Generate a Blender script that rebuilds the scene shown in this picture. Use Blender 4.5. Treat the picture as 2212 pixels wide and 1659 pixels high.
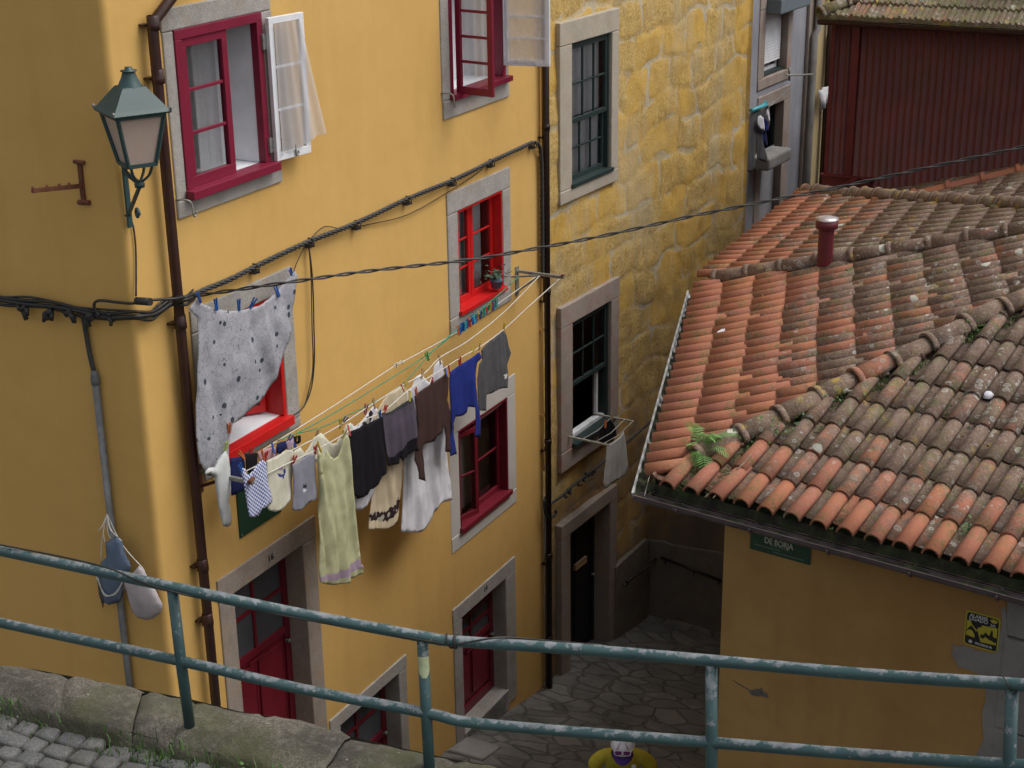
import bpy, bmesh, math, random
from mathutils import Vector, Matrix, noise, geometry
from math import radians, sin, cos, pi, tan, atan2, sqrt

random.seed(7)
for o in list(bpy.data.objects): bpy.data.objects.remove(o)
SC = bpy.context.scene
COL = SC.collection
CZ = 12.3                                   # height of the eye above the lowest part of the street
CAM = Vector((0, 0, CZ))
FPX = 3474.0                                # focal length for a picture 2212 units wide
RM = Matrix(((0.8854566, -0.1532602, 0.43872305),
             (0.46452117, 0.31964349, -0.82586205),
             (-0.01366318, 0.93506115, 0.35422304)))

# ---------------------------------------------------------------- camera, sky, sun, exposure
cd = bpy.data.cameras.new('camera'); cam = bpy.data.objects.new('camera', cd); COL.objects.link(cam)
cam.matrix_world = Matrix.Translation(CAM) @ RM.to_4x4()
cd.sensor_width = 36; cd.lens = FPX / 2212 * 36; cd.clip_start = .1; cd.clip_end = 800
SC.camera = cam
SUN_EL, SUN_AZ = radians(58), radians(62)  # azimuth clockwise from +Y: from the right and a little from behind the houses
W = bpy.data.worlds.new('World'); SC.world = W; W.use_nodes = True
nt = W.node_tree; nt.nodes.clear()
sk = nt.nodes.new('ShaderNodeTexSky'); sk.sky_type = 'NISHITA'; sk.sun_disc = False
sk.sun_elevation = SUN_EL; sk.sun_rotation = SUN_AZ; sk.air_density = 1.0; sk.dust_density = 5.0; sk.ozone_density = 1.0
hs = nt.nodes.new('ShaderNodeHueSaturation'); hs.inputs['Saturation'].default_value = 0.2
bg = nt.nodes.new('ShaderNodeBackground'); bg.inputs[1].default_value = 0.135
wo = nt.nodes.new('ShaderNodeOutputWorld')
nt.links.new(sk.outputs[0], hs.inputs['Color']); nt.links.new(hs.outputs[0], bg.inputs[0]); nt.links.new(bg.outputs[0], wo.inputs[0])
sl = bpy.data.lights.new('sun', 'SUN'); sl.energy = 0.75; sl.angle = radians(35); sl.color = (1, .95, .88)
so = bpy.data.objects.new('sun', sl); COL.objects.link(so)
sd = Vector((sin(SUN_AZ) * cos(SUN_EL), cos(SUN_AZ) * cos(SUN_EL), sin(SUN_EL)))
so.rotation_euler = sd.to_track_quat('Z', 'Y').to_euler(); so.location = (0, 0, 30)
SC.view_settings.view_transform = 'Standard'; SC.view_settings.look = 'None'
SC.view_settings.exposure = 0.42; SC.view_settings.gamma = 1

# ---------------------------------------------------------------- measuring helpers
def ray(px, py):
    return (RM @ Vector((px - 1106, 829.5 - py, -FPX))).normalized()
def hit(px, py, p, n):
    r = ray(px, py); n = Vector(n); return CAM + r * (n.dot(Vector(p) - CAM) / n.dot(r))
def far(px, py, d): return CAM + ray(px, py) * d
def atz(px, py, z): return hit(px, py, (0, 0, z), (0, 0, 1))
AZ0 = radians(-27.9786)
def azd(deg):
    a = AZ0 + radians(deg); return Vector((sin(a), cos(a), 0))
def q1(x, y): return (.329 * x, .329 * y)
def q2(x, y): return (727.7 + .329 * x, .329 * y)
def q4(x, y): return (.329 * x, 545.7 + .329 * y)
def q5(x, y): return (727.7 + .329 * x, 545.7 + .329 * y)
def l1(x, y): return (.342 * x, 1091.5 + .342 * y)
def l2(x, y): return (727.7 + .342 * x, 1091.5 + .342 * y)
def l3(x, y): return (1455.4 + .342 * x, 1091.5 + .342 * y)
def z4(x, y): return (424.5 + .2193 * x, 849 + .2193 * y)
def z5(x, y): return (606.4 + .2741 * x, 667 + .2741 * y)

class Fac:
    """a vertical wall plane: s runs along it, z is height, o is how far out of it"""
    def __init__(s, o, d, n=None):
        s.O = Vector((o[0], o[1], 0)); s.d = Vector((d[0], d[1], 0)).normalized()
        s.n = Vector(n) if n else s.d.cross(Vector((0, 0, 1)))
    def fp(s, a, z, o=0): 
        p = s.O + s.d * a + s.n * o; return Vector((p.x, p.y, z))
    def uv(s, p, o=0):
        h = hit(p[0], p[1], s.O + s.n * o, s.n); return ((h - s.O).dot(s.d), h.z)
    def rect(s, p, q, o=0):
        a, b = s.uv(p, o), s.uv(q, o)
        return (min(a[0], b[0]), max(a[0], b[0]), min(a[1], b[1]), max(a[1], b[1]))
    def turned(s, a, o, deg):
        """a plane hinged at s=a, offset o, turned outwards by deg"""
        t = radians(deg); p = s.fp(a, 0, o)
        return Fac(p, s.d * cos(t) + s.n * sin(t))

# ---------------------------------------------------------------- mesh helpers
class MB:
    def __init__(s): s.v = []; s.f = []; s.m = []; s.sm = []; s.at = []
    def add(s, vs, fs, mi=0, smooth=False, at=None):
        b = len(s.v); s.v += [Vector(v) for v in vs]
        for f in fs: s.f.append([b + i for i in f]); s.m.append(mi); s.sm.append(smooth); s.at.append(at)
    def box(s, F, a0, a1, z0, z1, o0, o1, mi=0):
        P = [F.fp(a, z, o) for o in (o0, o1) for z in (z0, z1) for a in (a0, a1)]
        s.add(P, [(0, 1, 3, 2), (4, 6, 7, 5), (0, 2, 6, 4), (1, 5, 7, 3), (2, 3, 7, 6), (0, 4, 5, 1)], mi)
    def wbox(s, c, sz, mi=0, M=None):
        P = [Vector(((x - .5) * sz[0], (y - .5) * sz[1], (z - .5) * sz[2])) for x in (0, 1) for y in (0, 1) for z in (0, 1)]
        if M: P = [M @ p for p in P]
        s.add([p + Vector(c) for p in P], [(0, 1, 3, 2), (4, 6, 7, 5), (0, 4, 5, 1), (2, 3, 7, 6), (0, 2, 6, 4), (1, 5, 7, 3)], mi)
    def ring(s, F, A, B, o0, o1, mi=0):
        a0, a1, z0, z1 = A; b0, b1, y0, y1 = B
        s.box(F, a0, a1, y1, z1, o0, o1, mi); s.box(F, a0, a1, z0, y0, o0, o1, mi) if y0 > z0 + 1e-4 else None
        s.box(F, a0, b0, y0, y1, o0, o1, mi); s.box(F, b1, a1, y0, y1, o0, o1, mi)
    def beam(s, p, q, w, h, mi=0, up=(0, 0, 1)):
        p, q = Vector(p), Vector(q); t = (q - p).normalized(); u = Vector(up)
        x = t.cross(u).normalized() * w / 2; y = x.cross(t).normalized() * h / 2
        P = [a + dx * x + dy * y for a in (p, q) for dx, dy in ((-1, -1), (1, -1), (1, 1), (-1, 1))]
        s.add(P, [(3, 2, 1, 0), (4, 5, 6, 7), (0, 1, 5, 4), (1, 2, 6, 5), (2, 3, 7, 6), (3, 0, 4, 7)], mi)
    def tube(s, pts, r, n=8, mi=0, cap=True, smooth=True):
        pts = [Vector(p) for p in pts]; rs = r if isinstance(r, (list, tuple)) else [r] * len(pts)
        b = len(s.v); prev = None
        for i, p in enumerate(pts):
            t = (pts[min(i + 1, len(pts) - 1)] - pts[max(i - 1, 0)]).normalized()
            if prev is None: x = t.orthogonal().normalized()
            else:
                x = prev - t * prev.dot(t)
                x = x.normalized() if x.length > 1e-6 else t.orthogonal().normalized()
            prev = x; y = t.cross(x)
            for k in range(n):
                a = 2 * pi * k / n; s.v.append(p + (x * cos(a) + y * sin(a)) * rs[i])
        for i in range(len(pts) - 1):
            for k in range(n):
                k2 = (k + 1) % n
                s.f.append([b + i * n + k, b + i * n + k2, b + (i + 1) * n + k2, b + (i + 1) * n + k]); s.m.append(mi); s.sm.append(smooth); s.at.append(None)
        if cap:
            e = b + (len(pts) - 1) * n
            s.f.append([b + k for k in range(n)][::-1]); s.f.append([e + k for k in range(n)])
            s.m += [mi, mi]; s.sm += [False, False]; s.at += [None, None]
    def prism(s, F, poly, o0, o1, mi=0):
        """poly in wall coordinates, extruded from o0 to o1"""
        n = len(poly); P = [F.fp(a, z, o0) for a, z in poly] + [F.fp(a, z, o1) for a, z in poly]
        s.add(P, [list(range(n))[::-1], list(range(n, 2 * n))] + [(i, (i + 1) % n, n + (i + 1) % n, n + i) for i in range(n)], mi)
    def lathe(s, c, prof, n=16, mi=0, smooth=True, ax=None):
        c = Vector(c); b = len(s.v)
        for r, z in prof:
            for k in range(n):
                a = 2 * pi * k / n; s.v.append(c + Vector((r * cos(a), r * sin(a), z)))
        for i in range(len(prof) - 1):
            for k in range(n):
                k2 = (k + 1) % n
                s.f.append([b + i * n + k, b + i * n + k2, b + (i + 1) * n + k2, b + (i + 1) * n + k]); s.m.append(mi); s.sm.append(smooth); s.at.append(None)
    def build(s, name, mats, parent=None, bevel=0, rec=False, at_name='rnd'):
        """links everything gathered as ONE mesh object, its origin at the parent's base"""
        if not s.v: s.v = [Vector((0, 0, 0))]
        if parent is not None: base = parent_loc(parent)
        else:
            xs = [v.x for v in s.v]; ys = [v.y for v in s.v]
            base = Vector(((min(xs) + max(xs)) / 2, (min(ys) + max(ys)) / 2, min(v.z for v in s.v)))
        me = bpy.data.meshes.new(name); me.from_pydata([v - base for v in s.v], [], s.f)
        mats = mats if isinstance(mats, (list, tuple)) else [mats]
        for m in mats: me.materials.append(m)
        me.polygons.foreach_set('material_index', s.m); me.polygons.foreach_set('use_smooth', s.sm)
        if any(a is not None for a in s.at):
            at = me.attributes.new(at_name, 'FLOAT', 'FACE'); at.data.foreach_set('value', [a or 0.0 for a in s.at])
        if rec or True:
            bm = bmesh.new(); bm.from_mesh(me); bmesh.ops.recalc_face_normals(bm, faces=bm.faces)
            bm.to_mesh(me); bm.free()
        me.update()
        o = bpy.data.objects.new(name, me); COL.objects.link(o)
        if parent is not None: o.parent = parent
        else: o.location = base
        if bevel:
            md = o.modifiers.new('bevel', 'BEVEL'); md.width = bevel; md.segments = 2; md.limit_method = 'ANGLE'; md.angle_limit = radians(40)
        return o
def parent_loc(o):
    p = Vector(o.location)
    while o.parent is not None: o = o.parent; p = p + Vector(o.location)
    return p
def tag(o, label=None, cat=None, group=None, kind=None):
    if label: o['label'] = label
    if cat: o['category'] = cat
    if group: o['group'] = group
    if kind: o['kind'] = kind
    return o
def thing(name, label, cat, loc, group=None):
    o = bpy.data.objects.new(name, None); COL.objects.link(o); o.location = loc; o.empty_display_size = .2
    return tag(o, label, cat, group)
def copy_tree(o, parent=None):
    c = o.copy(); COL.objects.link(c); c.parent = parent
    for k in [x for x in bpy.data.objects if x.parent == o]: copy_tree(k, c)
    return c
def lerp(a, b, t): return a + (b - a) * t
def smooth_path(P, n=6):
    """Catmull-Rom through the points"""
    P = [Vector(p) for p in P]; out = []
    for i in range(len(P) - 1):
        p0, p1, p2, p3 = P[max(i - 1, 0)], P[i], P[i + 1], P[min(i + 2, len(P) - 1)]
        for k in range(n):
            t = k / n
            out.append(.5 * ((2 * p1) + (p2 - p0) * t + (2 * p0 - 5 * p1 + 4 * p2 - p3) * t * t + (3 * p1 - p0 - 3 * p2 + p3) * t ** 3))
    out.append(P[-1]); return out

# ---------------------------------------------------------------- materials
class NT:
    def __init__(s, name):
        s.m = bpy.data.materials.new(name); s.m.use_nodes = True; s.t = s.m.node_tree; s.t.nodes.clear()
        s.out = s.N('ShaderNodeOutputMaterial'); s.b = s.N('ShaderNodeBsdfPrincipled')
        s.L(s.b.outputs[0], s.out.inputs[0]); s.tc = s.N('ShaderNodeTexCoord').outputs['Object']
    def N(s, k, **kw):
        n = s.t.nodes.new(k)
        for a, b in kw.items(): setattr(n, a, b)
        return n
    def L(s, a, b): s.t.links.new(a, b)
    def noise(s, sc, det=4, rough=.55, vec=None, dist=0):
        n = s.N('ShaderNodeTexNoise'); n.inputs['Scale'].default_value = sc; n.inputs['Detail'].default_value = det
        n.inputs['Roughness'].default_value = rough; n.inputs['Distortion'].default_value = dist
        s.L(vec or s.tc, n.inputs['Vector']); return n.outputs['Fac']
    def noisec(s, sc, det=2, vec=None):
        n = s.N('ShaderNodeTexNoise'); n.inputs['Scale'].default_value = sc; n.inputs['Detail'].default_value = det
        s.L(vec or s.tc, n.inputs['Vector']); return n.outputs['Color']
    def voro(s, sc, feat='F1', vec=None, out='Distance', rnd=1):
        n = s.N('ShaderNodeTexVoronoi', feature=feat); n.inputs['Scale'].default_value = sc; n.inputs['Randomness'].default_value = rnd
        s.L(vec or s.tc, n.inputs['Vector']); return n.outputs[out]
    def ramp(s, fac, stops, interp='LINEAR'):
        r = s.N('ShaderNodeValToRGB'); r.color_ramp.interpolation = interp; e = r.color_ramp.elements
        while len(e) < len(stops): e.new(.5)
        for i, (p, c) in enumerate(stops):
            e[i].position = p; e[i].color = (c, c, c, 1) if not isinstance(c, (tuple, list)) else (*c[:3], 1)
        s.L(fac, r.inputs[0]); return r.outputs[0]
    def mix(s, f, a, b, mode='MIX'):
        n = s.N('ShaderNodeMix', data_type='RGBA', blend_type=mode)
        for i, v in ((0, f), (6, a), (7, b)):
            if isinstance(v, (int, float)): n.inputs[i].default_value = v
            elif isinstance(v, (tuple, list)): n.inputs[i].default_value = (*v[:3], 1)
            else: s.L(v, n.inputs[i])
        return n.outputs[2]
    def math(s, op, a, b=0.0, c=None):
        n = s.N('ShaderNodeMath', operation=op)
        for i, v in enumerate((a, b, c)):
            if v is None: continue
            if isinstance(v, (int, float)): n.inputs[i].default_value = v
            else: s.L(v, n.inputs[i])
        return n.outputs[0]
    def vadd(s, a, b, sc=1.0):
        m = s.N('ShaderNodeVectorMath', operation='SCALE'); s.L(b, m.inputs[0]); m.inputs['Scale'].default_value = sc
        n = s.N('ShaderNodeVectorMath', operation='ADD'); s.L(a, n.inputs[0]); s.L(m.outputs[0], n.inputs[1]); return n.outputs[0]
    def mapped(s, scale=(1, 1, 1), rot=(0, 0, 0), loc=(0, 0, 0)):
        m = s.N('ShaderNodeMapping'); m.inputs['Scale'].default_value = scale; m.inputs['Rotation'].default_value = rot; m.inputs['Location'].default_value = loc
        s.L(s.tc, m.inputs[0]); return m.outputs[0]
    def bump(s, h, strength=.3, dist=.01, prev=None):
        n = s.N('ShaderNodeBump'); n.inputs['Strength'].default_value = strength; n.inputs['Distance'].default_value = dist
        s.L(h, n.inputs['Height'])
        if prev: s.L(prev, n.inputs['Normal'])
        return n.outputs[0]
    def fin(s, col, rough=.8, bump=None, spec=None, metal=0):
        if isinstance(col, (tuple, list)): s.b.inputs['Base Color'].default_value = (*col[:3], 1)
        else: s.L(col, s.b.inputs['Base Color'])
        if isinstance(rough, (int, float)): s.b.inputs['Roughness'].default_value = rough
        else: s.L(rough, s.b.inputs['Roughness'])
        if bump is not None: s.L(bump, s.b.inputs['Normal'])
        if spec is not None: s.b.inputs['Specular IOR Level'].default_value = spec
        s.b.inputs['Metallic'].default_value = metal
        return s.m
def simple(name, col, var=.12, sc=6, rough=.75, bmp=.15, bsc=60, bd=.003, spec=None, metal=0):
    t = NT(name); n = t.noise(sc, 5, .6); lo = tuple(c * (1 - var) for c in col); hi = tuple(min(1, c * (1 + var)) for c in col)
    c = t.ramp(n, [(.3, lo), (.7, hi)])
    return t.fin(c, rough, t.bump(t.noise(bsc, 3), bmp, bd), spec, metal)

def mk_plaster(name, base, dark, stains=.5, drip=True):
    t = NT(name)
    big = t.noise(.7, 4, .55); mid = t.noise(3.2, 5, .6); st = t.noise(1.0, 5, .6, t.mapped((2.2, 2.2, .35)))
    c = t.mix(t.math('MULTIPLY', t.ramp(big, [(.35, 0), (.75, 1)]), stains), base, dark)
    c = t.mix(t.math('MULTIPLY', t.ramp(mid, [(.45, 0), (.8, 1)]), stains * .45), c, tuple(x * .82 for x in dark))
    if drip: c = t.mix(t.math('MULTIPLY', t.ramp(st, [(.5, 0), (.72, 1)]), stains * .5), c, tuple(x * .75 for x in dark))
    sp = t.voro(2.3, out='Distance'); c = t.mix(t.math('MULTIPLY', t.ramp(sp, [(.0, 1), (.018, 0)]), .6), c, (.25, .2, .14))
    b = t.bump(t.noise(1.7, 3), .5, .03); b = t.bump(t.noise(90, 3, .6), .22, .004, b)
    return t.fin(c, .88, b)
M_YEL = mk_plaster('yellow_plaster', (.61, .376, .112), (.54, .31, .08), .4)
M_OCH = mk_plaster('ochre_plaster', (.40, .245, .085), (.30, .155, .045), 1.1)
M_OCHD = mk_plaster('weathered_ochre_plaster', (.30, .17, .05), (.15, .12, .09), 1.8)
M_CREAM = mk_plaster('cream_plaster', (.50, .37, .17), (.40, .33, .2), .9)

def mk_granite(name, base=(.36, .335, .31), dark=(.2, .185, .17), warm=(.34, .25, .16), warmth=.25):
    t = NT(name); v = t.voro(95); n = t.noise(130, 2, .7); big = t.noise(3, 5, .65)
    c = t.ramp(n, [(.3, dark), (.5, base), (.75, tuple(min(1, x * 1.35) for x in base))])
    c = t.mix(t.math('MULTIPLY', t.ramp(big, [(.45, 0), (.7, 1)]), .45), c, dark)
    c = t.mix(t.math('MULTIPLY', t.ramp(t.noise(5.3, 4), [(.5, 0), (.75, 1)]), warmth), c, warm)
    c = t.mix(t.math('MULTIPLY', t.ramp(v, [(0, 1), (.12, 0)]), .55), c, (.05, .045, .04))
    b = t.bump(t.noise(14, 4), .35, .012); b = t.bump(t.noise(120, 3, .7), .4, .004, b)
    return t.fin(c, .86, b)
M_GRAN = mk_granite('granite', (.35, .33, .305), (.15, .135, .12), (.33, .25, .16), .4); M_GRAN2 = mk_granite('weathered_granite', (.30, .25, .21), (.15, .12, .1), (.33, .2, .1), .5)
M_GRAN3 = mk_granite('pinkish_granite', (.31, .26, .225), (.18, .145, .12), (.33, .12, .10), .5)
M_GRANB = mk_granite('beige_granite', (.40, .355, .29), (.26, .22, .17), (.36, .26, .14), .35)
M_SURP = simple('painted_grey_surround', (.47, .44, .41), .06, 3, .85, .4, 60, .006)
M_CEM = simple('grey_cement', (.22, .21, .2), .25, 2.5, .9, .6, 40, .008)

def mk_rubble():
    """big roughly squared stones under a worn ochre wash; 'rnd' carries where the joints run (built into the wall too)"""
    t = NT('ochre_rubble_masonry')
    J = t.N('ShaderNodeAttribute', attribute_name='joint').outputs['Fac']; B = t.N('ShaderNodeAttribute', attribute_name='bare').outputs['Fac']
    zs = t.N('ShaderNodeSeparateXYZ'); t.L(t.tc, zs.inputs[0]); fine = t.noise(26, 5, .85); mid = t.noise(7, 6, .7)
    och = t.ramp(t.noise(2.6, 6, .62), [(.25, (.46, .26, .05)), (.45, (.62, .38, .075)), (.62, (.62, .40, .11)), (.8, (.56, .41, .18))])
    bare = t.ramp(t.math('ADD', t.math('MULTIPLY', fine, .7), t.math('MULTIPLY', mid, .3)), [(.36, (.20, .12, .04)), (.46, (.48, .31, .09)), (.56, (.60, .42, .15)), (.68, (.80, .66, .42))])
    bm_ = t.ramp(t.math('ADD', t.math('MULTIPLY', B, .6), t.math('MULTIPLY', t.noise(2.1, 6, .72), .7)), [(.50, 0), (.72, 1)])
    c = t.mix(t.math('MULTIPLY', bm_, .9), och, bare)
    jn = t.math('ADD', J, t.math('ADD', t.math('MULTIPLY', t.math('SUBTRACT', t.noise(9, 5, .7), .5), .6), t.math('MULTIPLY', t.math('SUBTRACT', t.noise(1.9, 3), .5), 1.2)))
    jm = t.math('MULTIPLY', t.ramp(jn, [(.42, 0), (.62, 1)]), t.ramp(t.noise(1.5, 6, .68), [(.47, .0), (.58, .85)]))
    c = t.mix(jm, c, t.ramp(t.noise(4, 4), [(.3, (.50, .38, .20)), (.5, (.52, .46, .34)), (.7, (.46, .44, .39))]))
    smear = t.ramp(t.noise(.9, 5, .65, t.mapped((1.6, 1.6, .6), (0, 0, 0), (3, 1, 5))), [(.53, 0), (.66, .75)]); c = t.mix(t.math('MULTIPLY', smear, .6), c, (.46, .40, .28))
    pits = t.ramp(t.voro(30), [(.0, 1), (.2, 0)]); pm = t.math('MULTIPLY', pits, t.math('MULTIPLY', bm_, .85)); c = t.mix(pm, c, (.12, .075, .03))
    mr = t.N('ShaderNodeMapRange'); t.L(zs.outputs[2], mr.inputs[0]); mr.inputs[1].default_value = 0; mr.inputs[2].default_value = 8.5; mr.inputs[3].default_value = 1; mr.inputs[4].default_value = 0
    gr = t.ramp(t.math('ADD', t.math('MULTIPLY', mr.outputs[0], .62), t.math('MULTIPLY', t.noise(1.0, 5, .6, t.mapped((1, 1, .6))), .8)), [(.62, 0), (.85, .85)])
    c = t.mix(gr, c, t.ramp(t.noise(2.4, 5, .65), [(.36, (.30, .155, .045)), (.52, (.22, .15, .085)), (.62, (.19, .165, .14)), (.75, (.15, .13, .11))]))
    b = t.bump(t.noise(4, 6, .65), .5, .05); b = t.bump(jm, .25, .02, b); b = t.bump(fine, .8, .02, b)
    return t.fin(c, .95, b)
M_RUB = mk_rubble()

def mk_tile(name, agebias=0.0, green=.5, ylw=.5, lich=.5, gthr=.52):
    """clay tiles; 'rnd' is each tile's own shade, 'age' how long it has lain there"""
    t = NT(name)
    a = t.N('ShaderNodeAttribute', attribute_name='rnd').outputs['Fac']
    hue = t.math('FRACT', t.math('MULTIPLY', a, 7.31)); age = t.math('ADD', a, agebias)
    clay = t.ramp(hue, [(0, (.36, .125, .058)), (.35, (.33, .115, .06)), (.6, (.30, .105, .066)), (.85, (.37, .13, .06)), (1, (.38, .15, .065))])
    clay = t.mix(t.math('MULTIPLY', t.ramp(t.noise(11, 6, .7), [(.35, 0), (.65, 1)]), .5), clay, (.26, .10, .06))
    grime = t.ramp(t.noise(13, 6, .72), [(.3, (.06, .047, .036)), (.55, (.135, .10, .075)), (.75, (.20, .165, .13))])
    gm = t.math('ADD', t.math('MULTIPLY', t.math('ADD', t.noise(5, 6, .75), -.12), 1.28), t.math('MULTIPLY', t.math('SUBTRACT', age, .5), 1.0))
    c = t.mix(t.math('MULTIPLY', t.ramp(gm, [(.40, 0), (.62, 1)]), .85), clay, grime)
    # lichens: pale rings and blots, yellow crust, moss
    wob = t.vadd(t.tc, t.noisec(30, 2), .012)
    vd = t.voro(14, 'F1', wob); vc = t.voro(14, 'F1', wob, 'Color'); sp = t.N('ShaderNodeSeparateColor'); t.L(vc, sp.inputs[0])
    vr = t.math('MULTIPLY', sp.outputs[1], .42)
    ringm = t.math('LESS_THAN', t.math('ABSOLUTE', t.math('SUBTRACT', vd, vr)), .045)
    inm = t.math('MULTIPLY', t.math('LESS_THAN', vd, vr), .35)
    zone = t.ramp(t.noise(1.3, 3), [(.42, 0), (.6, 1)])
    has = t.math('MULTIPLY', t.math('GREATER_THAN', sp.outputs[0], lich), t.math('MULTIPLY', zone, t.ramp(age, [(.25, 0), (.6, 1)])))
    c = t.mix(t.math('MULTIPLY', t.math('MULTIPLY', t.math('MAXIMUM', ringm, inm), has), .95), c, (.40, .40, .36))
    bl = t.vadd(t.tc, t.noisec(14, 3), .05); v2 = t.voro(4.2, 'F1', bl); c2 = t.voro(4.2, 'F1', bl, 'Color'); s2 = t.N('ShaderNodeSeparateColor'); t.L(c2, s2.inputs[0])
    b1 = t.math('MULTIPLY', t.math('LESS_THAN', v2, .2), t.math('GREATER_THAN', s2.outputs[0], .83))
    c = t.mix(t.math('MULTIPLY', t.math('MULTIPLY', b1, t.ramp(age, [(.3, 0), (.55, 1)])), .85), c, (.50, .50, .43))
    y = t.math('MULTIPLY', t.ramp(t.noise(7.5, 5, .7), [(.56, 0), (.63, 1)]), t.ramp(t.noise(1.1, 2), [(.4, 0), (.62, 1)]))
    c = t.mix(t.math('MULTIPLY', t.math('MULTIPLY', y, t.ramp(age, [(.35, 0), (.8, 1)])), ylw), c, (.36, .24, .03))
    g = t.math('MULTIPLY', t.ramp(t.noise(4.5, 5, .7), [(gthr, 0), (gthr + .14, 1)]), t.ramp(t.noise(40, 2), [(.4, 0), (.6, 1)]))
    c = t.mix(t.math('MULTIPLY', g, green), c, (.09, .11, .025))
    c = t.mix(t.math('MULTIPLY', t.ramp(t.noise(55, 4, .8), [(.54, 0), (.64, 1)]), t.ramp(age, [(.2, .2), (.6, .75)])), c, (.31, .29, .25))
    c = t.mix(t.ramp(t.noise(75, 2), [(.66, 0), (.74, .7)]), c, (.05, .04, .035))
    b = t.bump(t.noise(16, 4, .6), .35, .008); b = t.bump(t.noise(120, 3, .7), .35, .003, b)
    return t.fin(c, .87, b)
M_TILE = mk_tile('clay_roof_tile', 0, .8, .6, .45, .50); M_TILE_O = mk_tile('mossy_roof_tile', .35, 1.0, 1.6, .5, .40); M_CAP = mk_tile('lichened_ridge_tile', .30, .45, 1.1, .05)
def mk_moss(name='moss', a=(.05, .075, .018), b=(.022, .02, .013)):
    t = NT(name); c = t.ramp(t.noise(9, 6, .7), [(.42, b), (.62, a)]); return t.fin(c, .95, t.bump(t.noise(50, 4, .8), .8, .02))
M_MOSS = mk_moss(); M_SOIL = mk_moss('damp_soil_in_the_gutter', (.035, .05, .014), (.018, .014, .01))

def mk_rail():
    t = NT('chipped_teal_paint'); g = t.N('ShaderNodeNewGeometry'); s = t.N('ShaderNodeSeparateXYZ'); t.L(g.outputs['Normal'], s.inputs[0])
    n = t.noise(16, 6, .72); n2 = t.noise(60, 4, .7); up = t.math('MULTIPLY', t.math('MAXIMUM', s.outputs[2], -.1), .21)
    w = t.ramp(t.math('ADD', t.math('ADD', t.math('MULTIPLY', n, .95), t.math('MULTIPLY', n2, .16)), up), [(.715, 0), (.745, 1)])
    paint = t.ramp(t.noise(5, 4), [(.3, (.026, .062, .066)), (.7, (.045, .095, .097))])
    base = t.ramp(t.noise(25, 4), [(.35, (.10, .125, .13)), (.65, (.21, .225, .24))])
    c = t.mix(w, paint, base)
    c = t.mix(t.math('MULTIPLY', t.ramp(t.noise(35, 4, .7), [(.66, 0), (.7, 1)]), .8), c, (.35, .33, .3))
    b = t.bump(w, -.5, .004); b = t.bump(t.noise(40, 4), .25, .003, b)
    return t.fin(c, t.ramp(w, [(0, .42), (1, .6)]), b)
M_RAIL = mk_rail()
def gloss(name, col, rough=.38, var=.08): 
    t = NT(name); c = t.ramp(t.noise(5, 4), [(.3, tuple(x * (1 - var) for x in col)), (.7, tuple(min(1, x * (1 + var)) for x in col))])
    return t.fin(c, rough, t.bump(t.noise(18, 3), .12, .003), .4)
M_CRIM = gloss('crimson_gloss_paint', (.19, .012, .035)); M_RED = gloss('bright_red_gloss_paint', (.52, .012, .012))
M_DRED = gloss('dark_red_gloss_paint', (.15, .010, .020)); M_DGREEN = gloss('dark_green_paint', (.02, .036, .034), .45)
M_WHITE = gloss('white_gloss_paint', (.72, .73, .76), .4); M_BROWN = gloss('dark_brown_pipe_paint', (.042, .018, .014), .33, .25)
M_RUST = simple('rusty_steel', (.13, .045, .022), .4, 25, .8, .4, 60, .003); M_GALV = simple('galvanised_steel', (.27, .27, .25), .3, 20, .5, .2, 50, .002, metal=.5)
M_PIPE = simple('grey_conduit', (.13, .135, .14), .3, 12, .6, .2, 50, .002); M_BLACK = simple('black_rubber_cable', (.018, .017, .016), .3, 20, .55, .3, 80, .003)
M_BLACKM = gloss('black_metal', (.012, .011, .012), .5); M_LAMP = gloss('dark_teal_lamp_enamel', (.028, .062, .064), .42)
M_DARK = simple('dark_room', (.02, .018, .017), .2, 3, .9, .1, 10, .002); M_WOODD = gloss('black_door_paint', (.010, .009, .010), .5)
M_ROPE = simple('white_cord', (.55, .53, .48), .15, 40, .9, .3, 200, .002); M_GROPE = simple('green_cord', (.03, .24, .13), .15, 40, .7, .3, 200, .002)
def mk_glass():
    t = NT('window_glass'); gl = t.N('ShaderNodeBsdfGlossy'); gl.inputs['Roughness'].default_value = .03; gl.inputs['Color'].default_value = (.9, .93, 1, 1)
    tr = t.N('ShaderNodeBsdfTransparent'); tr.inputs['Color'].default_value = (.78, .8, .8, 1); mx = t.N('ShaderNodeMixShader')
    fr = t.N('ShaderNodeFresnel'); fr.inputs['IOR'].default_value = 1.5
    t.L(t.math('ADD', t.math('MULTIPLY', fr.outputs[0], .9), .05), mx.inputs[0]); t.L(tr.outputs[0], mx.inputs[1]); t.L(gl.outputs[0], mx.inputs[2]); t.L(mx.outputs[0], t.out.inputs[0])
    return t.m
M_GLASS = mk_glass()
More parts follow.
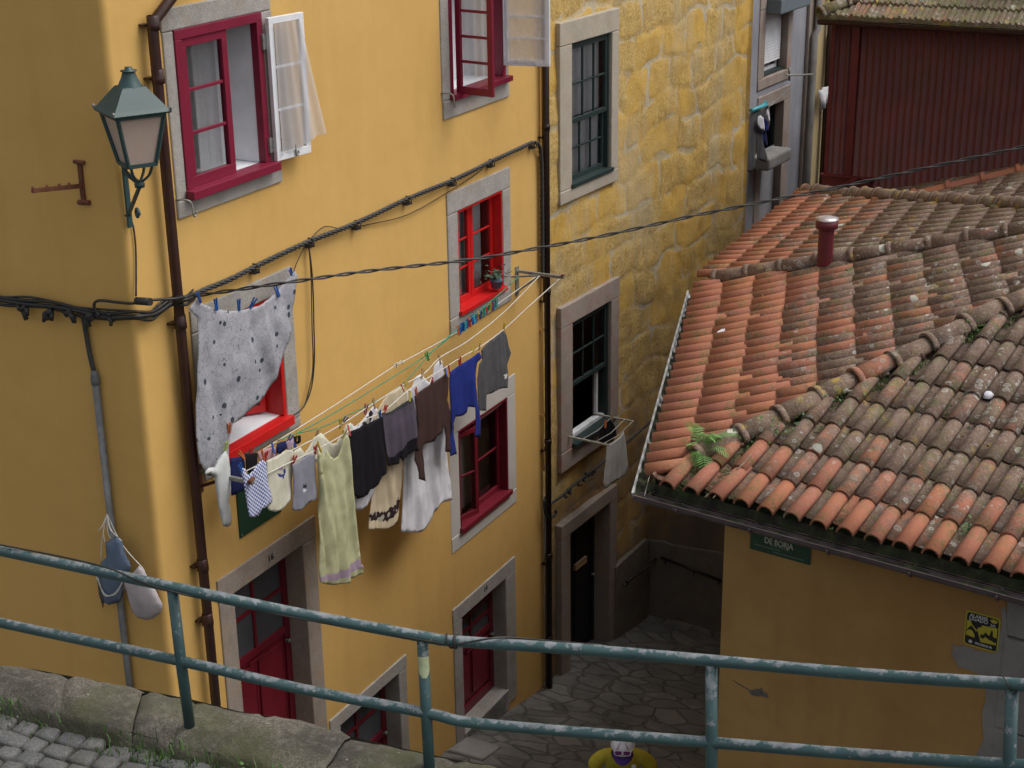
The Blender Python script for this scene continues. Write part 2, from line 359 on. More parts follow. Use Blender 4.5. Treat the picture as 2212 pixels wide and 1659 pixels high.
def mk_cloth(name, col, var=.12, weave=500, trans=0.0, fn=None, rough=.95):
    t = NT(name); n = t.noise(7, 5, .6)
    c = t.ramp(n, [(.3, tuple(x * (1 - var) for x in col)), (.7, tuple(min(1, x * (1 + var)) for x in col))])
    if fn: c = fn(t, c)
    b = t.bump(t.noise(9, 4, .55), .22, .012); b = t.bump(t.noise(weave, 2), .15, .002, b)
    m = t.fin(c, rough, b, .15)
    if trans:
        tl = t.N('ShaderNodeBsdfTranslucent'); tp = t.N('ShaderNodeBsdfTransparent'); mx = t.N('ShaderNodeMixShader'); mx.inputs[0].default_value = trans
        m2 = t.N('ShaderNodeMixShader'); m2.inputs[0].default_value = .6
        tl.inputs[0].default_value = (*[min(1, x) for x in col], 1); t.L(tl.outputs[0], m2.inputs[1]); t.L(tp.outputs[0], m2.inputs[2])
        t.L(t.b.outputs[0], mx.inputs[1]); t.L(m2.outputs[0], mx.inputs[2]); t.L(mx.outputs[0], t.out.inputs[0])
    return m
M_SHEER = mk_cloth('sheer_white_curtain', (.75, .75, .78), .05, 500, .66); M_CURT = mk_cloth('pale_curtain', (.68, .68, .70), .1)
def fn_wash(t, c):
    """grey cotton print: thin dark scribbles and scattered dots"""
    w = t.vadd(t.tc, t.noisec(6, 3), .22)
    e = t.voro(17, 'DISTANCE_TO_EDGE', w); ln = t.math('LESS_THAN', e, .022)
    c = t.mix(t.math('MULTIPLY', ln, .6), c, (.05, .055, .075))
    m3 = t.mapped((.12, 1, 1)); v = t.voro(9, 'F1', m3); vc = t.voro(9, 'F1', m3, 'Color'); s = t.N('ShaderNodeSeparateColor'); t.L(vc, s.inputs[0])
    d = t.math('MULTIPLY', t.math('LESS_THAN', v, t.math('ADD', t.math('MULTIPLY', s.outputs[1], .2), .09)), t.math('GREATER_THAN', s.outputs[0], .12))
    return t.mix(d, c, (.05, .06, .075))
M_PRINT = mk_cloth('grey_printed_cotton', (.34, .34, .37), .14, 500, 0, fn_wash)
def fn_check(t, c):
    k = t.N('ShaderNodeTexChecker'); k.inputs['Scale'].default_value = 48; k.inputs['Color1'].default_value = (.62, .64, .72, 1); k.inputs['Color2'].default_value = (.07, .09, .30, 1)
    t.L(t.mapped((0.0, 1, 1), (radians(0), 0, 0), (.013, .004, .003)), k.inputs[0]); return k.outputs[0]
M_CHECK = mk_cloth('blue_and_white_check', (.5, .5, .5), .1, 500, 0, fn_check)
def fn_dots(t, c):
    v = t.voro(13, rnd=.7); return t.mix(t.math('LESS_THAN', v, .40), (.035, .02, .022), (.34, .32, .27))
M_DOTS = mk_cloth('brown_dotted_trim', (.03, .02, .02), .1, 500, 0, fn_dots)
C = {k: mk_cloth(k + '_cloth', v) for k, v in dict(cream=(.55, .46, .32), offwhite=(.55, .53, .42), white=(.62, .62, .66), lime=(.42, .42, .25), black=(.010, .009, .012),
    mauve=(.085, .07, .095), teal_grey=(.03, .036, .038), brown=(.055, .030, .026), blue=(.018, .03, .19), grey=(.085, .085, .088), lgrey=(.22, .22, .26), navy=(.015, .02, .08),
    pink=(.42, .24, .25), denim=(.12, .16, .23), bag=(.40, .36, .37), lilac=(.36, .27, .35), yellow=(.42, .35, .04), palecloth=(.50, .51, .50), purple=(.06, .03, .16)).items()}
P = {k: simple(k + '_plastic', v, .05, 10, .4, .05, 30, .001) for k, v in dict(blue=(.012, .09, .34), red=(.46, .05, .04), orange=(.52, .14, .04), yellow=(.52, .40, .05), green=(.03, .26, .06),
    wood=(.42, .30, .16), purple=(.20, .02, .12), lime=(.42, .52, .14), turquoise=(.05, .32, .38)).items()}
M_SKIN = simple('tanned_skin', (.28, .13, .085), .1, 8, .6, .1, 60, .002)
M_LEAF = simple('leaf', (.055, .12, .022), .35, 15, .6, .1, 30, .003); M_FERN = simple('fern_frond', (.11, .25, .05), .3, 12, .6, .1, 30, .003); M_TWIG = simple('dry_twig', (.22, .17, .12), .2, 12, .9)
M_SIGNG = gloss('dark_green_enamel', (.018, .055, .032), .35)
M_CORR = gloss('dark_red_corrugated_steel', (.105, .012, .013), .5, .25)

# ---------------------------------------------------------------- wall planes
FA = Fac((-9, 0), (0, 1)); YC = 10.06
FB = Fac((0, YC), (1, 0))
FC = Fac((-9, 17.775), azd(31.3))
K = far(1385, 1065, 12.5)                    # front left corner of the near tiled roof
E1, E2, U1, U2 = azd(125.5), azd(10.6), azd(35.5), azd(100.6)
FD = Fac(K - (E1.cross(Vector((0, 0, 1)))) * .34, E1)
GY = 20.75
FG = Fac((0, GY), (1, 0))
WALLP = hit(1400, 1328, FC.O, FC.n); FW = Fac(WALLP, azd(117))

def street_z(y):
    T = [(-30, -7.6), (6, -8.9), (10, -9.3), (11.45, -9.68), (12.5, -9.95), (13.3, -11.45), (15.2, -11.62), (17.6, -12.14), (21.1, -12.6), (26, -13.1), (60, -14)]
    for (a, za), (b, zb) in zip(T, T[1:]):
        if y <= b: return CZ + lerp(za, zb, max(0, (y - a) / (b - a)))
    return CZ - 14

def wall_grid(mb, F, s0, s1, z0, z1, holes, o=0, mi=0, step=0):
    S = sorted({s0, s1} | {min(max(v, s0), s1) for h in holes for v in h[:2]}); Z = sorted({z0, z1} | {min(max(v, z0), z1) for h in holes for v in h[2:4]})
    for a, b in zip(S, S[1:]):
        for c, d in zip(Z, Z[1:]):
            m, n = (a + b) / 2, (c + d) / 2
            if any(h[0] < m < h[1] and h[2] < n < h[3] for h in holes): continue
            mb.add([F.fp(a, c, o), F.fp(b, c, o), F.fp(b, d, o), F.fp(a, d, o)], [(0, 1, 2, 3)], mi)
def shrink(r, d): return (r[0] + d, r[1] - d, r[2] + d, r[3] - d)

def surround(F, out, inn, parent, mat=None, proud=.02, deep=.28, name='stone_surround', sill=True, rough=.006):
    """four dressed stones round an opening, their inner faces forming its reveal"""
    a0, a1, z0, z1 = out; b0, b1, y0, y1 = inn; mb = MB(); rnd = random.Random(int(a0 * 100))
    j = lambda: rnd.uniform(-rough, rough)
    mb.box(F, a0 + j(), a1 + j(), y1, z1 + j(), -deep, proud)
    if sill: mb.box(F, a0 + j(), a1 + j(), z0 + j(), y0, -deep, proud + .003)
    zb = y0 if sill else z0
    mb.box(F, a0 + j(), b0, zb + .003, y1 - .003, -deep, proud - .003); mb.box(F, b1, a1 + j(), zb + .003, y1 - .003, -deep, proud - .002)
    return mb.build(name, mat or M_GRAN, parent, bevel=.012)

def sash(F, r, st, rows, cols, o0, o1, mat, parent, name='sash', bar=.022, glass=True, pane_lab=None):
    a0, a1, z0, z1 = r; i = (a0 + st, a1 - st, z0 + st * 1.25, z1 - st)
    mb = MB(); mb.ring(F, r, i, o0, o1); om = (o0 + o1) / 2
    for k in range(1, rows):
        z = lerp(i[2], i[3], k / rows); mb.box(F, i[0], i[1], z - bar / 2, z + bar / 2, om - .012, om + .014)
    for k in range(1, cols):
        a = lerp(i[0], i[1], k / cols); mb.box(F, a - bar / 2, a + bar / 2, i[2], i[3], om - .010, om + .017)
    s = mb.build(name, mat, parent, bevel=.004)
    if glass:
        g = MB(); g.add([F.fp(i[0], i[2], om), F.fp(i[1], i[2], om), F.fp(i[1], i[3], om), F.fp(i[0], i[3], om)], [(0, 1, 2, 3)])
        g.build('pane', M_GLASS, s)
    return s

def curtain(F, r, o, mat, parent, folds=9, amp=.018, flare=0.0, name='curtain', bot=0.0, seed=1, nz=10):
    a0, a1, z0, z1 = r; mb = MB(); n = folds * 6; rnd = random.Random(seed); ph = [rnd.uniform(0, 6) for _ in range(4)]
    V = []
    for j in range(nz + 1):
        t = j / nz; z = lerp(z1, z0, t)
        for i in range(n + 1):
            u = i / n; a = lerp(a0, a1 + flare * t, u)
            w = sin(u * folds * 2 * pi + ph[0] + .6 * sin(t * 3)) * amp + sin(u * folds * .73 * 2 * pi + ph[1]) * amp * .6
            V.append(F.fp(a, z + bot * u * t + .01 * sin(u * 9 + ph[2]) * t, o + w * (.5 + .5 * t)))
    Fc = [(j * (n + 1) + i, j * (n + 1) + i + 1, (j + 1) * (n + 1) + i + 1, (j + 1) * (n + 1) + i) for j in range(nz) for i in range(n)]
    mb.add(V, Fc, 0, True); return mb.build(name, mat, parent)

# ================================================================ the yellow house
yh = thing('yellow_house', 'bright yellow plastered house with crimson and bright red windows, washing hung along its front', 'house', (-9, YC, CZ - 11))
# openings, measured on the facade
W1o, W1i = FA.rect((342, 22), (607, 393)), FA.rect((370, 66), (597, 384)); W1i = (W1i[0], FA.uv((559, 25))[0], FA.uv((403, 428))[1], FA.uv((370, 66))[1])
W2o = (FA.uv((956, 261))[0], FA.uv((1097, 210))[0], FA.uv((956, 261))[1], FA.uv((1097, 210))[1] + 1.78)
W2i = (FA.uv((971, 200))[0], FA.uv((1090, 150))[0], FA.uv((973, 214))[1], W2o[3] - .18)
W3o, W3i = FA.rect((963, 419), (1103, 648)), (FA.uv((986, 456))[0], FA.uv((1083, 411))[0], FA.uv((991, 680))[1], FA.uv((986, 456))[1])
W4o, W4i = FA.rect((1112, 806), (976, 1198)), (FA.uv((994, 1100))[0], FA.uv((1095, 858))[0], FA.uv((994, 1150))[1], FA.uv((1095, 858))[1])
W5o = FA.rect((625, 574), (440, 1040)); W5i = (W5o[0] + .17, FA.uv((609, 756))[0], FA.uv((495, 987))[1], W5o[3] - .22)
D16o = (FA.uv((467, 1261))[0], FA.uv((677, 1112))[0], CZ - 9.9, FA.uv((677, 1112))[1]); D16i = (FA.uv((503, 1283))[0], FA.uv((651, 1177))[0], CZ - 9.72, FA.uv((651, 1177))[1])
DMo = (FA.uv((976, 1315))[0], FA.uv((1111, 1199))[0], street_z(16) - .05, FA.uv((1111, 1199))[1]); DMi = (FA.uv((996, 1331))[0], FA.uv((1090, 1249))[0], FA.uv((998, 1587))[1], FA.uv((1090, 1249))[1])
D3r = FA.uv((875, 1411))[0]; D3o = (D3r - 1.62, D3r, CZ - 11.8, FA.uv((875, 1411))[1]); D3i = (D3r - 1.42, FA.uv((859, 1454))[0], CZ - 11.55, FA.uv((859, 1454))[1])
OPEN_A = [shrink(r, .03) for r in (W1o, W2o, W3o, W4o, W5o)] + [(r[0] + .03, r[1] - .03, r[2], r[3] - .03) for r in (D16o, DMo, D3o)]
mb = MB(); R0 = .06; ZB, ZT = CZ - 14, CZ + 2.2
wall_grid(mb, FA, YC + R0, 17.80, ZB, ZT, OPEN_A)
wall_grid(mb, FB, -19, -9 - R0, ZB, ZT, [])
N = 8
for k in range(N):                                                  # the softly rounded corner
    P_ = []
    for a in (k / N, (k + 1) / N):
        t = a * pi / 2; P_.append((-9 - R0 + R0 * sin(t), YC + R0 - R0 * cos(t)))
    mb.add([(P_[0][0], P_[0][1], ZB), (P_[1][0], P_[1][1], ZB), (P_[1][0], P_[1][1], ZT), (P_[0][0], P_[0][1], ZT)], [(0, 1, 2, 3)], 0, True)
mb.add([(-19, YC, ZB), (-19, 17.8, ZB), (-19, 17.8, ZT), (-19, YC, ZT)], [(0, 1, 2, 3)]); mb.add([(-19, 17.8, ZB), (-9, 17.8, ZB), (-9, 17.8, ZT), (-19, 17.8, ZT)], [(0, 1, 2, 3)])
for zf in (CZ - 7.2, CZ - 4.55, CZ - 1.9):                            # floors, so that rooms are rooms
    mb.add([(-18.9, YC + .1, zf), (-9.3, YC + .1, zf), (-9.3, 17.7, zf), (-18.9, 17.7, zf)], [(0, 1, 2, 3)])
mb.add([(-12, YC + .1, ZB), (-12, 17.7, ZB), (-12, 17.7, ZT), (-12, YC + .1, ZT)], [(0, 1, 2, 3)])
mb.build('wall', M_YEL, yh)
mb = MB(); mb.wbox((-14.15, 13.9, ZT + .05), (10.9, 8.7, .12)); mb.add([(-19.6, 9.6, ZT + .11), (-8.7, 9.6, ZT + .11), (-8.7, 18.2, ZT + .11), (-19.6, 18.2, ZT + .11), (-14.1, 13.9, ZT + 2.2)], [(0, 1, 4), (1, 2, 4), (2, 3, 4), (3, 0, 4)])
mb.build('roof', M_TILE_O, yh)

def frame(F, r, w, o0, o1, mat, parent, name='window', sill=None, sillo=.05, sillh=.05):
    mb = MB(); i = (r[0] + w, r[1] - w, r[2] + (sillh if sill else w), r[3] - w); mb.ring(F, r, i, o0, o1)
    if sill: mb.box(F, r[0] - .03, r[1] + .03, r[2] - .004, r[2] + sillh, o1 - .002, o1 + sillo)
    return mb.build(name, mat, parent, bevel=.005), i

# --- upper left window, one leaf shut and the other thrown right back
w, i = frame(FA, W1i, .085, -.05, .03, M_CRIM, yh, sill=True, sillo=.09, sillh=.075)
tag(w, 'crimson window, left leaf shut and right leaf thrown open'); surround(FA, W1o, W1i, w)
mid = FA.uv((500, 200))[0]; midr = FA.uv((492, 220), -.03)[0] - .03
sash(FA, (i[0], midr + .03, i[2], i[3]), .075, 3, 1, -.045, .012, M_CRIM, w, bar=.03)
curtain(FA, (i[0] + .06, midr - .02, i[2] + .05, i[3] - .03), -.10, M_SHEER, w, 5, .012, seed=4)
mb = MB(); mb.box(FA, midr + .03, i[1] + .02, i[2] - .02, i[3], -.42, -.40); mb.box(FA, i[1] + .005, i[1] + .03, i[2], i[3], -.40, -.052); mb.box(FA, i[0] - .02, i[1] + .02, i[2] - .03, i[2] - .004, -.42, .02)
for k in (1, 2): mb.box(FA, midr + .03 + k * .155, midr + .036 + k * .155, i[2], i[3], -.4, -.396)
mb.build('inner_shutter', M_WHITE, w, bevel=.003)
F2 = Fac(FA.fp(i[1] + .10, 0, .05), FA.d * cos(radians(8)) + FA.n * sin(radians(8)))
lf = sash(F2, (0, .47, i[2] + .0, i[3] + .03), .06, 3, 1, 0, .045, M_WHITE, w, 'open_leaf')
for zz in (.12, .86):
    mb = MB(); zc = lerp(i[2], i[3], zz); mb.box(FA, i[1] + .045, i[1] + .10, zc - .07, zc + .07, .031, .055); mb.build('hinge', M_GALV, w)
curtain(F2, (.05, .40, i[2] + .04, i[3] - .03), .06, M_SHEER, lf, 4, .011, flare=.27, seed=9, bot=.12)
def hook(F, s, z, parent):
    mb = MB(); P_ = [F.fp(s, z, 0), F.fp(s + .03, z, .09), F.fp(s + .05, z - .03, .13), F.fp(s + .05, z - .11, .14), F.fp(s + .06, z - .15, .14), F.fp(s + .09, z - .14, .14), F.fp(s + .09, z - .11, .14)]
    mb.tube(smooth_path(P_, 3), .009, 6); mb.build('hook', M_GALV, parent)
hook(FA, W1i[0] - .14, W1i[2] + .02, w); hook(FA, W1o[1] + .03, W1i[2] + .24, w)

# --- upper middle window, both leaves standing open
w, i = frame(FA, W2i, .07, -.10, .02, M_CRIM, yh, sill=True, sillo=.08, sillh=.06)
tag(w, 'crimson window cut by the top of the picture, both leaves open outwards'); surround(FA, W2o, W2i, w)
F2 = FA.turned(i[0] + .06, .03, 97); l2 = sash(F2, (0, .50, i[2] - .01, i[3]), .068, 4, 1, -.02, .02, M_CRIM, w, 'open_leaf', bar=.03)
F3 = Fac(FA.fp(i[1] - .0, 0, .03), FA.d * cos(radians(78)) + FA.n * sin(radians(78)))
l3_ = sash(F3, (0, .56, i[2] + .13, i[3]), .055, 4, 1, -.02, .02, M_WHITE, w, 'open_leaf')
curtain(F3, (.02, .56, i[2] + .15, i[3]), .035, M_SHEER, l3_, 5, .012, seed=5); curtain(F2, (.06, .46, i[2] + .2, i[3]), -.05, M_SHEER, l2, 4, .012, seed=8)
mb = MB(); mb.box(FA, i[0], i[1], i[2] - .01, i[3], -.46, -.44); mb.box(FA, i[0] + .0, i[1], i[2] - .03, i[2] - .002, -.44, .0); mb.box(FA, i[1], i[1] + .02, i[2], i[3], -.44, -.102); mb.build('inner_shutter', M_WHITE, w, bevel=.003)
hook(FA, W2o[0] - .02, W2i[2] + .1, w)

def curtains2(F, i, o, parent):
    m = lerp(i[0], i[1], .3); curtain(F, (i[0], i[0] + (i[1] - i[0]) * .34, i[2], i[3]), o, M_CURT, parent, 4, .012, seed=3); curtain(F, (i[0] + (i[1] - i[0]) * .36, i[1] - (i[1] - i[0]) * .1, i[2], i[3]), o - .03, M_CURT, parent, 6, .012, seed=6)
# --- bright red window in the middle with its deep red reveal
def red_window(out, inn, lab, mat, deep=.16):
    w, i = frame(FA, inn, .03, -deep, .008, mat, yh, sill=True, sillo=.05, sillh=.05)
    tag(w, lab); surround(FA, out, inn, w)
    m = lerp(i[0], i[1], .46)
    sash(FA, (i[0], m - .002, i[2], i[3]), .06, 3, 1, -deep + .01, -deep + .06, mat, w); sash(FA, (m + .002, i[1], i[2], i[3]), .06, 3, 1, -deep + .012, -deep + .062, mat, w)
    return w, i
w, i = red_window(W3o, W3i, 'bright red window with pale curtains and a deep red sill', M_RED, .17); curtains2(FA, i, -.195, w)
# --- window hidden by the hanging print cloth
w, i = frame(FA, W5i, .05, -.24, .01, M_RED, yh, sill=True, sillo=.07, sillh=.09)
tag(w, 'bright red window half hidden behind the hanging printed cloth'); surround(FA, W5o, W5i, w)
Fi = Fac(FA.fp(i[1] - .02, 0, -.2), FA.d * -cos(radians(38)) - FA.n * sin(radians(38)), FA.n * cos(radians(38)) - FA.d * sin(radians(38)))
sash(Fi, (0, .5, i[2] + .03, i[3]), .06, 3, 1, -.02, .02, M_RED, w, 'inward_leaf')
mb = MB(); mb.box(FA, i[0], i[1], i[2] - .02, i[2] + .008, -.45, -.05); mb.build('inner_ledge', M_WHITE, w)
mb = MB(); mb.box(FA, i[0] - .04, i[1] + .04, i[2] - .03, i[3] + .05, -.62, -.60); mb.build('backing', M_DARK, w)
# --- dark red window low on the right, its left leaf tilted
w, i = frame(FA, W4i, .03, -.16, .006, M_DRED, yh, sill=True, sillo=.05, sillh=.06)
tag(w, 'dark red window in a painted grey surround, its left leaf tilted'); surround(FA, W4o, W4i, w, M_SURP, .008, .22, 'painted_surround')
m = lerp(i[0], i[1], .42)
sash(FA, (m + .02, i[1], i[2], i[3] - .06), .06, 2, 1, -.15, -.10, M_DRED, w)
F4 = Fac(FA.fp(i[0], 0, -.13), FA.d * cos(radians(14)) + FA.n * sin(radians(14))); sash(F4, (.0, .46, i[2], i[3] - .08), .055, 2, 1, -.02, .025, M_DRED, w)
mb = MB(); mb.box(FA, m + .1, i[1], i[3] - .07, i[3] - .005, -.15, -.06); mb.build('roller_box', M_SURP, w)
mb = MB(); mb.box(FA, i[0], i[1], i[2], i[3], -.27, -.25); mb.build('backing_panel', simple('added_grey_backing', (.20, .20, .18), .3, 2), w)  # grey panel added behind the glass so the panes look paler, like a reflection

# --- doors
def text_mesh(txt, size, ext=.004, bold=True, align='CENTER', sx=1.0):
    cu = bpy.data.curves.new('lettering', 'FONT'); cu.body = txt; cu.size = size; cu.extrude = ext; cu.align_x = align; cu.align_y = 'CENTER'
    if bold: cu.offset = size * .018
    o = bpy.data.objects.new('tmp', cu); COL.objects.link(o); bpy.context.view_layer.update()
    me = bpy.data.meshes.new_from_object(o.evaluated_get(bpy.context.evaluated_depsgraph_get())); bpy.data.objects.remove(o)
    for v in me.vertices: v.co.x *= sx
    return me
def put_text(txt, F, s, z, size, mat, parent, o=.006, name='lettering', rot=0, sx=1.0, bold=True):
    me = text_mesh(txt, size, .002, bold, sx=sx); me.materials.clear(); me.materials.append(mat)
    x, y, n = F.d, Vector((0, 0, 1)), F.n; c = F.fp(s, z, o) - parent_loc(parent)
    for v in me.vertices:
        p = v.co.copy(); X = p.x * cos(rot) - p.y * sin(rot); Y = p.x * sin(rot) + p.y * cos(rot); v.co = c + x * X + y * Y + n * p.z
    t = bpy.data.objects.new(name, me); COL.objects.link(t); t.parent = parent; return t

def door(F, out, inn, lab, parent, deep=.34, mat=M_DRED, glassz=.42, bars=(2, 2), smat=None, num=None, proud=.02):
    mb = MB(); a0, a1, z0, z1 = inn; o = -deep; gz = lerp(z1, z0, glassz)
    mb.box(F, a0, a1, z0, z1, o - .05, o - .02)                                   # the leaf below and behind the glass
    st = .09
    mb.ring(F, (a0, a1, z0, z1), (a0 + st, a1 - st, z0 + .12, z1 - .07), o - .02, o + .012)
    mb.box(F, a0 + st, a1 - st, gz - .05, gz + .04, o - .02, o + .010)
    mc = (a0 + a1) / 2
    for s0, s1 in ((a0 + st + .05, mc - .04), (mc + .04, a1 - st - .05)):
        mb.box(F, s0, s1, z0 + .22, gz - .15, o - .02, o - .004); mb.ring(F, (s0 - .015, s1 + .015, z0 + .2, gz - .13), (s0, s1, z0 + .215, gz - .145), o - .02, o + .003)
    mb.box(F, mc - .14, mc + .1, gz - .115, gz - .09, o - .004, o + .012)
    d = mb.build('door', mat, parent, bevel=.004); tag(d, lab)
    g = MB(); g.box(F, a0 + st, a1 - st, gz + .04, z1 - .07, o - .02, o - .012); g.build('pane', gloss('dark_door_glass', (.07, .075, .085), .12) if not bpy.data.materials.get('dark_door_glass') else bpy.data.materials['dark_door_glass'], d)
    b = MB()
    for k in range(1, bars[0] + 1): z = lerp(gz + .04, z1 - .07, k / (bars[0] + 1)); b.box(F, a0 + st, a1 - st, z - .02, z + .02, o - .012, o + .008)
    for k in range(1, bars[1] + 1): a = lerp(a0 + st, a1 - st, k / (bars[1] + 1)); b.box(F, a - .02, a + .02, gz + .04, z1 - .07, o - .011, o + .010)
    b.build('glazing_bars', mat, d)
    h = MB(); h.lathe((0, 0, 0), [(.001, .05), (.022, .045), (.028, .03), (.012, .012), (.012, 0), (.03, 0)], 12)
    c = F.fp(a1 - .07, lerp(z0, z1, .5), o + .012); Mx = Matrix((F.d, Vector((0, 0, 1)), F.n)).transposed(); h.v = [c + Mx @ v for v in h.v]; h.build('handle', M_GALV, d)
    s = surround(F, out, inn, d, smat, proud, deep + .06, sill=False)
    st_ = MB(); st_.box(F, a0 - .03, a1 + .03, out[2] - .05, z0 - .002, -deep - .06, .03); st_.build('threshold', smat or M_GRAN, d, bevel=.012)
    if num: put_text(num, F, *num_at, .10, M_BLACKM, d, proud + .002, 'house_number', bold=True)
    return d
num_at = FA.uv((581, 1204)); door(FA, D16o, D16i, 'dark red door under a stained granite lintel, three panes across', yh, .23, glassz=.44, bars=(1, 1), smat=M_GRAN2, num='16')
num_at = FA.uv((1046, 1271)); dm = door(FA, DMo, DMi, 'dark red door deep in its granite reveal above a lattice grate', yh, .20, bars=(2, 1), num='14')
door(FA, D3o, D3i, 'dark red door seen over the parapet, only its top showing', yh, .20, bars=(1, 1), glassz=.5)
mb = MB(); a0, a1 = DMi[0], DMi[1]; zt = DMi[2] - .01            # lattice grate in the step under door 14
for k in range(-2, 22):
    for sgn in (1, -1):
        s = a0 + k * .05; p, q = FA.fp(s, zt - .30, .034 + (.004 if sgn > 0 else 0)), FA.fp(s + .16 * sgn, zt, .034 + (.004 if sgn > 0 else 0))
        if a0 <= s <= a1 and a0 <= s + .16 * sgn <= a1: mb.beam(p, q, .008, .008)
mb.build('lattice_grate', M_GALV, dm)

# --- rain pipes
def pipe(F, pts, r, name, mat, parent, o=.10, collars=(), n=12):
    mb = MB(); P_ = []
    for p in pts: s, z = F.uv(p, o); P_.append(F.fp(s, z, o))
    mb.tube(P_, r, n)
    for c in collars:
        s, z = F.uv(c, o); q = F.fp(s, z, o); mb.lathe(q - Vector((0, 0, .05)), [(r, 0), (r * 1.22, .004), (r * 1.22, .06), (r * 1.1, .064), (r * 1.1, .10), (r, .104)], n)
        mb.box(F, s - .012, s + .012, z - .015, z + .015, -.02, o)
    return mb.build(name, mat, parent)
s, z0_ = FA.uv((376, 546), .1); s = s
pp = [FA.fp(s + .02, CZ - 11, .10), FA.fp(s + .0, CZ - 6, .10), FA.fp(s - .01, FA.uv((326, 76), .1)[1], .10)]
e = FA.uv((330, 50), .1); e2 = FA.uv((375, -10), .1)
pp += [FA.fp(e[0], e[1], .10), FA.fp(e2[0], e2[1], .10), FA.fp(e2[0] + .5, e2[1] + .5, .3)]
mb = MB(); mb.tube(pp, .047, 14)
for px in ((334, 170), (345, 50), (398, 694), (438, 1222), (455, 1335)):
    a, z = FA.uv(px, .1); mb.lathe((FA.fp(s, z, .10)) - Vector((0, 0, .05)), [(.047, 0), (.057, .004), (.057, .05), (.053, .06), (.053, .12), (.047, .124)], 14)
    mb.box(FA, s - .07, s + .07, z - .012, z + .006, .0, .06)
mb.build('rain_pipe', M_BROWN, yh)
mb = MB(); S = 17.78; mb.tube([FA.fp(S, CZ - 12.2, .09), FA.fp(S, CZ + 2, .09)], .042, 12)
for z in (-.45, -4.15, -6.3, -8.4, -10.1, -11.4): mb.lathe(FA.fp(S, CZ + z, .09), [(.042, 0), (.05, .004), (.05, .07), (.042, .074)], 12); mb.box(FA, S - .06, S + .06, CZ + z - .1, CZ + z - .08, 0, .06)
mb.build('rain_pipe', gloss('black_brown_pipe_paint', (.018, .010, .009), .3), yh)
mb = MB(); Y = FA.uv((1164, 300))[0]; mb.tube([FA.fp(Y, CZ + 2, .03), FA.fp(Y, CZ - 8.4, .03), FA.fp(Y + .02, CZ - 8.8, .03)], .013, 6); mb.tube([FA.fp(Y + .05, CZ + 2, .025), FA.fp(Y + .05, CZ - 6.4, .025)], .009, 6)
for z in (-1.9, -3.3, -4.5, -6.8, -8.0): mb.box(FA, Y - .03, Y + .03, CZ + z, CZ + z + .03, 0, .05)
mb.build('painted_gas_pipe', M_YEL, yh)
mb = MB(); mb.tube([FA.fp(Y + .045, CZ - 12.15, .045), FA.fp(Y + .045, CZ - 9.2, .045)], .03, 10); mb.tube([FA.fp(Y + .06, CZ - 9.2, .045), FA.fp(Y + .07, CZ - 8.2, .05)], .018, 8); mb.build('conduit', M_PIPE, yh)

# ================================================================ the ochre rubble house
C5o, C5i = FC.rect((1206, 51), (1332, 388)), (FC.uv((1233, 94))[0], FC.uv((1318, 300))[0], FC.uv((1318, 368))[1], FC.uv((1233, 94))[1])
C6o, C6i = FC.rect((1208, 667), (1332, 934)), (FC.uv((1234, 697))[0], FC.uv((1317, 700))[0], FC.uv((1317, 906))[1], FC.uv((1234, 697))[1])
CDo = (FC.uv((1208, 1140))[0], FC.uv((1329, 1044))[0], street_z(19) - .1, FC.uv((1329, 1044))[1]); CDi = (FC.uv((1228, 1162))[0], FC.uv((1314, 1084))[0], FC.uv((1280, 1366), -.4)[1], FC.uv((1314, 1084))[1])
oh = thing('ochre_rubble_house', 'rubble stone house under worn ochre wash with dark green sash windows', 'house', FC.fp(3, CZ - 13))
SE = FC.uv((1628, 0))[0]
mb = MB(); HO = [shrink(r, .03) for r in (C5o, C6o)] + [(CDo[0] + .03, CDo[1] - .03, CDo[2], CDo[3] - .03)]
# the wall face is a fine grid so that its stones can bulge; where the joints run is worked out once for shape and colour
def _h(a, b, c=0):
    v = sin(a * 127.1 + b * 311.7 + c * 74.7) * 43758.5453; return v - math.floor(v)
def stone_at(s, z):
    n1 = noise.noise(Vector((s * .9, z * .9, 2.2))); n2 = noise.noise(Vector((s * .9 + 9, z * .9, 7.1))); n3 = noise.noise(Vector((s * 3.5, z * 3.5, 4)))
    s2, z2 = s + n1 * .30 + n3 * .05, z + n2 * .26 + n3 * .06; hh = .50
    r = math.floor(z2 / hh); fz = z2 / hh - r; w = .70 + .45 * _h(r, 1); u = s2 / w + _h(r, 5) * 3; c = math.floor(u)
    l0, l1_ = c + (_h(r, c, 2) - .5) * .5, c + 1 + (_h(r, c + 1, 2) - .5) * .5
    if u < l0: c -= 1; l0, l1_ = c + (_h(r, c, 2) - .5) * .5, l0
    elif u > l1_: c += 1; l0, l1_ = l1_, c + 1 + (_h(r, c + 1, 2) - .5) * .5
    lo, hi = (.0, 1.0); dx = min(u - l0, l1_ - u) * w; dz = min(fz - lo, hi - fz) * hh
    R = .12; a, b = max(0, R - dx), max(0, R - dz); d = R - math.hypot(a, b) if (a or b) else min(dx, dz)
    return max(0, d), _h(r, c, 9)
JO, BA = {}, {}
idx = {}
SS = sorted(set([0.0, SE] + [v for h in HO for v in h[:2]] + [SE * k / 230 for k in range(231)])); ZZ = sorted(set([CZ - 14, CZ + 2.5] + [v for h in HO for v in h[2:]] + [CZ - 14 + 16.5 * k / 520 for k in range(521)]))
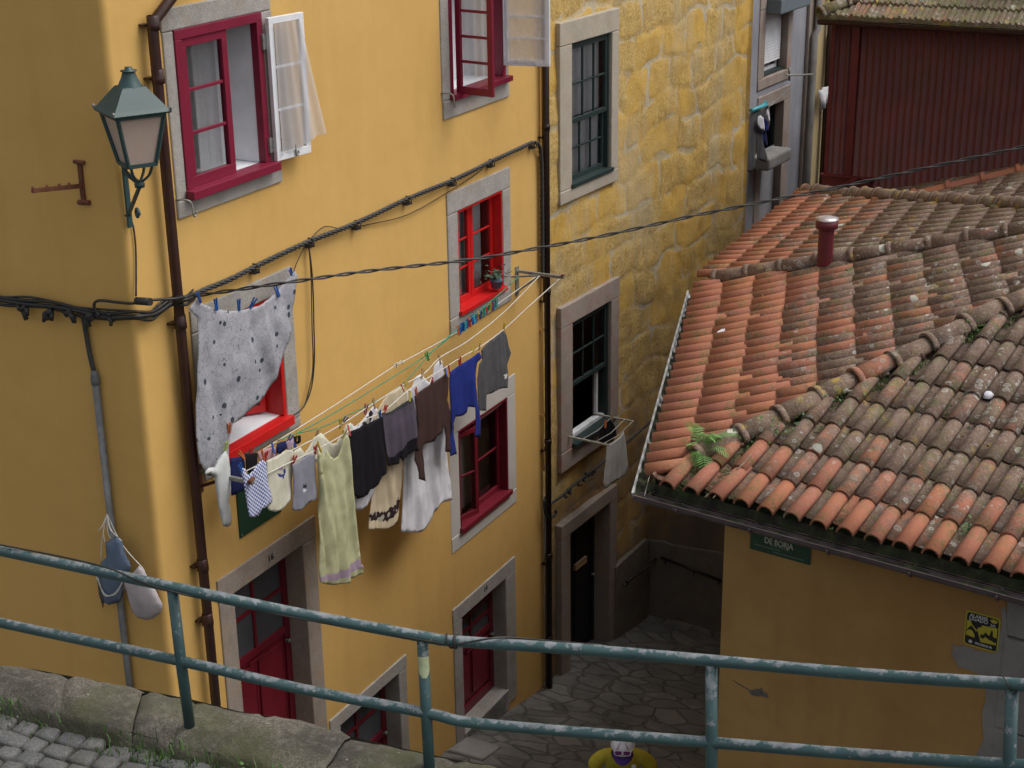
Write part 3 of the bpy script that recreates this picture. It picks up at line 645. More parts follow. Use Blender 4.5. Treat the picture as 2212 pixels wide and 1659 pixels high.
for a in range(len(SS) - 1):
    for b in range(len(ZZ) - 1):
        m, n = (SS[a] + SS[a + 1]) / 2, (ZZ[b] + ZZ[b + 1]) / 2
        if any(h[0] < m < h[1] and h[2] < n < h[3] for h in HO): continue
        q = []
        for u, v in ((a, b), (a + 1, b), (a + 1, b + 1), (a, b + 1)):
            if (u, v) not in idx:
                ff = 1 if 0 < u < len(SS) - 1 else 0; d, rr_ = stone_at(SS[u], ZZ[v]); t = min(1, d / .10)
                off = (t * t * (3 - 2 * t)) * (.003 + .008 * _h(round(rr_ * 97), 3)) + (rr_ - .5) * .006 * t + noise.noise(Vector((SS[u] * 3, ZZ[v] * 3, 1))) * .016 + noise.noise(Vector((SS[u] * .5, ZZ[v] * .4, 9))) * .05 - .045
                k = len(mb.v); idx[(u, v)] = k; mb.v.append(FC.fp(SS[u], ZZ[v], off * ff)); JO[k] = 1 - min(1, d / .075); BA[k] = rr_
            q.append(idx[(u, v)])
        mb.f.append(q); mb.m.append(0); mb.sm.append(True); mb.at.append(None)
T_ = CZ + 2.5; B_ = CZ - 14
mb.add([FC.fp(SE, B_), FC.fp(SE, B_, -7), FC.fp(SE, T_, -7), FC.fp(SE, T_)], [(0, 1, 2, 3)]); mb.add([FC.fp(0, B_, -7), FC.fp(SE, B_, -7), FC.fp(SE, T_, -7), FC.fp(0, T_, -7)], [(0, 1, 2, 3)])
mb.add([FC.fp(-.02, T_, .4), FC.fp(SE + .3, T_, .4), FC.fp(SE + .3, T_, -7), FC.fp(-.02, T_, -7)], [(0, 1, 2, 3)])
mb.add([FC.fp(0, CZ - 4.6, -.5), FC.fp(SE, CZ - 4.6, -.5), FC.fp(SE, CZ - 4.6, -7), FC.fp(0, CZ - 4.6, -7)], [(0, 1, 2, 3)]); mb.add([FC.fp(0, B_, -2.5), FC.fp(SE, B_, -2.5), FC.fp(SE, T_, -2.5), FC.fp(0, T_, -2.5)], [(0, 1, 2, 3)])
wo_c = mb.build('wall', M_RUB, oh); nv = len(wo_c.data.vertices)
for nm_, dd in (('joint', JO), ('bare', BA)): wo_c.data.attributes.new(nm_, 'FLOAT', 'POINT').data.foreach_set('value', [dd.get(k, 0.0) for k in range(nv)])
w, i = frame(FC, C5i, .04, -.13, -.02, M_DGREEN, oh, sill=True, sillo=.07, sillh=.05); tag(w, 'upper dark green sash window with twelve panes'); surround(FC, C5o, C5i, w, M_GRANB, .025)
zm = FC.uv((1270, 245), -.1)[1]
sash(FC, (i[0], i[1], zm - .03, i[3]), .05, 2, 3, -.075, -.03, M_DGREEN, w, bar=.025); sash(FC, (i[0], i[1], i[2], zm + .03), .055, 2, 3, -.12, -.076, M_DGREEN, w, bar=.025)
curtain(FC, (i[0], lerp(i[0], i[1], .97), i[2], i[3]), -.145, M_CURT, w, 6, .006, seed=2)
w, i = frame(FC, C6i, .04, -.15, -.02, M_DGREEN, oh, sill=True, sillo=.12, sillh=.06); tag(w, 'lower dark green sash window, lower sash raised, in a reddened stone surround'); surround(FC, C6o, C6i, w, M_GRAN3, .03)
zm = FC.uv((1234, 830), -.1)[1]
sash(FC, (i[0], i[1], zm, i[3]), .05, 2, 3, -.075, -.03, M_DGREEN, w, bar=.022)
mb = MB(); mb.box(FC, i[1] - .16, i[1] - .12, i[2], zm, -.14, -.10); mb.box(FC, i[0], i[1], i[2], i[2] + .05, -.16, -.06); mb.build('inner_frame', M_WHITE, w)
curtain(FC, (i[0], lerp(i[0], i[1], .3), i[2], zm), -.3, M_CURT, w, 3, .01, seed=12)
mb = MB(); mb.beam(FC.fp(lerp(i[0], i[1], .42), i[2], -.35), FC.fp(lerp(i[0], i[1], .5), i[2] + .55, -.32), .03, .03); mb.build('broom_handle', P['red'], w)
d = door(FC, CDo, CDi, 'black door deep in a granite reveal with a brass letter slot', oh, .24, M_WOODD, glassz=.02, bars=(0, 0), smat=M_GRAN2, proud=.04)
mb = MB(); a0, a1, z0, z1 = CDi; mb.box(FC, lerp(a0, a1, .5), lerp(a0, a1, .78), lerp(z0, z1, .62), lerp(z0, z1, .66), -.25, -.21); mb.build('letter_slot', P['wood'], d)
mb = MB(); mb.box(FC, CDi[0] - .1, CDi[1] + .1, street_z(19.3) - .2, CDi[2] + .0, .02, .42); mb.build('door_step', M_CEM, oh, bevel=.02)

# ================================================================ the grey house further up the alley
FE = Fac(FC.fp(0, 0, -.55), azd(31.3))
def ga(x, y): return (1576.6 + .1462 * x, .1462 * y)
def gb(x, y): return (1546.3 + .1462 * x, 181.9 + .1462 * y)
gh = thing('grey_house', 'narrow grey house with white roller shutters beyond the ochre rubble house', 'house', FE.fp(8, CZ - 14))
G0, G1 = 6.0, FE.uv(ga(1205, 300))[0]
ge = FE.rect(ga(405, 1345), ga(890, -900)); ge = (FE.uv(ga(412, 900))[0], FE.uv(ga(892, 900))[0], FE.uv(ga(405, 1345))[1], CZ + .2)
gi = (FE.uv(ga(500, 900))[0], FE.uv(ga(830, 900))[0], FE.uv(ga(480, 1165))[1], FE.uv(ga(530, 130))[1])
g2 = (FE.uv(gb(580, 1100))[0], FE.uv(gb(1050, 1100))[0], CZ - 13, FE.uv(gb(960, 260))[1] + .25); g2i = (FE.uv(gb(660, 1200))[0], FE.uv(gb(955, 1200))[0], CZ - 12, FE.uv(gb(935, 262))[1])
M_GPL = mk_plaster('stained_grey_plaster', (.33, .34, .38), (.20, .20, .23), 1.0)
mb = MB(); wall_grid(mb, FE, G0, G1, CZ - 14, CZ + 2, [shrink(ge, .03), shrink(g2, .03)])
mb.add([FE.fp(G1, CZ - 14), FE.fp(G1, CZ - 14, -6), FE.fp(G1, CZ + 2, -6), FE.fp(G1, CZ + 2)], [(0, 1, 2, 3)]); mb.add([FE.fp(G0, CZ - 14, -2), FE.fp(G1, CZ - 14, -2), FE.fp(G1, CZ + 2, -2), FE.fp(G0, CZ + 2, -2)], [(0, 1, 2, 3)])
mb.add([FE.fp(G0, CZ + 2, .3), FE.fp(G1, CZ + 2, .3), FE.fp(G1, CZ + 2, -6), FE.fp(G0, CZ + 2, -6)], [(0, 1, 2, 3)]); mb.build('wall', M_GPL, gh)
def shutter(F, a0, a1, z0, z1, o, parent, mat):
    mb = MB(); n = int((z1 - z0) / .052)
    for k in range(n):
        z = z1 - (k + 1) * .052; mb.add([F.fp(a0, z, o + .012), F.fp(a1, z, o + .012), F.fp(a1, z + .044, o), F.fp(a0, z + .044, o), F.fp(a0, z + .052, o - .01), F.fp(a1, z + .052, o - .01)], [(0, 1, 2, 3), (3, 2, 5, 4)])
    return mb.build('roller_shutter', mat, parent)
w, i = frame(FE, gi, .04, -.2, -.14, M_DGREEN, gh, sill=True, sillo=.1); tag(w, 'window with its white roller shutter nearly down'); surround(FE, ge, gi, w, M_GRAN3, .02, .2)
zb = FE.uv(ga(525, 970), -.1)[1]; shutter(FE, i[0], i[1], zb, i[3], -.11, w, M_WHITE); sash(FE, (i[0], i[1], i[2], zb + .1), .05, 1, 3, -.2, -.16, M_WHITE, w)
mb = MB(); a, z = FE.uv(ga(600, 60)); mb.box(FE, i[0] - .05, i[1] + .35, i[3] - .05, i[3] + .22, .0, .28); mb.build('awning_box', simple('blue_grey_canvas', (.12, .15, .17)), w, bevel=.03)
w, i = frame(FE, g2i, .04, -.2, -.14, M_DGREEN, gh); tag(w, 'tall opening with a grey roller shutter below a cement shelf'); surround(FE, g2, g2i, w, M_GRAN3, .02, .2)
zl = FE.uv(gb(760, 960))[1]; shutter(FE, i[0], i[1], i[2], zl - .05, -.12, w, simple('grey_shutter', (.26, .26, .28)))
mb = MB(); mb.box(FE, FE.uv(gb(745, 960), .3)[0], FE.uv(gb(1085, 800), .3)[0], zl - .20, zl + .02, -.02, .36); mb.build('cement_shelf', M_CEM, w, bevel=.04)
mb = MB(); mb.box(FE, i[0], i[1], zl, i[3], -.5, -.46); mb.build('backing_panel', M_GPL, w)
mb = MB(); s = FE.uv(ga(1165, 900))[0]; mb.box(FE, s - .22, s + .18, CZ - 14, CZ + 2, .0, .06); mb.build('stone_quoins', M_GRAN2, gh, bevel=.02)
mb = MB(); mb.tube([FE.fp(s - .1, CZ - 14, .13), FE.fp(s - .1, FE.uv(ga(1165, 500))[1], .13), FE.fp(s + .02, FE.uv(ga(1200, 420))[1], .13), FE.fp(s + .02, CZ + 1, .13)], .06, 10); mb.build('rain_pipe', M_CEM, gh)
# cream house at the far end
ch = thing('cream_house', 'cream plastered house glimpsed between the grey house and the red metal wall', 'house', FE.fp(14, CZ - 14))
F1 = G1 + 9; wo_ = (FE.uv(ga(1385, 900))[0], FE.uv(ga(1462, 900))[0], FE.uv(ga(1385, 1310))[1], FE.uv(ga(1385, 760))[1]); wo2 = (FE.uv(gb(1603, 900))[0], FE.uv(gb(1665, 900))[0] + .4, FE.uv(gb(1600, 1110))[1], FE.uv(gb(1605, 700))[1])
mb = MB(); wall_grid(mb, FE, G1, F1, CZ - 14, CZ + 2, [wo_, wo2], .08)
mb.add([FE.fp(G1, CZ + 2, .3), FE.fp(F1, CZ + 2, .3), FE.fp(F1, CZ + 2, -6), FE.fp(G1, CZ + 2, -6)], [(0, 1, 2, 3)])
for h in (wo_, wo2):
    for a in (h[0], h[1]): mb.add([FE.fp(a, h[2], .08), FE.fp(a, h[3], .08), FE.fp(a, h[3], -.3), FE.fp(a, h[2], -.3)], [(0, 1, 2, 3)])
    for z in (h[2], h[3]): mb.add([FE.fp(h[0], z, .08), FE.fp(h[1], z, .08), FE.fp(h[1], z, -.3), FE.fp(h[0], z, -.3)], [(0, 1, 2, 3)])
mb.build('wall', M_CREAM, ch)
for h, lab in ((wo_, 'dark window under a grey awning'), (wo2, 'lower dark window')):
    w, i = frame(FE, h, .05, -.15, -.1, M_DGREEN, ch); tag(w, lab); mb = MB(); mb.box(FE, h[0], h[1], h[2], h[3], -.34, -.3); mb.build('backing', M_DARK, w)
    sash(FE, i, .04, 2, 1, -.14, -.1, M_DGREEN, w)
    if h is wo_:
        mb = MB(); P_ = [(.10, .0), (.55, -.02), (.62, -.1), (.62, -.32), (.52, -.34), (.10, -.06)]
        for a in (0,): 
            A_ = [FE.fp(h[0] - .1, h[3] + .35 + z, o) for o, z in P_] + [FE.fp(h[1] + .5, h[3] + .35 + z, o) for o, z in P_]; n = len(P_)
            mb.add(A_, [list(range(n)), list(range(n, 2 * n))] + [(i_, (i_ + 1) % n, n + (i_ + 1) % n, n + i_) for i_ in range(n)])
        mb.build('awning', simple('grey_awning', (.22, .23, .25)), w)
mb = MB(); s = FE.uv(ga(1335, 900))[0]; mb.tube([FE.fp(s, CZ - 14, .17), FE.fp(s, CZ + 2, .17)], .065, 10); mb.build('rain_pipe', M_BROWN, ch)
for k, (pa, lab) in enumerate(((ga(1375, 1310), 'white cloth hung over the sill of the cream house'),)):
    a, z = FE.uv(pa, .3); mb = MB()
    V = [FE.fp(a + .55 * u, z - .04 - .36 * v + .12 * u * (v > .4), .28 + .05 * sin(u * 8) - .06 * (v < .2)) for v in (0, .15, .5, 1) for u in (0, .25, .5, .75, 1)]
    mb.add(V, [(r * 5 + c, r * 5 + c + 1, r * 5 + c + 6, r * 5 + c + 5) for r in range(3) for c in range(4)], 0, True)
    o = mb.build('hanging_cloth', C['white']); o.modifiers.new('s', 'SOLIDIFY').thickness = .01; tag(o, lab, 'cloth')

# ================================================================ the red corrugated metal house
rh = thing('red_metal_house', 'house clad in dark red corrugated steel under a mossy tiled roof', 'house', (-2, GY, CZ - 14))
def gg(x, y): return (1788.9 + .1914 * x, .1914 * y)          # crop 2950,0..3648,200
XL = FG.uv((1800, 80))[0]; XR = 4.5; ZGUT = FG.uv((1790, 45), .3)[1]; ZGT = ZGUT + .05
mb = MB(); n = int((XR - XL) / .0115)
prof = [(XL + k * .0115, .012 * sin(2 * pi * k * .0115 / .092)) for k in range(n)]
zs_ = [CZ - 14, FG.uv((2007, 225))[1] - .002, FG.uv((2007, 225))[1] + .002, ZGT]
V = []; 
for j, z in enumerate(zs_):
    for x, o in prof: V.append(FG.fp(x, z, o + (.012 if j < 2 else 0)))
mb.add(V, [(j * n + k, j * n + k + 1, (j + 1) * n + k + 1, (j + 1) * n + k) for j in range(3) for k in range(n - 1)], 0, True)
mb.add([FG.fp(XL, CZ - 14), FG.fp(XL, CZ - 14, -9), FG.fp(XL, ZGT, -9), FG.fp(XL, ZGT)], [(0, 1, 2, 3)]); mb.add([FG.fp(XR, CZ - 14), FG.fp(XR, CZ - 14, -9), FG.fp(XR, ZGT, -9), FG.fp(XR, ZGT)], [(0, 1, 2, 3)])
t = NT('dark_red_corrugated_sheet'); zz = t.N('ShaderNodeSeparateXYZ'); t.L(t.tc, zz.inputs[0])
rs = t.ramp(t.noise(1.2, 5, .65, t.mapped((6, 1, .7))), [(.42, 0), (.62, 1)]); c = t.ramp(t.noise(2.5, 4), [(.3, (.075, .011, .012)), (.7, (.12, .017, .016))])
c = t.mix(t.math('MULTIPLY', rs, .3), c, (.055, .035, .016)); M_SHEET = t.fin(c, .6, t.bump(t.noise(25, 4), .2, .004))
mb.build('wall', M_SHEET, rh)
mb = MB(); s = FG.uv((2007, 225))[1]
mb.box(FG, XL - .02, XL + .04, CZ - 14, ZGT, .0, .03); x = FG.uv((1837, 300))[0]; mb.box(FG, x - .05, x + .05, CZ - 14, ZGT, .014, .04)
a, z = FG.uv((1790, 378)); mb.box(FG, XL - .03, XL + .62, z - 1.4, z, .02, .06); mb.box(FG, XL - .05, XL + .7, z, z + .03, .02, .09)
p = FG.uv((1800, 415), .2); q = FG.uv((1845, 388), .2); mb.beam(FG.fp(p[0], p[1], .2), FG.fp(q[0], q[1], .1), .12, .04)
mb.build('flashing', M_CORR, rh, bevel=.004)
mb = MB(); n = 20                                               # half-round gutter along the eave
def gutter(mb, p, q, r, out, w=1.0, segs=10, mi=0, thick=.006):
    """open half-round gutter from p to q; out is the horizontal direction away from the house"""
    p, q, out = Vector(p), Vector(q), Vector(out)
    sec = [(cos(pi + pi * k / segs) * r * w, sin(pi + pi * k / segs) * r) for k in range(segs + 1)]
    sec = [(-x, y) for x, y in sec][::-1]
    inn = [(x * (1 - thick / r), y * (1 - thick / r)) for x, y in sec]
    L = sec + [(sec[-1][0] + .006, .014), (sec[-1][0] - .012, .012)] + inn[::-1]
    m = len(L); V = [p + out * x + Vector((0, 0, y)) for x, y in L] + [q + out * x + Vector((0, 0, y)) for x, y in L]
    mb.add(V, [(i_, (i_ + 1) % m, m + (i_ + 1) % m, m + i_) for i_ in range(m)] + [list(range(m))[::-1], list(range(m, 2 * m))], mi)
gx = FG.uv((1768, 45), .3)[0]; GP, GQ = FG.fp(gx, ZGUT, .30), FG.fp(XR + .2, ZGUT, .30)
mb = MB(); gutter(mb, GP, GQ, .058, (0, -1, 0)); mb.box(FG, XL - .15, XR, ZGUT - .05, ZGUT + .0, .02, .23); mb.build('gutter', M_BROWN, rh)
# its roof: interlocking ribbed tiles
pit = radians(24); gy0 = GY - .30; mb = MB()
LW, LH = .205, .34; x0 = XL - .15; nc = int((XR + .2 - x0) / LW); U = [0, .14, .2, .28, .42, .5, .62, .72, .82, .88, .95]; H = [.012, .012, .042, .042, .008, .02, .02, .008, .008, .03, .03]
rnd = random.Random(3)
for r in range(14):
    for c in range(nc):
        xa = x0 + c * LW; lo = r * LH * cos(pit) * .98
        if xa < x0 + lo * .95 - .1: continue
        jz = rnd.uniform(-.006, .006); V = []; S_ = .45 + .5 * rnd.random() if (c > 9 or r) else .15 + .5 * rnd.random()
        for (t_, lift) in ((0, .0), (0, .045), (1.06, .012)):
            for u, h in zip(U + [1.0], H + [.012]):
                b = (r + t_) * LH; V.append(Vector((xa + u * LW, gy0 + b * cos(pit), ZGUT + .02 + b * sin(pit) + (h if lift else 0) + lift + jz)))
        m = len(U) + 1; mb.add(V, [(j * m + k, j * m + k + 1, (j + 1) * m + k + 1, (j + 1) * m + k) for j in range(2) for k in range(m - 1)], 0, False, S_)
mb.add([(x0, gy0, ZGUT), (XR + .2, gy0, ZGUT), (XR + .2, gy0 + 5, ZGUT + 5 * tan(pit) - .02), (x0 + 4.7, gy0 + 5, ZGUT + 5 * tan(pit) - .02)], [(0, 1, 2, 3)], 0, False, .9)
mb.add([(x0, gy0, ZGUT), (x0 + 4.7, gy0 + 5, ZGUT + 5 * tan(pit) - .02), (x0, gy0 + 12, ZGUT)], [(0, 1, 2)], 0, False, .6)
mb.build('roof', M_TILE_O, rh)

def arc_tile(mb, c, e, g, n, L, r0, r1, up=True, at=0, seg=7, th=.013, mi=0, flat=1.0):
    """one clay barrel tile: c = middle of its lower edge, g = direction up the slope, r0/r1 = radius at the lower/upper end"""
    V = []
    for (d, r) in ((0, r0), (L, r1)):
        for rr in (r, r - th):
            for k in range(seg + 1):
                a = pi * k / seg; x = cos(a) * rr; y = sin(a) * rr * flat
                if not up: y = -y
                V.append(c + e * x + n * y + g * d)
    m = seg + 1; f = []
    for k in range(seg):
        f += [(k, k + 1, 2 * m + k + 1, 2 * m + k), (m + k, 3 * m + k, 3 * m + k + 1, m + k + 1), (k, m + k, m + k + 1, k + 1), (2 * m + k, 2 * m + k + 1, 3 * m + k + 1, 3 * m + k)]
    f += [(0, 2 * m, 3 * m, m), (seg, m + seg, 3 * m + seg, 2 * m + seg)]
    b = len(mb.v); mb.v += V
    for i_, q in enumerate(f):
        mb.f.append([b + j for j in q]); mb.m.append(mi); mb.sm.append(i_ < seg * 4 and i_ % 4 < 2); mb.at.append(at)
def caps(mb, p, q, nrm, r0=.115, r1=.09, L=.44, ex=.37, jit=.012, seed=1, lip=True, sag=0):
    p, q = Vector(p), Vector(q); g = (q - p).normalized(); D = (q - p).length; e = g.cross(Vector(nrm)).normalized(); n = e.cross(g).normalized(); rnd = random.Random(seed)
    if n.z < 0: n = -n
    k = 0; d = 0
    while d < D - .05:
        gg_ = (g + e * rnd.uniform(-.02, .02) + n * rnd.uniform(-.015, .025)).normalized()
        c = p + g * d + n * (rnd.uniform(0, jit) - sag * sin(pi * d / D)) + e * rnd.uniform(-jit, jit); a = rnd.random()
        arc_tile(mb, c, e, gg_, n, L, r0, r1, True, a, 9, .016, 0, 1.15)
        if lip: arc_tile(mb, c - gg_ * .012, e, gg_, n, .055, r0 + .012, r0 + .003, True, a, 9, .02, 0, 1.15)
        d += ex * rnd.uniform(.95, 1.05)
capm = MB(); hp = Vector((x0 + .05, gy0 + .02, ZGUT + .05)); caps(capm, hp, hp + Vector((.95, 1, tan(pit))) * 4, (0, 0, 1), .10, .085, seed=5); capm.build('hip_tiles', M_TILE_O, rh)
mb = MB(); q = Vector((FG.uv((2200, 40), -.55)[0], GY + .55, ZGUT + .3)); mb.wbox(q + Vector((.14, 0, .55)), (.36, .36, 1.6)); mb.build("chimney", M_CORR, rh, bevel=.01)
o = None

# ================================================================ the near house with the barrel-tiled roof
nh = thing('tiled_corner_house', 'low corner house with a lichened barrel-tile roof and ochre walls', 'house', FD.fp(1.2, street_z(10)))
p1, p2 = radians(15.5), radians(17)
G1_ = (U1 + Vector((0, 0, tan(p1)))).normalized(); G2_ = (U2 + Vector((0, 0, tan(p2)))).normalized()
N1 = E1.cross(G1_).normalized(); N1 = N1 if N1.z > 0 else -N1; N2 = E2.cross(G2_).normalized(); N2 = N2 if N2.z > 0 else -N2
HIP = N1.cross(N2).normalized(); HIP = HIP if HIP.z > 0 else -HIP
def on2(px, py): return hit(px, py, K, N2)
K2 = on2(1500, 627); H2a = on2(1551, 622); H2b = on2(2212, 520); H2d = (H2b - H2a).normalized(); E3 = azd(25.3)
N3 = E3.cross(H2d).normalized(); N3 = N3 if N3.z > 0 else -N3
def on3(px, py): return hit(px, py, H2a, N3)
K3 = on3(1732, 428); K2b = hit(1502, 624, H2a, N3); H3b = on3(2212, 463); H3c = K3 + (H3b - K3) * 1.9

def kick(b): return .035 * math.exp(-max(b, 0) / .45)
def field(mb, O, e, g, nrm, lim, RC=(.070, .060), HC_=(.053, .040), pan0=.11, pitch=.21, ex=.335, L=.43, seed=1, agef=None, a_rng=(0, 10), rj=.006, start=.0):
    """covers and channels laid in courses; lim(a) gives the stretch up the slope that is roofed"""
    rnd = random.Random(seed); k = int(a_rng[0] / pitch) - 1
    while k * pitch < a_rng[1]:
        a0 = (k + .5) * pitch; k += 1
        offs = rnd.uniform(-.02, .02)
        for cover in (False, True):
            a = a0 + (pitch / 2 if cover else 0); iv = lim(a)
            if not iv: continue
            lo, hi = iv; j = 0; b = lo + (0 if cover else pan0)
            while b < hi - .06:
                Lr = min(L, hi - b + .04); jx = rnd.uniform(-rj, rj); yaw = rnd.uniform(-.022, .022)
                c = O + e * (a + jx) + g * (b + rnd.uniform(-.012, .012)) + nrm * (kick(b) + (HC_[0] if cover else .058) + rnd.uniform(-.004, .004))
                c2 = O + e * a + g * (b + Lr) + nrm * (kick(b + Lr) + (HC_[1] if cover else .047)); gd = (c2 - c).normalized(); gd = (gd + e * yaw).normalized()
                at = agef(a, b, rnd) if agef else rnd.random()
                if cover: arc_tile(mb, c, e, gd, nrm, Lr, RC[0], RC[1], True, at)
                else: arc_tile(mb, c, e, gd, nrm, Lr, .082, .092, False, min(.99, at + .28), 6, .012, 0, .6)
                b += ex
def clipline(P_, e, g, O):
    """a convex outline in plane coordinates -> the interval up the slope at a"""
    Q = [((p - O).dot(e), (p - O).dot(g)) for p in P_]
    # e and g need not be square to each other
    eg = e.dot(g); Q = [((x - y * eg) / (1 - eg * eg), (y - x * eg) / (1 - eg * eg)) for x, y in Q]
    def lim(a):
        ys = []
        for (x0, y0), (x1, y1) in zip(Q, Q[1:] + Q[:1]):
            if (x0 <= a) != (x1 <= a): ys.append(y0 + (y1 - y0) * (a - x0) / (x1 - x0))
        return (min(ys), max(ys)) if len(ys) >= 2 and max(ys) - min(ys) > .08 else None
    return lim
def age1(a, b, r): return min(.98, max(.02, .16 + .50 * min(1, b / .9) + r.uniform(-.1, .2)))
R_END = 7.0
hipT = K + HIP * 7.5; far1 = K + E1 * R_END
in_ = .05
mb = MB()
P1poly = [K + G1_ * in_, K + E1 * R_END + G1_ * in_, K + E1 * R_END + G1_ * 6, hipT]
field(mb, K, E1, G1_, N1, clipline(P1poly, E1, G1_, K), ex=.385, L=.48, seed=11, agef=age1, a_rng=(-.5, R_END)); mb.add([p - N1 * .03 for p in (K + G1_ * .1, K + E1 * R_END + G1_ * .1, K + E1 * R_END + G1_ * 6, hipT)], [(0, 1, 2, 3)], 1, False, .9)
mb.build('front_roof_slope', [M_TILE, M_MOSS], nh)
def age2(a, b, r): return min(.98, max(.02, .08 + .56 * min(1, b / 1.9) + r.uniform(-.1, .22)))
mb = MB(); P2poly = [K + G2_ * in_, hipT, on2(2600, 455), H2b, H2a - G2_ * .25, K2 + G2_ * in_]
field(mb, K, E2, G2_, N2, clipline(P2poly, E2, G2_, K), RC=(.072, .068), HC_=(.047, .042), seed=12, agef=age2, a_rng=(-.3, 6.5), rj=.008); mb.add([p - N2 * .03 for p in P2poly[:4] + [K2 + G2_ * .1]], [(0, 1, 2, 3, 4)], 1, False, .9)
mb.build('side_roof_slope', [M_TILE, M_MOSS], nh)
def age3(a, b, r): return min(.99, max(.05, .22 + .6 * min(1, b / 2.0) + r.uniform(-.12, .2)))
mb = MB(); P3poly = [K2b, H2a, H2b, H3c, H3b, K3]
field(mb, K2b, E3, H2d, N3, clipline([K2b + E3 * .02, H2b + H2d * 2, H3c, K3], E3, H2d, K2b), pitch=.2, seed=13, agef=age3, a_rng=(.0, 9), rj=.012); mb.add([p - N3 * .02 for p in [K2b, H2b + H2d * 2, H3c, K3]], [(0, 1, 2, 3)], 1, False, .9)
mb.build('rear_roof_slope', [M_TILE, M_MOSS], nh)
mb = MB()
caps(mb, K + HIP * .52 + Vector((0, 0, .055)), hipT + Vector((0, 0, .06)), (0, 0, 1), .100, .082, .45, .39, seed=2)
mb.build('hip_tiles', M_CAP, nh)
mb = MB(); caps(mb, H2a + N2 * .08 - H2d * .0, H2b + H2d * 2 + N2 * .08, N2, .098, .082, .45, .38, seed=3); mb.build('verge_tiles', M_CAP, nh)
mb = MB(); caps(mb, K3 + N3 * .06 + (H3b - K3).normalized() * .12, H3c + N3 * .06, (0, 0, 1), .10, .085, .40, .31, jit=.02, seed=4); mb.build('ridge_tiles', mk_tile('mossy_ridge_tile', .5, 1.0, 1.4), nh)
# far side of the roof and the walls
WL = [FD.fp(.42, 0), FD.fp(6.9, 0)]; wl0 = hit(1566, 1127, FD.O, FD.n); S0 = (wl0 - FD.O).dot(FD.d)
SR = FD.uv((2172, 1400))[0]; zt = K.z - .02
FL = Fac(FD.fp(S0, 0), -E2, None)
if FL.n.dot(FD.d) > 0: FL = Fac(FD.fp(S0, 0), -E2, -FL.n)
mb = MB(); mb.add([FD.fp(S0, CZ - 13.5), FD.fp(SR, CZ - 13.5), FD.fp(SR, zt), FD.fp(S0, zt)], [(0, 1, 2, 3)])
la = FD.fp(S0, 0); lb = la + E2 * 5.1; lc = Vector((K3.x, K3.y, 0)) + Vector((.35, -.1, 0)); ld = lc + Vector((5, -.4, 0))
for a, b, z in ((la, lb, zt), (lb, lc, K2.z), (lc, ld, K3.z)):
    mb.add([(a.x, a.y, CZ - 14), (b.x, b.y, CZ - 14), (b.x, b.y, z), (a.x, a.y, z)], [(0, 1, 2, 3)])
mb.build('wall', M_OCH, nh)
mb = MB(); mb.add([p - Vector((0, 0, .02)) for p in (K + U1 * .05 + U2 * .05, K2 + U2 * .05, K3 + U2 * .05, H3c, K + E1 * R_END + U1 * .05)], [(0, 1, 2, 3, 4)]) ; mb.build('soffit', simple('dark_boarding', (.05, .035, .028)), nh)
# wall foot: bare stone pier right of the door, patch of grey render
mb = MB(); rnd = random.Random(5); z = CZ - 13.5
while z < zt - .05:
    h = rnd.uniform(.32, .5); mb.box(FD, SR - rnd.uniform(.0, .03), SR + 3, z, min(z + h - .012, zt), -.3, rnd.uniform(.0, .025)); z += h
mb.build('stone_pier', M_CEM, nh, bevel=.015)
def px_patch(F, pts, o0, o1, name, mat, parent, jag=.012, sub=4, seed=1):
    rnd = random.Random(seed); Q = [F.uv(p, o1) for p in pts]; R_ = []
    for (a, b), (c, d) in zip(Q, Q[1:] + Q[:1]):
        for k in range(sub): t = k / sub; R_.append((a + (c - a) * t + rnd.uniform(-jag, jag), b + (d - b) * t + rnd.uniform(-jag, jag)))
    mb = MB(); mb.prism(F, R_, o0, o1); return mb.build(name, mat, parent)
px_patch(FD, [(2060, 1395), (2090, 1396), (2130, 1412), (2175, 1400), (2175, 1460), (2150, 1462), (2110, 1455), (2070, 1440), (2056, 1415)], -.01, .006, 'render_patch', M_CEM, nh)
px_patch(FD, [(2175, 1290), (2176, 1700), (2105, 1700), (2125, 1560), (2135, 1470), (2152, 1420), (2160, 1330)], -.01, .004, 'bare_mortar_edge', M_CEM, nh, .02)
# gutters on brackets
M_GUT = simple('purplish_painted_zinc_gutter', (.075, .055, .06), .3, 9, .38, .2, 40, .002, .5)
mb = MB(); go1 = -U1; zg = -.012
ga_, gb_ = K - U1 * .02 + Vector((0, 0, zg)), K + E1 * R_END - U1 * .02 + Vector((0, 0, zg)); gutter(mb, ga_ - E1 * .03, gb_, .05, go1); 
for k in range(12):
    c = K + E1 * (.35 + k * .62) + Vector((0, 0, zg)) - U1 * .02
    mb.tube([c - U1 * .0 + (-U1) * (cos(pi + pi * j / 8) * .056) + Vector((0, 0, sin(pi + pi * j / 8) * .056)) for j in range(9)], .010, 5)
mb.build('gutter', M_GUT, nh)
M_ZINC = simple('weathered_zinc', (.33, .34, .34), .2, 9, .5, .2, 40, .002, .5)
mb = MB(); gutter(mb, K - U2 * .02 + Vector((0, 0, zg - .004)), K2 - U2 * .02 + Vector((0, 0, zg - .004)), .05, -U2); mb.build('gutter', M_ZINC, nh)
tag([o for o in bpy.data.objects if o.name.startswith('gutter') and o.parent == nh][-1], 'pale zinc side gutter')
mb = MB(); rnd = random.Random(8)                                 # moss and earth silted in the gutters
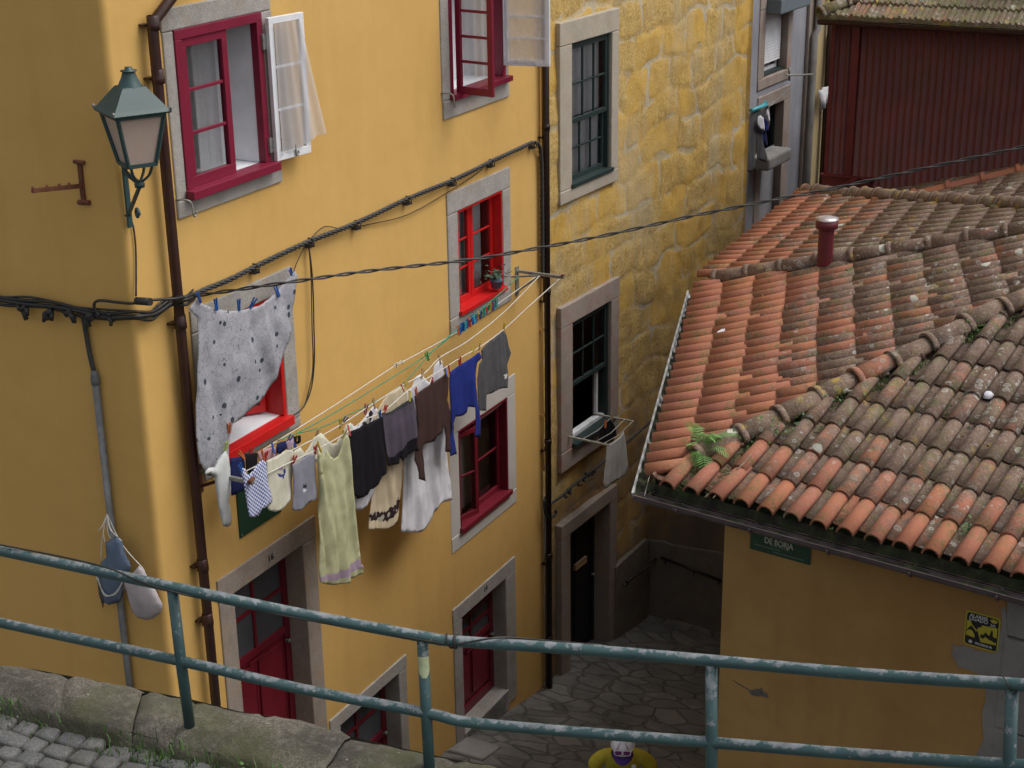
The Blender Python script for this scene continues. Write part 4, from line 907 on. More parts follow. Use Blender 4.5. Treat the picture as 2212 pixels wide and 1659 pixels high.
for (p, e, u, D) in ((K, E1, -U1, R_END), (K, E2, -U2, 5.1)):
    m = int(D / .03); V = []
    for k in range(m + 1):
        for w_ in (-.045, -.015, .015, .045):
            q = p + e * (k * .03) + u * (w_ + .02) + Vector((0, 0, zg - .028 + .03 * noise.noise(Vector((k * .2, w_ * 30, 2))) + (.015 if abs(w_) > .03 else 0))); V.append(q)
    mb.add(V, [(k * 4 + j, k * 4 + j + 1, k * 4 + j + 5, k * 4 + j + 4) for k in range(m) for j in range(3)], 0, True)
    for k in range(m + 1): pass
    # crumbling mortar under the eave tiles
    V = []
    for k in range(m + 1):
        h = .02 + .035 * abs(noise.noise(Vector((k * .31, 5, 1))))
        V += [p + e * (k * .03) - u * .075 + Vector((0, 0, -.05)), p + e * (k * .03) - u * (.10 + .02 * noise.noise(Vector((k * .5, 1, 1)))) + Vector((0, 0, h + .03))]
    mb.add(V, [(k * 2, k * 2 + 1, k * 2 + 3, k * 2 + 2) for k in range(m)], 0, True)
o = mb.build('gutter_moss', M_SOIL, nh); o['kind'] = 'stuff'
# flue on the rear slope
c = hit(1780, 592, H2a, N3); top = hit(1782, 488, c, (ray(1780, 560).x, ray(1780, 560).y, 0)); d = MB()
d.lathe((c.x, c.y, c.z - .15), [(.078, 0), (.078, top.z - c.z + .15)], 18); d.lathe((c.x, c.y, top.z - .03), [(.085, 0), (.112, .012), (.112, .10), (.05, .10)], 18)
fl = d.build('flue', simple('oxblood_flue_paint', (.11, .012, .018), .15, 6, .5, .2, 40, .003), nh)
d = MB(); d.lathe((c.x, c.y, top.z - .03), [(.0, .128), (.06, .125), (.116, .112), (.116, .097)], 20); d.build('flue_cap', simple('scuffed_metal_cap', (.50, .44, .42), .35, 14, .35, .3, 50, .003, metal=.6), fl)

# ================================================================ the roof of the house between, against the red metal wall
bh = thing('brown_tiled_house', 'house behind the ridge, its worn brown tiles running up to the red metal wall', 'house', (-3, GY - 1.5, CZ - 13))
b0, b1 = FG.fp(*FG.uv((1850, 442))), FG.fp(*FG.uv((2212, 372)))
g = (b1 - b0).normalized(); e = Vector((0, -1, 0)); nb = e.cross(g).normalized(); nb = nb if nb.z > 0 else -nb
mb = MB(); field(mb, b0 - g * .5, e, g, nb, lambda a: (0, 9), pitch=.2, seed=31, agef=lambda a, b, r: min(.99, .6 + r.uniform(-.15, .35)), a_rng=(.0, 3.6))
mb.add([p - nb * .03 for p in (b0 - g * .6, b0 + g * 9, b0 + g * 9 + e * 3.7, b0 - g * .6 + e * 3.7)], [(0, 1, 2, 3)], 1, False, .9)
mb.build('roof', [mk_tile('brown_roof_tile', .28, .8, .5), M_MOSS], bh)
def onb(px, py): return hit(px, py, b0, nb)
ca, cb = onb(1975, 440), onb(2212, 385); gg2 = (cb - ca).normalized(); mb = MB(); ee = gg2.cross(nb).normalized(); k = 0
for k in range(12):
    c = ca + gg2 * (k * .43) + nb * .06
    for L0, L1, w_, h_ in ((0, .05, .13, .13), (.05, .43, .10, .10)):
        V = [c + gg2 * L + ee * x + nb * y for L in (L0, L1) for x, y in ((-w_, -.04), (-w_ * .9, h_ * .55), (-w_ * .45, h_), (w_ * .45, h_), (w_ * .9, h_ * .55), (w_, -.04))]
        mb.add(V, [(j, j + 1, 6 + j + 1, 6 + j) for j in range(5)] + [(0, 1, 2, 3, 4, 5), (6, 7, 8, 9, 10, 11)], 0, False, .12 + .1 * (k % 3))
mb.build('ridge_tiles', mk_tile('new_orange_ridge_tile', -.3, .2, .1), bh)
mb = MB(); x0_, x1_ = b0.x, 4.5; mb.wbox(((x0_ + x1_) / 2 - .0, GY - 1.9, CZ - 10), (x1_ - x0_ - .4, 3.5, 8)); mb.build('wall', M_OCH, bh)

# ================================================================ end wall across the alley, with its plinth
ew = thing('alley_end_wall', 'ochre plastered wall closing the alley, with a rough grey plinth', 'wall', WALLP)
def lw(x, y): return ((1900 + .3616 * x) * .6064, (1700 + .3616 * y) * .6064)
ztop = FW.uv((1425, 1020))[1]; mb = MB(); WLn = 5.2
mb.box(FW, -.1, WLn, CZ - 14, ztop, -.4, 0); mb.build('wall', M_OCHD, ew, bevel=.02)
zp = [FW.uv(lw(*p)) for p in ((1115, 610), (1300, 625), (1360, 655), (1560, 690), (1870, 735))]
poly = [(-.1, zp[0][1])] + zp[1:] + [(WLn, zp[-1][1] - .5), (WLn, CZ - 14), (-.1, CZ - 14)]
mb = MB(); mb.prism(FW, poly, -.01, .05); 
pc = [FC.uv(lw(*p), .05) for p in ((808, 890), (950, 760), (1100, 625), (1125, 608))]
mb.prism(FC, pc + [(pc[-1][0] + .1, CZ - 14), (pc[0][0], CZ - 14)], -.02, .06)
mb.build('plinth', mk_granite('rough_cast_plinth', (.17, .15, .125), (.08, .07, .06), (.17, .11, .05), .6), ew, bevel=.01)
mb = MB(); HP = [FC.fp(*FC.uv(lw(915, 1035), .14), .14), FC.fp(*FC.uv(lw(1000, 975), .14), .14), FC.fp(*FC.uv(lw(1240, 782), .14), .14)]
HQ = [FW.fp(*FW.uv(lw(1260, 790), .14), .14), FW.fp(*FW.uv(lw(1855, 1022), .14), .14)]
hr = thing('handrail', 'black iron handrail fixed to the walls where the alley turns', 'handrail', HP[0])
mb.tube(HP[:] + HQ, .022, 8); mb.build('rail', M_BLACKM, hr)
mb = MB()
for F_, p in ((FC, lw(930, 1035)), (FW, lw(1300, 835)), (FW, lw(1580, 945)), (FW, lw(1830, 1035))):
    s, z = F_.uv(p, .14); mb.tube(smooth_path([F_.fp(s, z + .04, .14), F_.fp(s, z - .02, .15), F_.fp(s - .02, z - .06, .10), F_.fp(s - .03, z - .02, .05), F_.fp(s - .03, z, .0)], 4), .009, 6)
mb.build('bracket', M_BLACKM, hr)

# ================================================================ the ground
def mk_flags(name, a, b, joint, sc=2.0, moss=.5):
    t = NT(name); w = t.vadd(t.tc, t.noisec(1.5, 3), .4); m = t.N('ShaderNodeMapping'); m.inputs['Scale'].default_value = (1, 1.5, 1); t.L(w, m.inputs[0])
    e = t.voro(sc, 'DISTANCE_TO_EDGE', m.outputs[0]); cc = t.voro(sc, 'F1', m.outputs[0], 'Color'); s = t.N('ShaderNodeSeparateColor'); t.L(cc, s.inputs[0])
    j = t.ramp(t.math('ADD', e, t.math('MULTIPLY', t.noise(9, 4), .05)), [(.035, 1), (.085, 0)])
    c = t.mix(s.outputs[0], a, b); c = t.mix(t.math('MULTIPLY', t.ramp(t.noise(3, 5, .7), [(.4, 0), (.65, 1)]), .5), c, tuple(x * .55 for x in a)); c = t.mix(t.math('MULTIPLY', j, .45), c, joint); c = t.mix(t.ramp(t.noise(.8, 5, .65), [(.45, 0), (.62, .55)]), c, tuple(x * .45 for x in a))
    c = t.mix(t.math('MULTIPLY', t.ramp(t.noise(1.4, 4, .6), [(.56, 0), (.7, 1)]), moss), c, (.05, .06, .02))
    sp = t.voro(3.1); c = t.mix(t.ramp(sp, [(.01, .9), (.02, 0)]), c, (.5, .5, .48))
    bb = t.bump(t.math('ADD', t.math('MULTIPLY', j, -1.0), t.math('MULTIPLY', t.noise(7, 5, .6), .6)), .8, .04); bb = t.bump(t.noise(60, 3), .3, .005, bb)
    return t.fin(c, .85, bb)
mb = MB(); nx, ny = 40, 90; X = [-60 + 50 * (k / 8) for k in range(8)] + [-10 + 14 * k / 24 for k in range(25)] + [4 + 40 * (k + 1) / 6 for k in range(6)]
Yv = [-30 + 36 * k / 8 for k in range(8)] + [6 + 20 * k / 60 for k in range(61)] + [26 + 90 * (k + 1) / 8 for k in range(8)]
V = [Vector((x, y, street_z(y) + (.05 * noise.noise(Vector((x * .9, y * .9, 0))) if 6 < y < 26 and -10 < x < 4 else 0))) for y in Yv for x in X]; m = len(X)
mb.add(V, [(j * m + i, j * m + i + 1, (j + 1) * m + i + 1, (j + 1) * m + i) for j in range(len(Yv) - 1) for i in range(m - 1)], 0, True)
o = mb.build('street', mk_flags('worn_granite_flags', (.145, .138, .126), (.205, .195, .178), (.07, .063, .052), 2.3)); tag(o, kind='structure')
# raised stone margin at the foot of the yellow house
mb = MB(); rnd = random.Random(2); y = 14.0
while y < 17.3:
    L = rnd.uniform(.5, 1.0); z = street_z(y + L / 2) - .035
    xw = -8.98 if y < 17.7 else FC.fp(y - 17.7, 0).x
    if not (DMi[0] - .4 < y < DMi[1] + .4): mb.wbox((xw + .24 + rnd.uniform(-.03, .03), y + L / 2, z), (.5, L - .02, .12), 0, Matrix.Rotation(rnd.uniform(-.05, .05), 3, 'Z') @ Matrix.Rotation(-.22, 3, 'X'))
    y += L
o = mb.build('footway', M_CEM, None, bevel=.02); tag(o, kind='structure')

# ---------------------------------------------------------------- parapet of the upper street, its cobbles
ZP = CZ - 3.98; ZCB = CZ - 4.075
farE = [atz(x, y, ZP) for x, y in ((0, 1429), (68, 1433), (267, 1471), (410, 1498), (513, 1524), (643, 1546), (728, 1572), (947, 1621), (1131, 1654))]
nearE = [atz(x, y, ZP) for x, y in ((0, 1498), (103, 1523), (171, 1540), (294, 1572), (410, 1604), (547, 1632), (640, 1660), (760, 1695), (900, 1735))]
def extrap(P_, n):
    a = P_[0] + (P_[0] - P_[3]).normalized() * 2.2; d = (P_[-1] - P_[-4]).normalized(); return [a] + P_ + [P_[-1] + d * k * 1.3 for k in range(1, n)]
farE, nearE = extrap(farE, 6), extrap(nearE, 6)
def along(P_, t):
    Ls = [(b - a).length for a, b in zip(P_, P_[1:])]; d = t
    for (a, b), L in zip(zip(P_, P_[1:]), Ls):
        if d <= L: return a.lerp(b, d / L)
        d -= L
    return P_[-1].copy()
LT = sum((b - a).length for a, b in zip(farE, farE[1:])); LN = sum((b - a).length for a, b in zip(nearE, nearE[1:]))
pw = thing('parapet_wall', 'old granite parapet capped with worn mossy blocks below the teal railing', 'wall', nearE[4] - Vector((0, 0, 6)))
t = NT('mossy_old_granite'); n1 = t.noise(110, 3, .75); c = t.ramp(n1, [(.3, (.04, .036, .03)), (.5, (.115, .102, .078)), (.74, (.33, .30, .245))])
c = t.mix(t.math('MULTIPLY', t.ramp(t.noise(2.6, 5, .65), [(.34, 0), (.56, 1)]), .8), c, (.05, .045, .035))
c = t.mix(t.math('MULTIPLY', t.ramp(t.noise(17, 5, .75), [(.5, 0), (.62, 1)]), .3), c, (.26, .24, .20)); c = t.mix(t.math('MULTIPLY', t.ramp(t.noise(2.1, 5, .6, t.mapped((1, 1, 1), (0, 0, 0), (4, 2, 1))), [(.46, 0), (.62, 1)]), .7), c, (.075, .078, .03))
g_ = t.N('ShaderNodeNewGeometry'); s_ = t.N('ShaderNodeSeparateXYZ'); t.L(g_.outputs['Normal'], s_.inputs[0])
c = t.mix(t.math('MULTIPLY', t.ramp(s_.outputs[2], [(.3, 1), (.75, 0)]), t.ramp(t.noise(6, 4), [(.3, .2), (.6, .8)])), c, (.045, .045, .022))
c = t.mix(t.ramp(t.voro(9), [(.03, .8), (.05, 0)]), c, (.45, .44, .40))
M_PAR = t.fin(c, .92, t.bump(n1, .6, .006, t.bump(t.noise(9, 6, .65), .9, .035)))
mb = MB(); rnd = random.Random(14); tt = 0; sk0 = 0.0
while tt < .98:
    L = rnd.uniform(.22, .52) / LT; t1 = min(1, tt + L); sk1 = rnd.uniform(-.006, .006)
    nu, nv = 10, 9; hz = rnd.uniform(-.010, .012); V = []
    rows = []
    for j in range(nv + 1):                       # across the top, then down the near face
        for i in range(nu + 1):
            u = i / nu; tu = lerp(tt, t1, u); skew = lerp(sk0, sk1, u)
            f, q = along(farE, (tu + skew) * LT), along(nearE, (tu - skew) * LN)
            out = (q - f).normalized()
            if j <= 5: p = f.lerp(q, j / 5 * .97 + .0)
            else: p = q + out * (.012 * (j - 5)) + Vector((0, 0, -(j - 5) * .028))
            edge = min(u, 1 - u) * (t1 - tt) * LT
            dr = -.016 * math.exp(-edge / .010) - (.03 if j in (0,) else 0) - (.02 if j == 5 else 0)
            nz_ = noise.noise(p * 4.3) * .016 + noise.noise(p * 13) * .010
            V.append(p + Vector((0, 0, hz + dr + nz_)) + out * (noise.noise(p * 5 + Vector((7, 7, 7))) * .022 if j >= 4 else 0))
    mb.add(V, [(j * (nu + 1) + i, j * (nu + 1) + i + 1, (j + 1) * (nu + 1) + i + 1, (j + 1) * (nu + 1) + i) for j in range(nv) for i in range(nu)], 0, True)
    tt = t1; sk0 = sk1
mb.build('coping', M_PAR, pw)
mb = MB()                                         # the wall under the coping, down to the lower street
for (a, b), (c_, d_) in zip(zip(farE, farE[1:]), zip(nearE, nearE[1:])):
    for p, q in ((a, b), (c_, d_)):
        oo = Vector((0, 0, -.03)); mb.add([p + oo, q + oo, Vector((q.x, q.y, CZ - 12)), Vector((p.x, p.y, CZ - 12))], [(0, 1, 2, 3)])
    mb.add([a + Vector((0, 0, -.06)), b + Vector((0, 0, -.06)), d_ + Vector((0, 0, -.06)), c_ + Vector((0, 0, -.06))], [(0, 1, 2, 3)])
mb.build('retaining_wall', M_PAR, pw)
# cobbles
def mk_sett():
    t = NT('granite_sett'); a = t.N('ShaderNodeAttribute', attribute_name='rnd').outputs['Fac']
    c = t.ramp(a, [(0, (.07, .07, .07)), (.5, (.095, .093, .09)), (1, (.125, .12, .11))]); c = t.mix(t.math('MULTIPLY', t.ramp(t.noise(120, 2), [(.45, 0), (.7, 1)]), .4), c, (.28, .28, .28))
    c = t.mix(t.math('MULTIPLY', t.ramp(t.noise(5, 4), [(.5, 0), (.7, 1)]), .5), c, (.07, .07, .045))
    return t.fin(c, .7, t.bump(t.noise(35, 4), .5, .006))
od = (nearE[5] - nearE[1]).normalized(); odn = Vector((od.y, -od.x, 0)); odn = odn if odn.dot(nearE[3] - farE[3]) > 0 else -odn
mb = MB(); rnd = random.Random(4); base = nearE[0] + Vector((0, 0, ZCB - ZP))
r_ = 0; w_ = 0.0
while w_ < 2.6:
    rw = rnd.uniform(.095, .12); a = rnd.uniform(-.1, 0); cur = .05 * sin(w_ * 2)
    while a < 8.5:
        L = rnd.uniform(.10, .155); c = base + od * (a + L / 2) + odn * (w_ + rw / 2 + .03 * sin(a * 1.3 + w_)); c.z = ZCB + .015 * noise.noise(c * 2) + rnd.uniform(-.006, .006)
        q = [(-.5, -.5), (.5, -.5), (.5, .5), (-.5, .5)]; q = [(x * (L - .014) + rnd.uniform(-.009, .009), y * (rw - .014) + rnd.uniform(-.009, .009)) for x, y in q]
        tl = rnd.uniform(-.006, .006); V = []
        for s_c, h_ in ((1.0, -.07), (1.0, -.012), (.9, -.002), (.68, .006)):
            V += [c + od * (x * s_c) + odn * (y * s_c) + Vector((0, 0, h_ + tl * x * 20)) for x, y in q]
        f = [(k * 4 + i, k * 4 + (i + 1) % 4, (k + 1) * 4 + (i + 1) % 4, (k + 1) * 4 + i) for k in range(3) for i in range(4)] + [(12, 13, 14, 15)]
        mb.add(V, f, 0, True, rnd.random()); a += L
    w_ += rw
p = [base - od * 1 - odn * .3, base + od * 9 - odn * .3, base + od * 9 + odn * 12, base - od * 1 + odn * 12]; mb.add([v + Vector((0, 0, -.018)) for v in p], [(0, 1, 2, 3)], 1, False, 0)
o = mb.build('cobbled_street', [mk_sett(), mk_moss('mossy_joint_earth', (.05, .06, .02), (.05, .04, .03))]); tag(o, kind='structure')
# grass and weeds in the angle between cobbles and parapet
mb = MB(); rnd = random.Random(6)
def blade(mb, p, h, w, lean, mi=0):
    a = rnd.uniform(0, 6.28); d = Vector((cos(a), sin(a), 0)); s = Vector((-d.y, d.x, 0)) * w
    m = p + d * lean * .35 + Vector((0, 0, h * .6)); t_ = p + d * lean + Vector((0, 0, h)); mb.add([p - s, p + s, m + s * .7, m - s * .7, t_], [(0, 1, 2, 3), (3, 2, 4)], mi)
LNv = sum((b - a).length for a, b in zip(nearE[:12], nearE[1:12]))
for k in range(5200):
    t_ = rnd.uniform(0, 6.5); q = along(nearE, t_); dn = noise.noise(Vector((t_ * 1.7, 0, 0))) + .5 * noise.noise(Vector((t_ * 6, 3, 0)))
    if dn < rnd.uniform(-.45, .35): continue
    off = abs(rnd.gauss(0, .055)) + .02; p = q + odn * off; p.z = ZCB - .02 + (0.09 if rnd.random() < .12 else 0)
    blade(mb, p, rnd.uniform(.015, .06) * (1.3 + dn), rnd.uniform(.002, .005), rnd.uniform(.0, .04), 0)
for k in range(1800):                             # tufts between the cobbles
    a, b = rnd.uniform(1.8, 6), rnd.uniform(0, 1.3)
    if noise.noise(Vector((a * 2.2, b * 2.6, 4))) < .18: continue
    p = base + od * a + odn * b; p.z = ZCB - .015; blade(mb, p, rnd.uniform(.01, .04), rnd.uniform(.0015, .004), rnd.uniform(0, .03), 0)
for k in range(900):                              # small round leaves
    t_ = rnd.uniform(.5, 6); q = along(nearE, t_)
    if noise.noise(Vector((t_ * 2.3, 8, 0))) < .12: continue
    p = q + odn * (abs(rnd.gauss(0, .05)) + .015); p.z = ZCB + rnd.uniform(0, .08); r = rnd.uniform(.006, .015); n_ = Vector((rnd.uniform(-.6, .6), rnd.uniform(-.6, .6), 1)).normalized(); x = n_.orthogonal().normalized(); y = n_.cross(x)
    mb.add([p + (x * cos(j * 1.05) + y * sin(j * 1.05)) * r for j in range(6)], [(0, 1, 2, 3, 4, 5)], 0)
o = mb.build('grass', M_LEAF); tag(o, 'short grass and weeds growing along the foot of the parapet', 'grass', kind='stuff')

# ---------------------------------------------------------------- the teal railing
rl = thing('railing', 'chipped teal painted tube railing with two rails on the parapet', 'railing', far(410, 1570, 7.43))
TOP = [((-160, 1156), 8.4), ((0, 1190), 8.0), ((372, 1268), 7.2), ((640, 1324), 7.05), ((912, 1375), 6.9), ((985, 1385), 6.86), ((1240, 1402), 6.74), ((1537, 1427), 6.6), ((1860, 1456), 6.4), ((2187, 1478), 6.2), ((2500, 1500), 6.0)]
LOW = [((-160, 1306), 8.55), ((0, 1345), 8.15), ((391, 1428), 7.32), ((650, 1488), 7.17), ((921, 1540), 7.02), ((1010, 1560), 6.98), ((1240, 1581), 6.86), ((1537, 1604), 6.72), ((1860, 1630), 6.52), ((2180, 1652), 6.32), ((2500, 1672), 6.12)]
TR = .0245
def railtube(L): 
    P_ = [far(*p, d) for p, d in L]; return smooth_path(P_, 5)
mb = MB(); mb.tube(railtube(TOP), TR, 16); mb.build('top_rail', M_RAIL, rl)
mb = MB(); mb.tube(railtube(LOW), TR * .98, 16); mb.build('lower_rail', M_RAIL, rl)
POSTS = [((372, 1268), 7.2, (391, 1430), (410, 1570)), ((912, 1375), 6.9, (921, 1540), (932, 1690)), ((1537, 1427), 6.6, (1537, 1604), (1537, 1770)), ((2187, 1478), 6.2, (2180, 1652), (2176, 1830))]
for (tp, d, mpx, bp) in POSTS:
    T0 = far(*tp, d); M0 = far(*mpx, d + .12)
    dirn = (M0 - T0); B0 = T0 + dirn * ((ZP - .03 - T0.z) / dirn.z)
    B0 = far(*bp, (T0.z - .70 - CZ) / ray(*bp).z) if bp[0] == 410 else B0
    mb = MB(); mb.tube([T0 - Vector((0, 0, TR * .7)), M0, B0], TR, 16); po = mb.build('post', M_RAIL, rl)
    if tp[0] == 912:
        tag(po, 'teal post with a pale torn sticker'); st = MB(); c = T0.lerp(M0, .38); ax = (M0 - T0).normalized(); vw = (CAM - c); vw = (vw - ax * vw.dot(ax)).normalized(); sd_ = ax.cross(vw).normalized()
        nn = 10; V = []
        for j in range(7):
            for i in range(nn + 1):
                h = (j / 6 - .5); wd = 1.15 * sqrt(max(.04, 1 - (max(0, h) * 1.9) ** 2)); th = (i / nn - .5) * 2 * wd
                V.append(c + ax * h * .095 + (vw * cos(th) + sd_ * sin(th)) * (TR + .0012))
        st.add(V, [(j * (nn + 1) + i, j * (nn + 1) + i + 1, (j + 1) * (nn + 1) + i + 1, (j + 1) * (nn + 1) + i) for j in range(6) for i in range(nn)], 0, True)
        st.build('sticker', simple('pale_green_sticker', (.42, .47, .28), .25, 30, .6, .1), po)
# black cable lashed along the top rail
def wrap(path, c, r=TR + .004, turns=2.0, n=26, pitch=.012):
    ax = path; x = ax.orthogonal().normalized(); y = ax.cross(x); return [c + (x * cos(2 * pi * turns * k / n) + y * sin(2 * pi * turns * k / n)) * r + ax * (pitch * (k / n - .5)) for k in range(n + 1)]
PT = railtube(TOP); bc = thing('black_cable', None, None, far(985, 1385, 6.86)); mb = MB()
def railpt(px):                                  # point on the top rail nearest a picture column
    def col(p): c = RM.transposed() @ (p - CAM); return 1106 + FPX * c.x / -c.z
    return min(PT, key=lambda p: abs(col(p) - px))
a = far(985, 1385, 6.86); ax = (far(1240, 1402, 6.74) - a).normalized()
mb.tube(wrap(ax, a, TR + .005, 1.0, 16, .0), .006, 6); mb.tube(wrap(ax, a - ax * .02, TR + .005, 1, 16, .05), .004, 6); mb.build('knot', M_BLACK, bc); mb = MB()
lo = []
for px, py, d in ((-120, 1153, 8.3), (0, 1177, 7.97), (120, 1200, 7.72), (230, 1226, 7.45), (300, 1255, 7.28), (372, 1278, 7.16), (500, 1306, 7.1), (640, 1335, 7.03), (800, 1362, 6.95), (912, 1383, 6.87), (960, 1390, 6.85)): lo.append(far(px, py, d))
mb.tube(smooth_path(lo, 4), .0045, 6)
lo = [far(px, py, d) for px, py, d in ((985, 1392, 6.8), (1020, 1386, 6.79), (1060, 1379, 6.77), (1100, 1377, 6.80), (1160, 1382, 6.8), (1300, 1394, 6.73))]; mb.tube(smooth_path(lo, 4), .0045, 6); mb.build('cable_run', M_BLACK, bc); mb = MB()
a = far(2187, 1478, 6.2); mb.tube(wrap(ax, a, TR + .004, 1, 16, .09), .003, 5); mb.tube(wrap(ax, a + Vector((0, 0, -.01)), TR + .006, 1, 16, -.09), .003, 5); mb.build('wire_tie', M_BLACK, bc)
lo_ = None
tag(bc, 'thin black cable tied along the top rail of the teal railing', 'cable')

# ================================================================ washing lines
def inpoly(p, Q):
    c = False
    for (x0, y0), (x1, y1) in zip(Q, Q[1:] + Q[:1]):
        if (y0 > p[1]) != (y1 > p[1]) and p[0] < (x1 - x0) * (p[1] - y0) / (y1 - y0) + x0: c = not c
    return c
def cloth(name, px, F, o, mats, label, cat, group=None, amp=.03, lam=.16, seed=1, zones=(), grid=.034, puff=0, thick=.007, parent=None, sag=None, conv=None):
    """a hung piece of cloth: its outline, at its own distance from the wall, filled with a fine folded sheet"""
    rnd = random.Random(seed); Q = [F.uv(conv(*p) if conv else p, o) for p in px]; B = []
    for (a, b), (c, d) in zip(Q, Q[1:] + Q[:1]):
        n = max(1, int(math.hypot(c - a, d - b) / grid))
        for k in range(n): B.append(Vector((a + (c - a) * k / n, b + (d - b) * k / n)))
    Qt = [(p.x, p.y) for p in B]; xs = [p.x for p in B]; zs = [p.y for p in B]; I = []
    x = min(xs)
    while x < max(xs):
        z = min(zs)
        while z < max(zs):
            p = (x + rnd.uniform(-.006, .006), z + rnd.uniform(-.006, .006))
            if inpoly(p, Qt) and min((Vector(p) - b).length_squared for b in B) > (grid * .6) ** 2: I.append(Vector(p))
            z += grid
        x += grid
    ed = [(k, (k + 1) % len(B)) for k in range(len(B))]
    vs, _, fs, _, _, _ = geometry.delaunay_2d_cdt(B + I, ed, [], 1, 1e-5)
    top = {}                                                       # how far below its top edge each spot hangs
    x0, x1, z1 = min(xs), max(xs), max(zs)
    def topz(x):
        t = [max(b + (d - b) * ((x - a) / (c - a)), b * 0 + -1e9) for (a, b), (c, d) in zip(Qt, Qt[1:] + Qt[:1]) if (a <= x) != (c <= x)]
        return max(t) if t else z1
    ph, ph2, H = rnd.uniform(0, 6), rnd.uniform(0, 6), max(zs) - min(zs)
    def off(v):
        t = max(0, topz(v.x) - v.y); g = min(1, .25 + t / .35)
        wv = noise.noise(Vector((v.x * 1.7, v.y * .7, seed * 2.3))) * 1.4
        w = noise.noise(Vector((v.x / lam * 1.25 + wv, v.y * .9, seed))) * amp * 1.15 * g + noise.noise(Vector((v.x / lam * 2.9 + wv * 2, v.y * 1.6, seed + 40))) * amp * .55 * g
        w += abs(noise.noise(Vector((v.x / lam * .8 - v.y * 1.5, v.y * 2.0, seed + 9)))) * amp * .7 * g + noise.noise(Vector((v.x * 9, v.y * 6, seed + 5))) * amp * .18
        return w
    def dome(v): return sqrt(max(0, min((v - b).length for b in B)))
    mb = MB(); zq = [[F.uv(conv(*p) if conv else p, o) for p in z_] for z_ in [z[0] for z in zones]]
    def mi(f):
        c = sum((vs[i] for i in f), Vector((0, 0))) / len(f)
        for q, z in zip(zq, zones):
            if inpoly((c.x, c.y), q): return z[1]
        return 0
    for sgn in ((1, -1) if puff else (1,)):
        b = len(mb.v); mb.v += [F.fp(v.x, v.y, o + (off(v) * (.5 if puff else 1)) + sgn * puff * dome(v)) for v in vs]
        for f in fs: mb.f.append([b + i for i in f]); mb.m.append(mi(f)); mb.sm.append(True); mb.at.append(None)
    ob = mb.build(name, mats, parent)
    if puff:
        bm = bmesh.new(); bm.from_mesh(ob.data); bmesh.ops.remove_doubles(bm, verts=bm.verts, dist=.0008); bm.to_mesh(ob.data); bm.free()
    else:
        md = ob.modifiers.new('thickness', 'SOLIDIFY'); md.thickness = thick; md.offset = 0
    if label: tag(ob, label, cat, group)
    return ob
O1, O2, O3, O4 = .56, .42, .26, .14          # the four lines, nearest the street first
al = thing('wall_bracket', 'steel clothesline arm sticking out of the wall beside the left rain pipe', 'bracket', FA.fp(*FA.uv((441, 1036), 0)))
mb = MB(); s, z = FA.uv((543, 1042), .60); ZL = z; mb.beam(FA.fp(s, z, .02), FA.fp(s, z, .62), .035, .035); mb.build('arm', M_GALV, al)
mb = MB(); mb.beam(FA.fp(s, z - .16, .0), FA.fp(s, z - .02, .3), .02, .03); mb.box(FA, s - .03, s + .03, z - .22, z + .06, 0, .015); mb.build('brace', M_RUST, al)
mb = MB(); mb.tube([FA.fp(s - .03, z + .01, .6), FA.fp(s + .04, z + .03, .6)], .02, 8); mb.build('end_clip', M_RUST, al); SL = s
ar = thing('wall_bracket', 'grey clothesline arm braced to the wall beside the bright red window', 'bracket', FA.fp(*FA.uv((1125, 582))))
s, z = FA.uv((1215, 599), .64); SRt = s; ZR = z
mb = MB(); mb.beam(FA.fp(s, z, .01), FA.fp(s, z, .66), .035, .035); mb.beam(FA.fp(s - .16, z - .03, .01), FA.fp(s - .01, z - .01, .35), .03, .02); mb.build('arm', M_GALV, ar)
mb = MB(); mb.beam(FA.fp(s, z - .27, .0), FA.fp(s, z - .01, .34), .02, .025); mb.box(FA, s - .04, s + .04, z - .32, z + .06, 0, .014); mb.build('brace', M_GALV, ar)
mb = MB(); mb.tube([FA.fp(s - .02, z + .02, .64), FA.fp(s + .04, z + .02, .64)], .018, 8); mb.build('end_clip', M_RUST, ar)
def line(name, px, o, mat, label, r=.006, conv=None):
    P_ = []
    for p in px:
        oo = o if not isinstance(o, (list, tuple)) else None
        s, z = FA.uv(p, o); P_.append(FA.fp(s, z, o))
    mb = MB(); mb.tube(smooth_path(P_, 5), r, 5); return tag(mb.build(name, mat), label, 'clothesline', 'clotheslines strung along the yellow wall')
FR = [(545, 1040), (600, 1012), (645, 990), (690, 968), (748, 935), (790, 906), (828, 889), (880, 845), (905, 828), (960, 795), (975, 785), (1008, 765), (1036, 750), (1089, 711), (1140, 664), (1208, 603)]
SE_ = [(520, 1023), (600, 985), (640, 968), (665, 955), (690, 944), (745, 912), (800, 876), (870, 832), (915, 808), (951, 772), (1010, 737), (1090, 673), (1165, 596)]
TH = [(500, 1024), (560, 992), (620, 962), (700, 913), (760, 886), (860, 830), (940, 775), (975, 744), (1100, 655), (1130, 594)]
BK = [(492, 1019), (600, 952), (700, 890), (780, 838), (852, 791), (860, 787), (1000, 710), (1090, 646), (1164, 594)]
GR = [(600, 952), (640, 937), (700, 921), (800, 873), (870, 829), (923, 771), (975, 722), (1050, 660), (1120, 598)]
GR2 = [(640, 937), (720, 893), (840, 820), (923, 766), (970, 730)]
line('clothesline', FR, O1, M_ROPE, 'white clothesline nearest the street, carrying the knitwear and green towel')
line('clothesline', SE_, O2, M_ROPE, 'second white clothesline, carrying the white and cream towels')
line('clothesline', BK, O4, M_ROPE, 'white clothesline knotted halfway, nearest the wall and nearly bare')
line('clothesline', GR, O3, M_GROPE, 'green cord clothesline carrying the row of unused pegs')
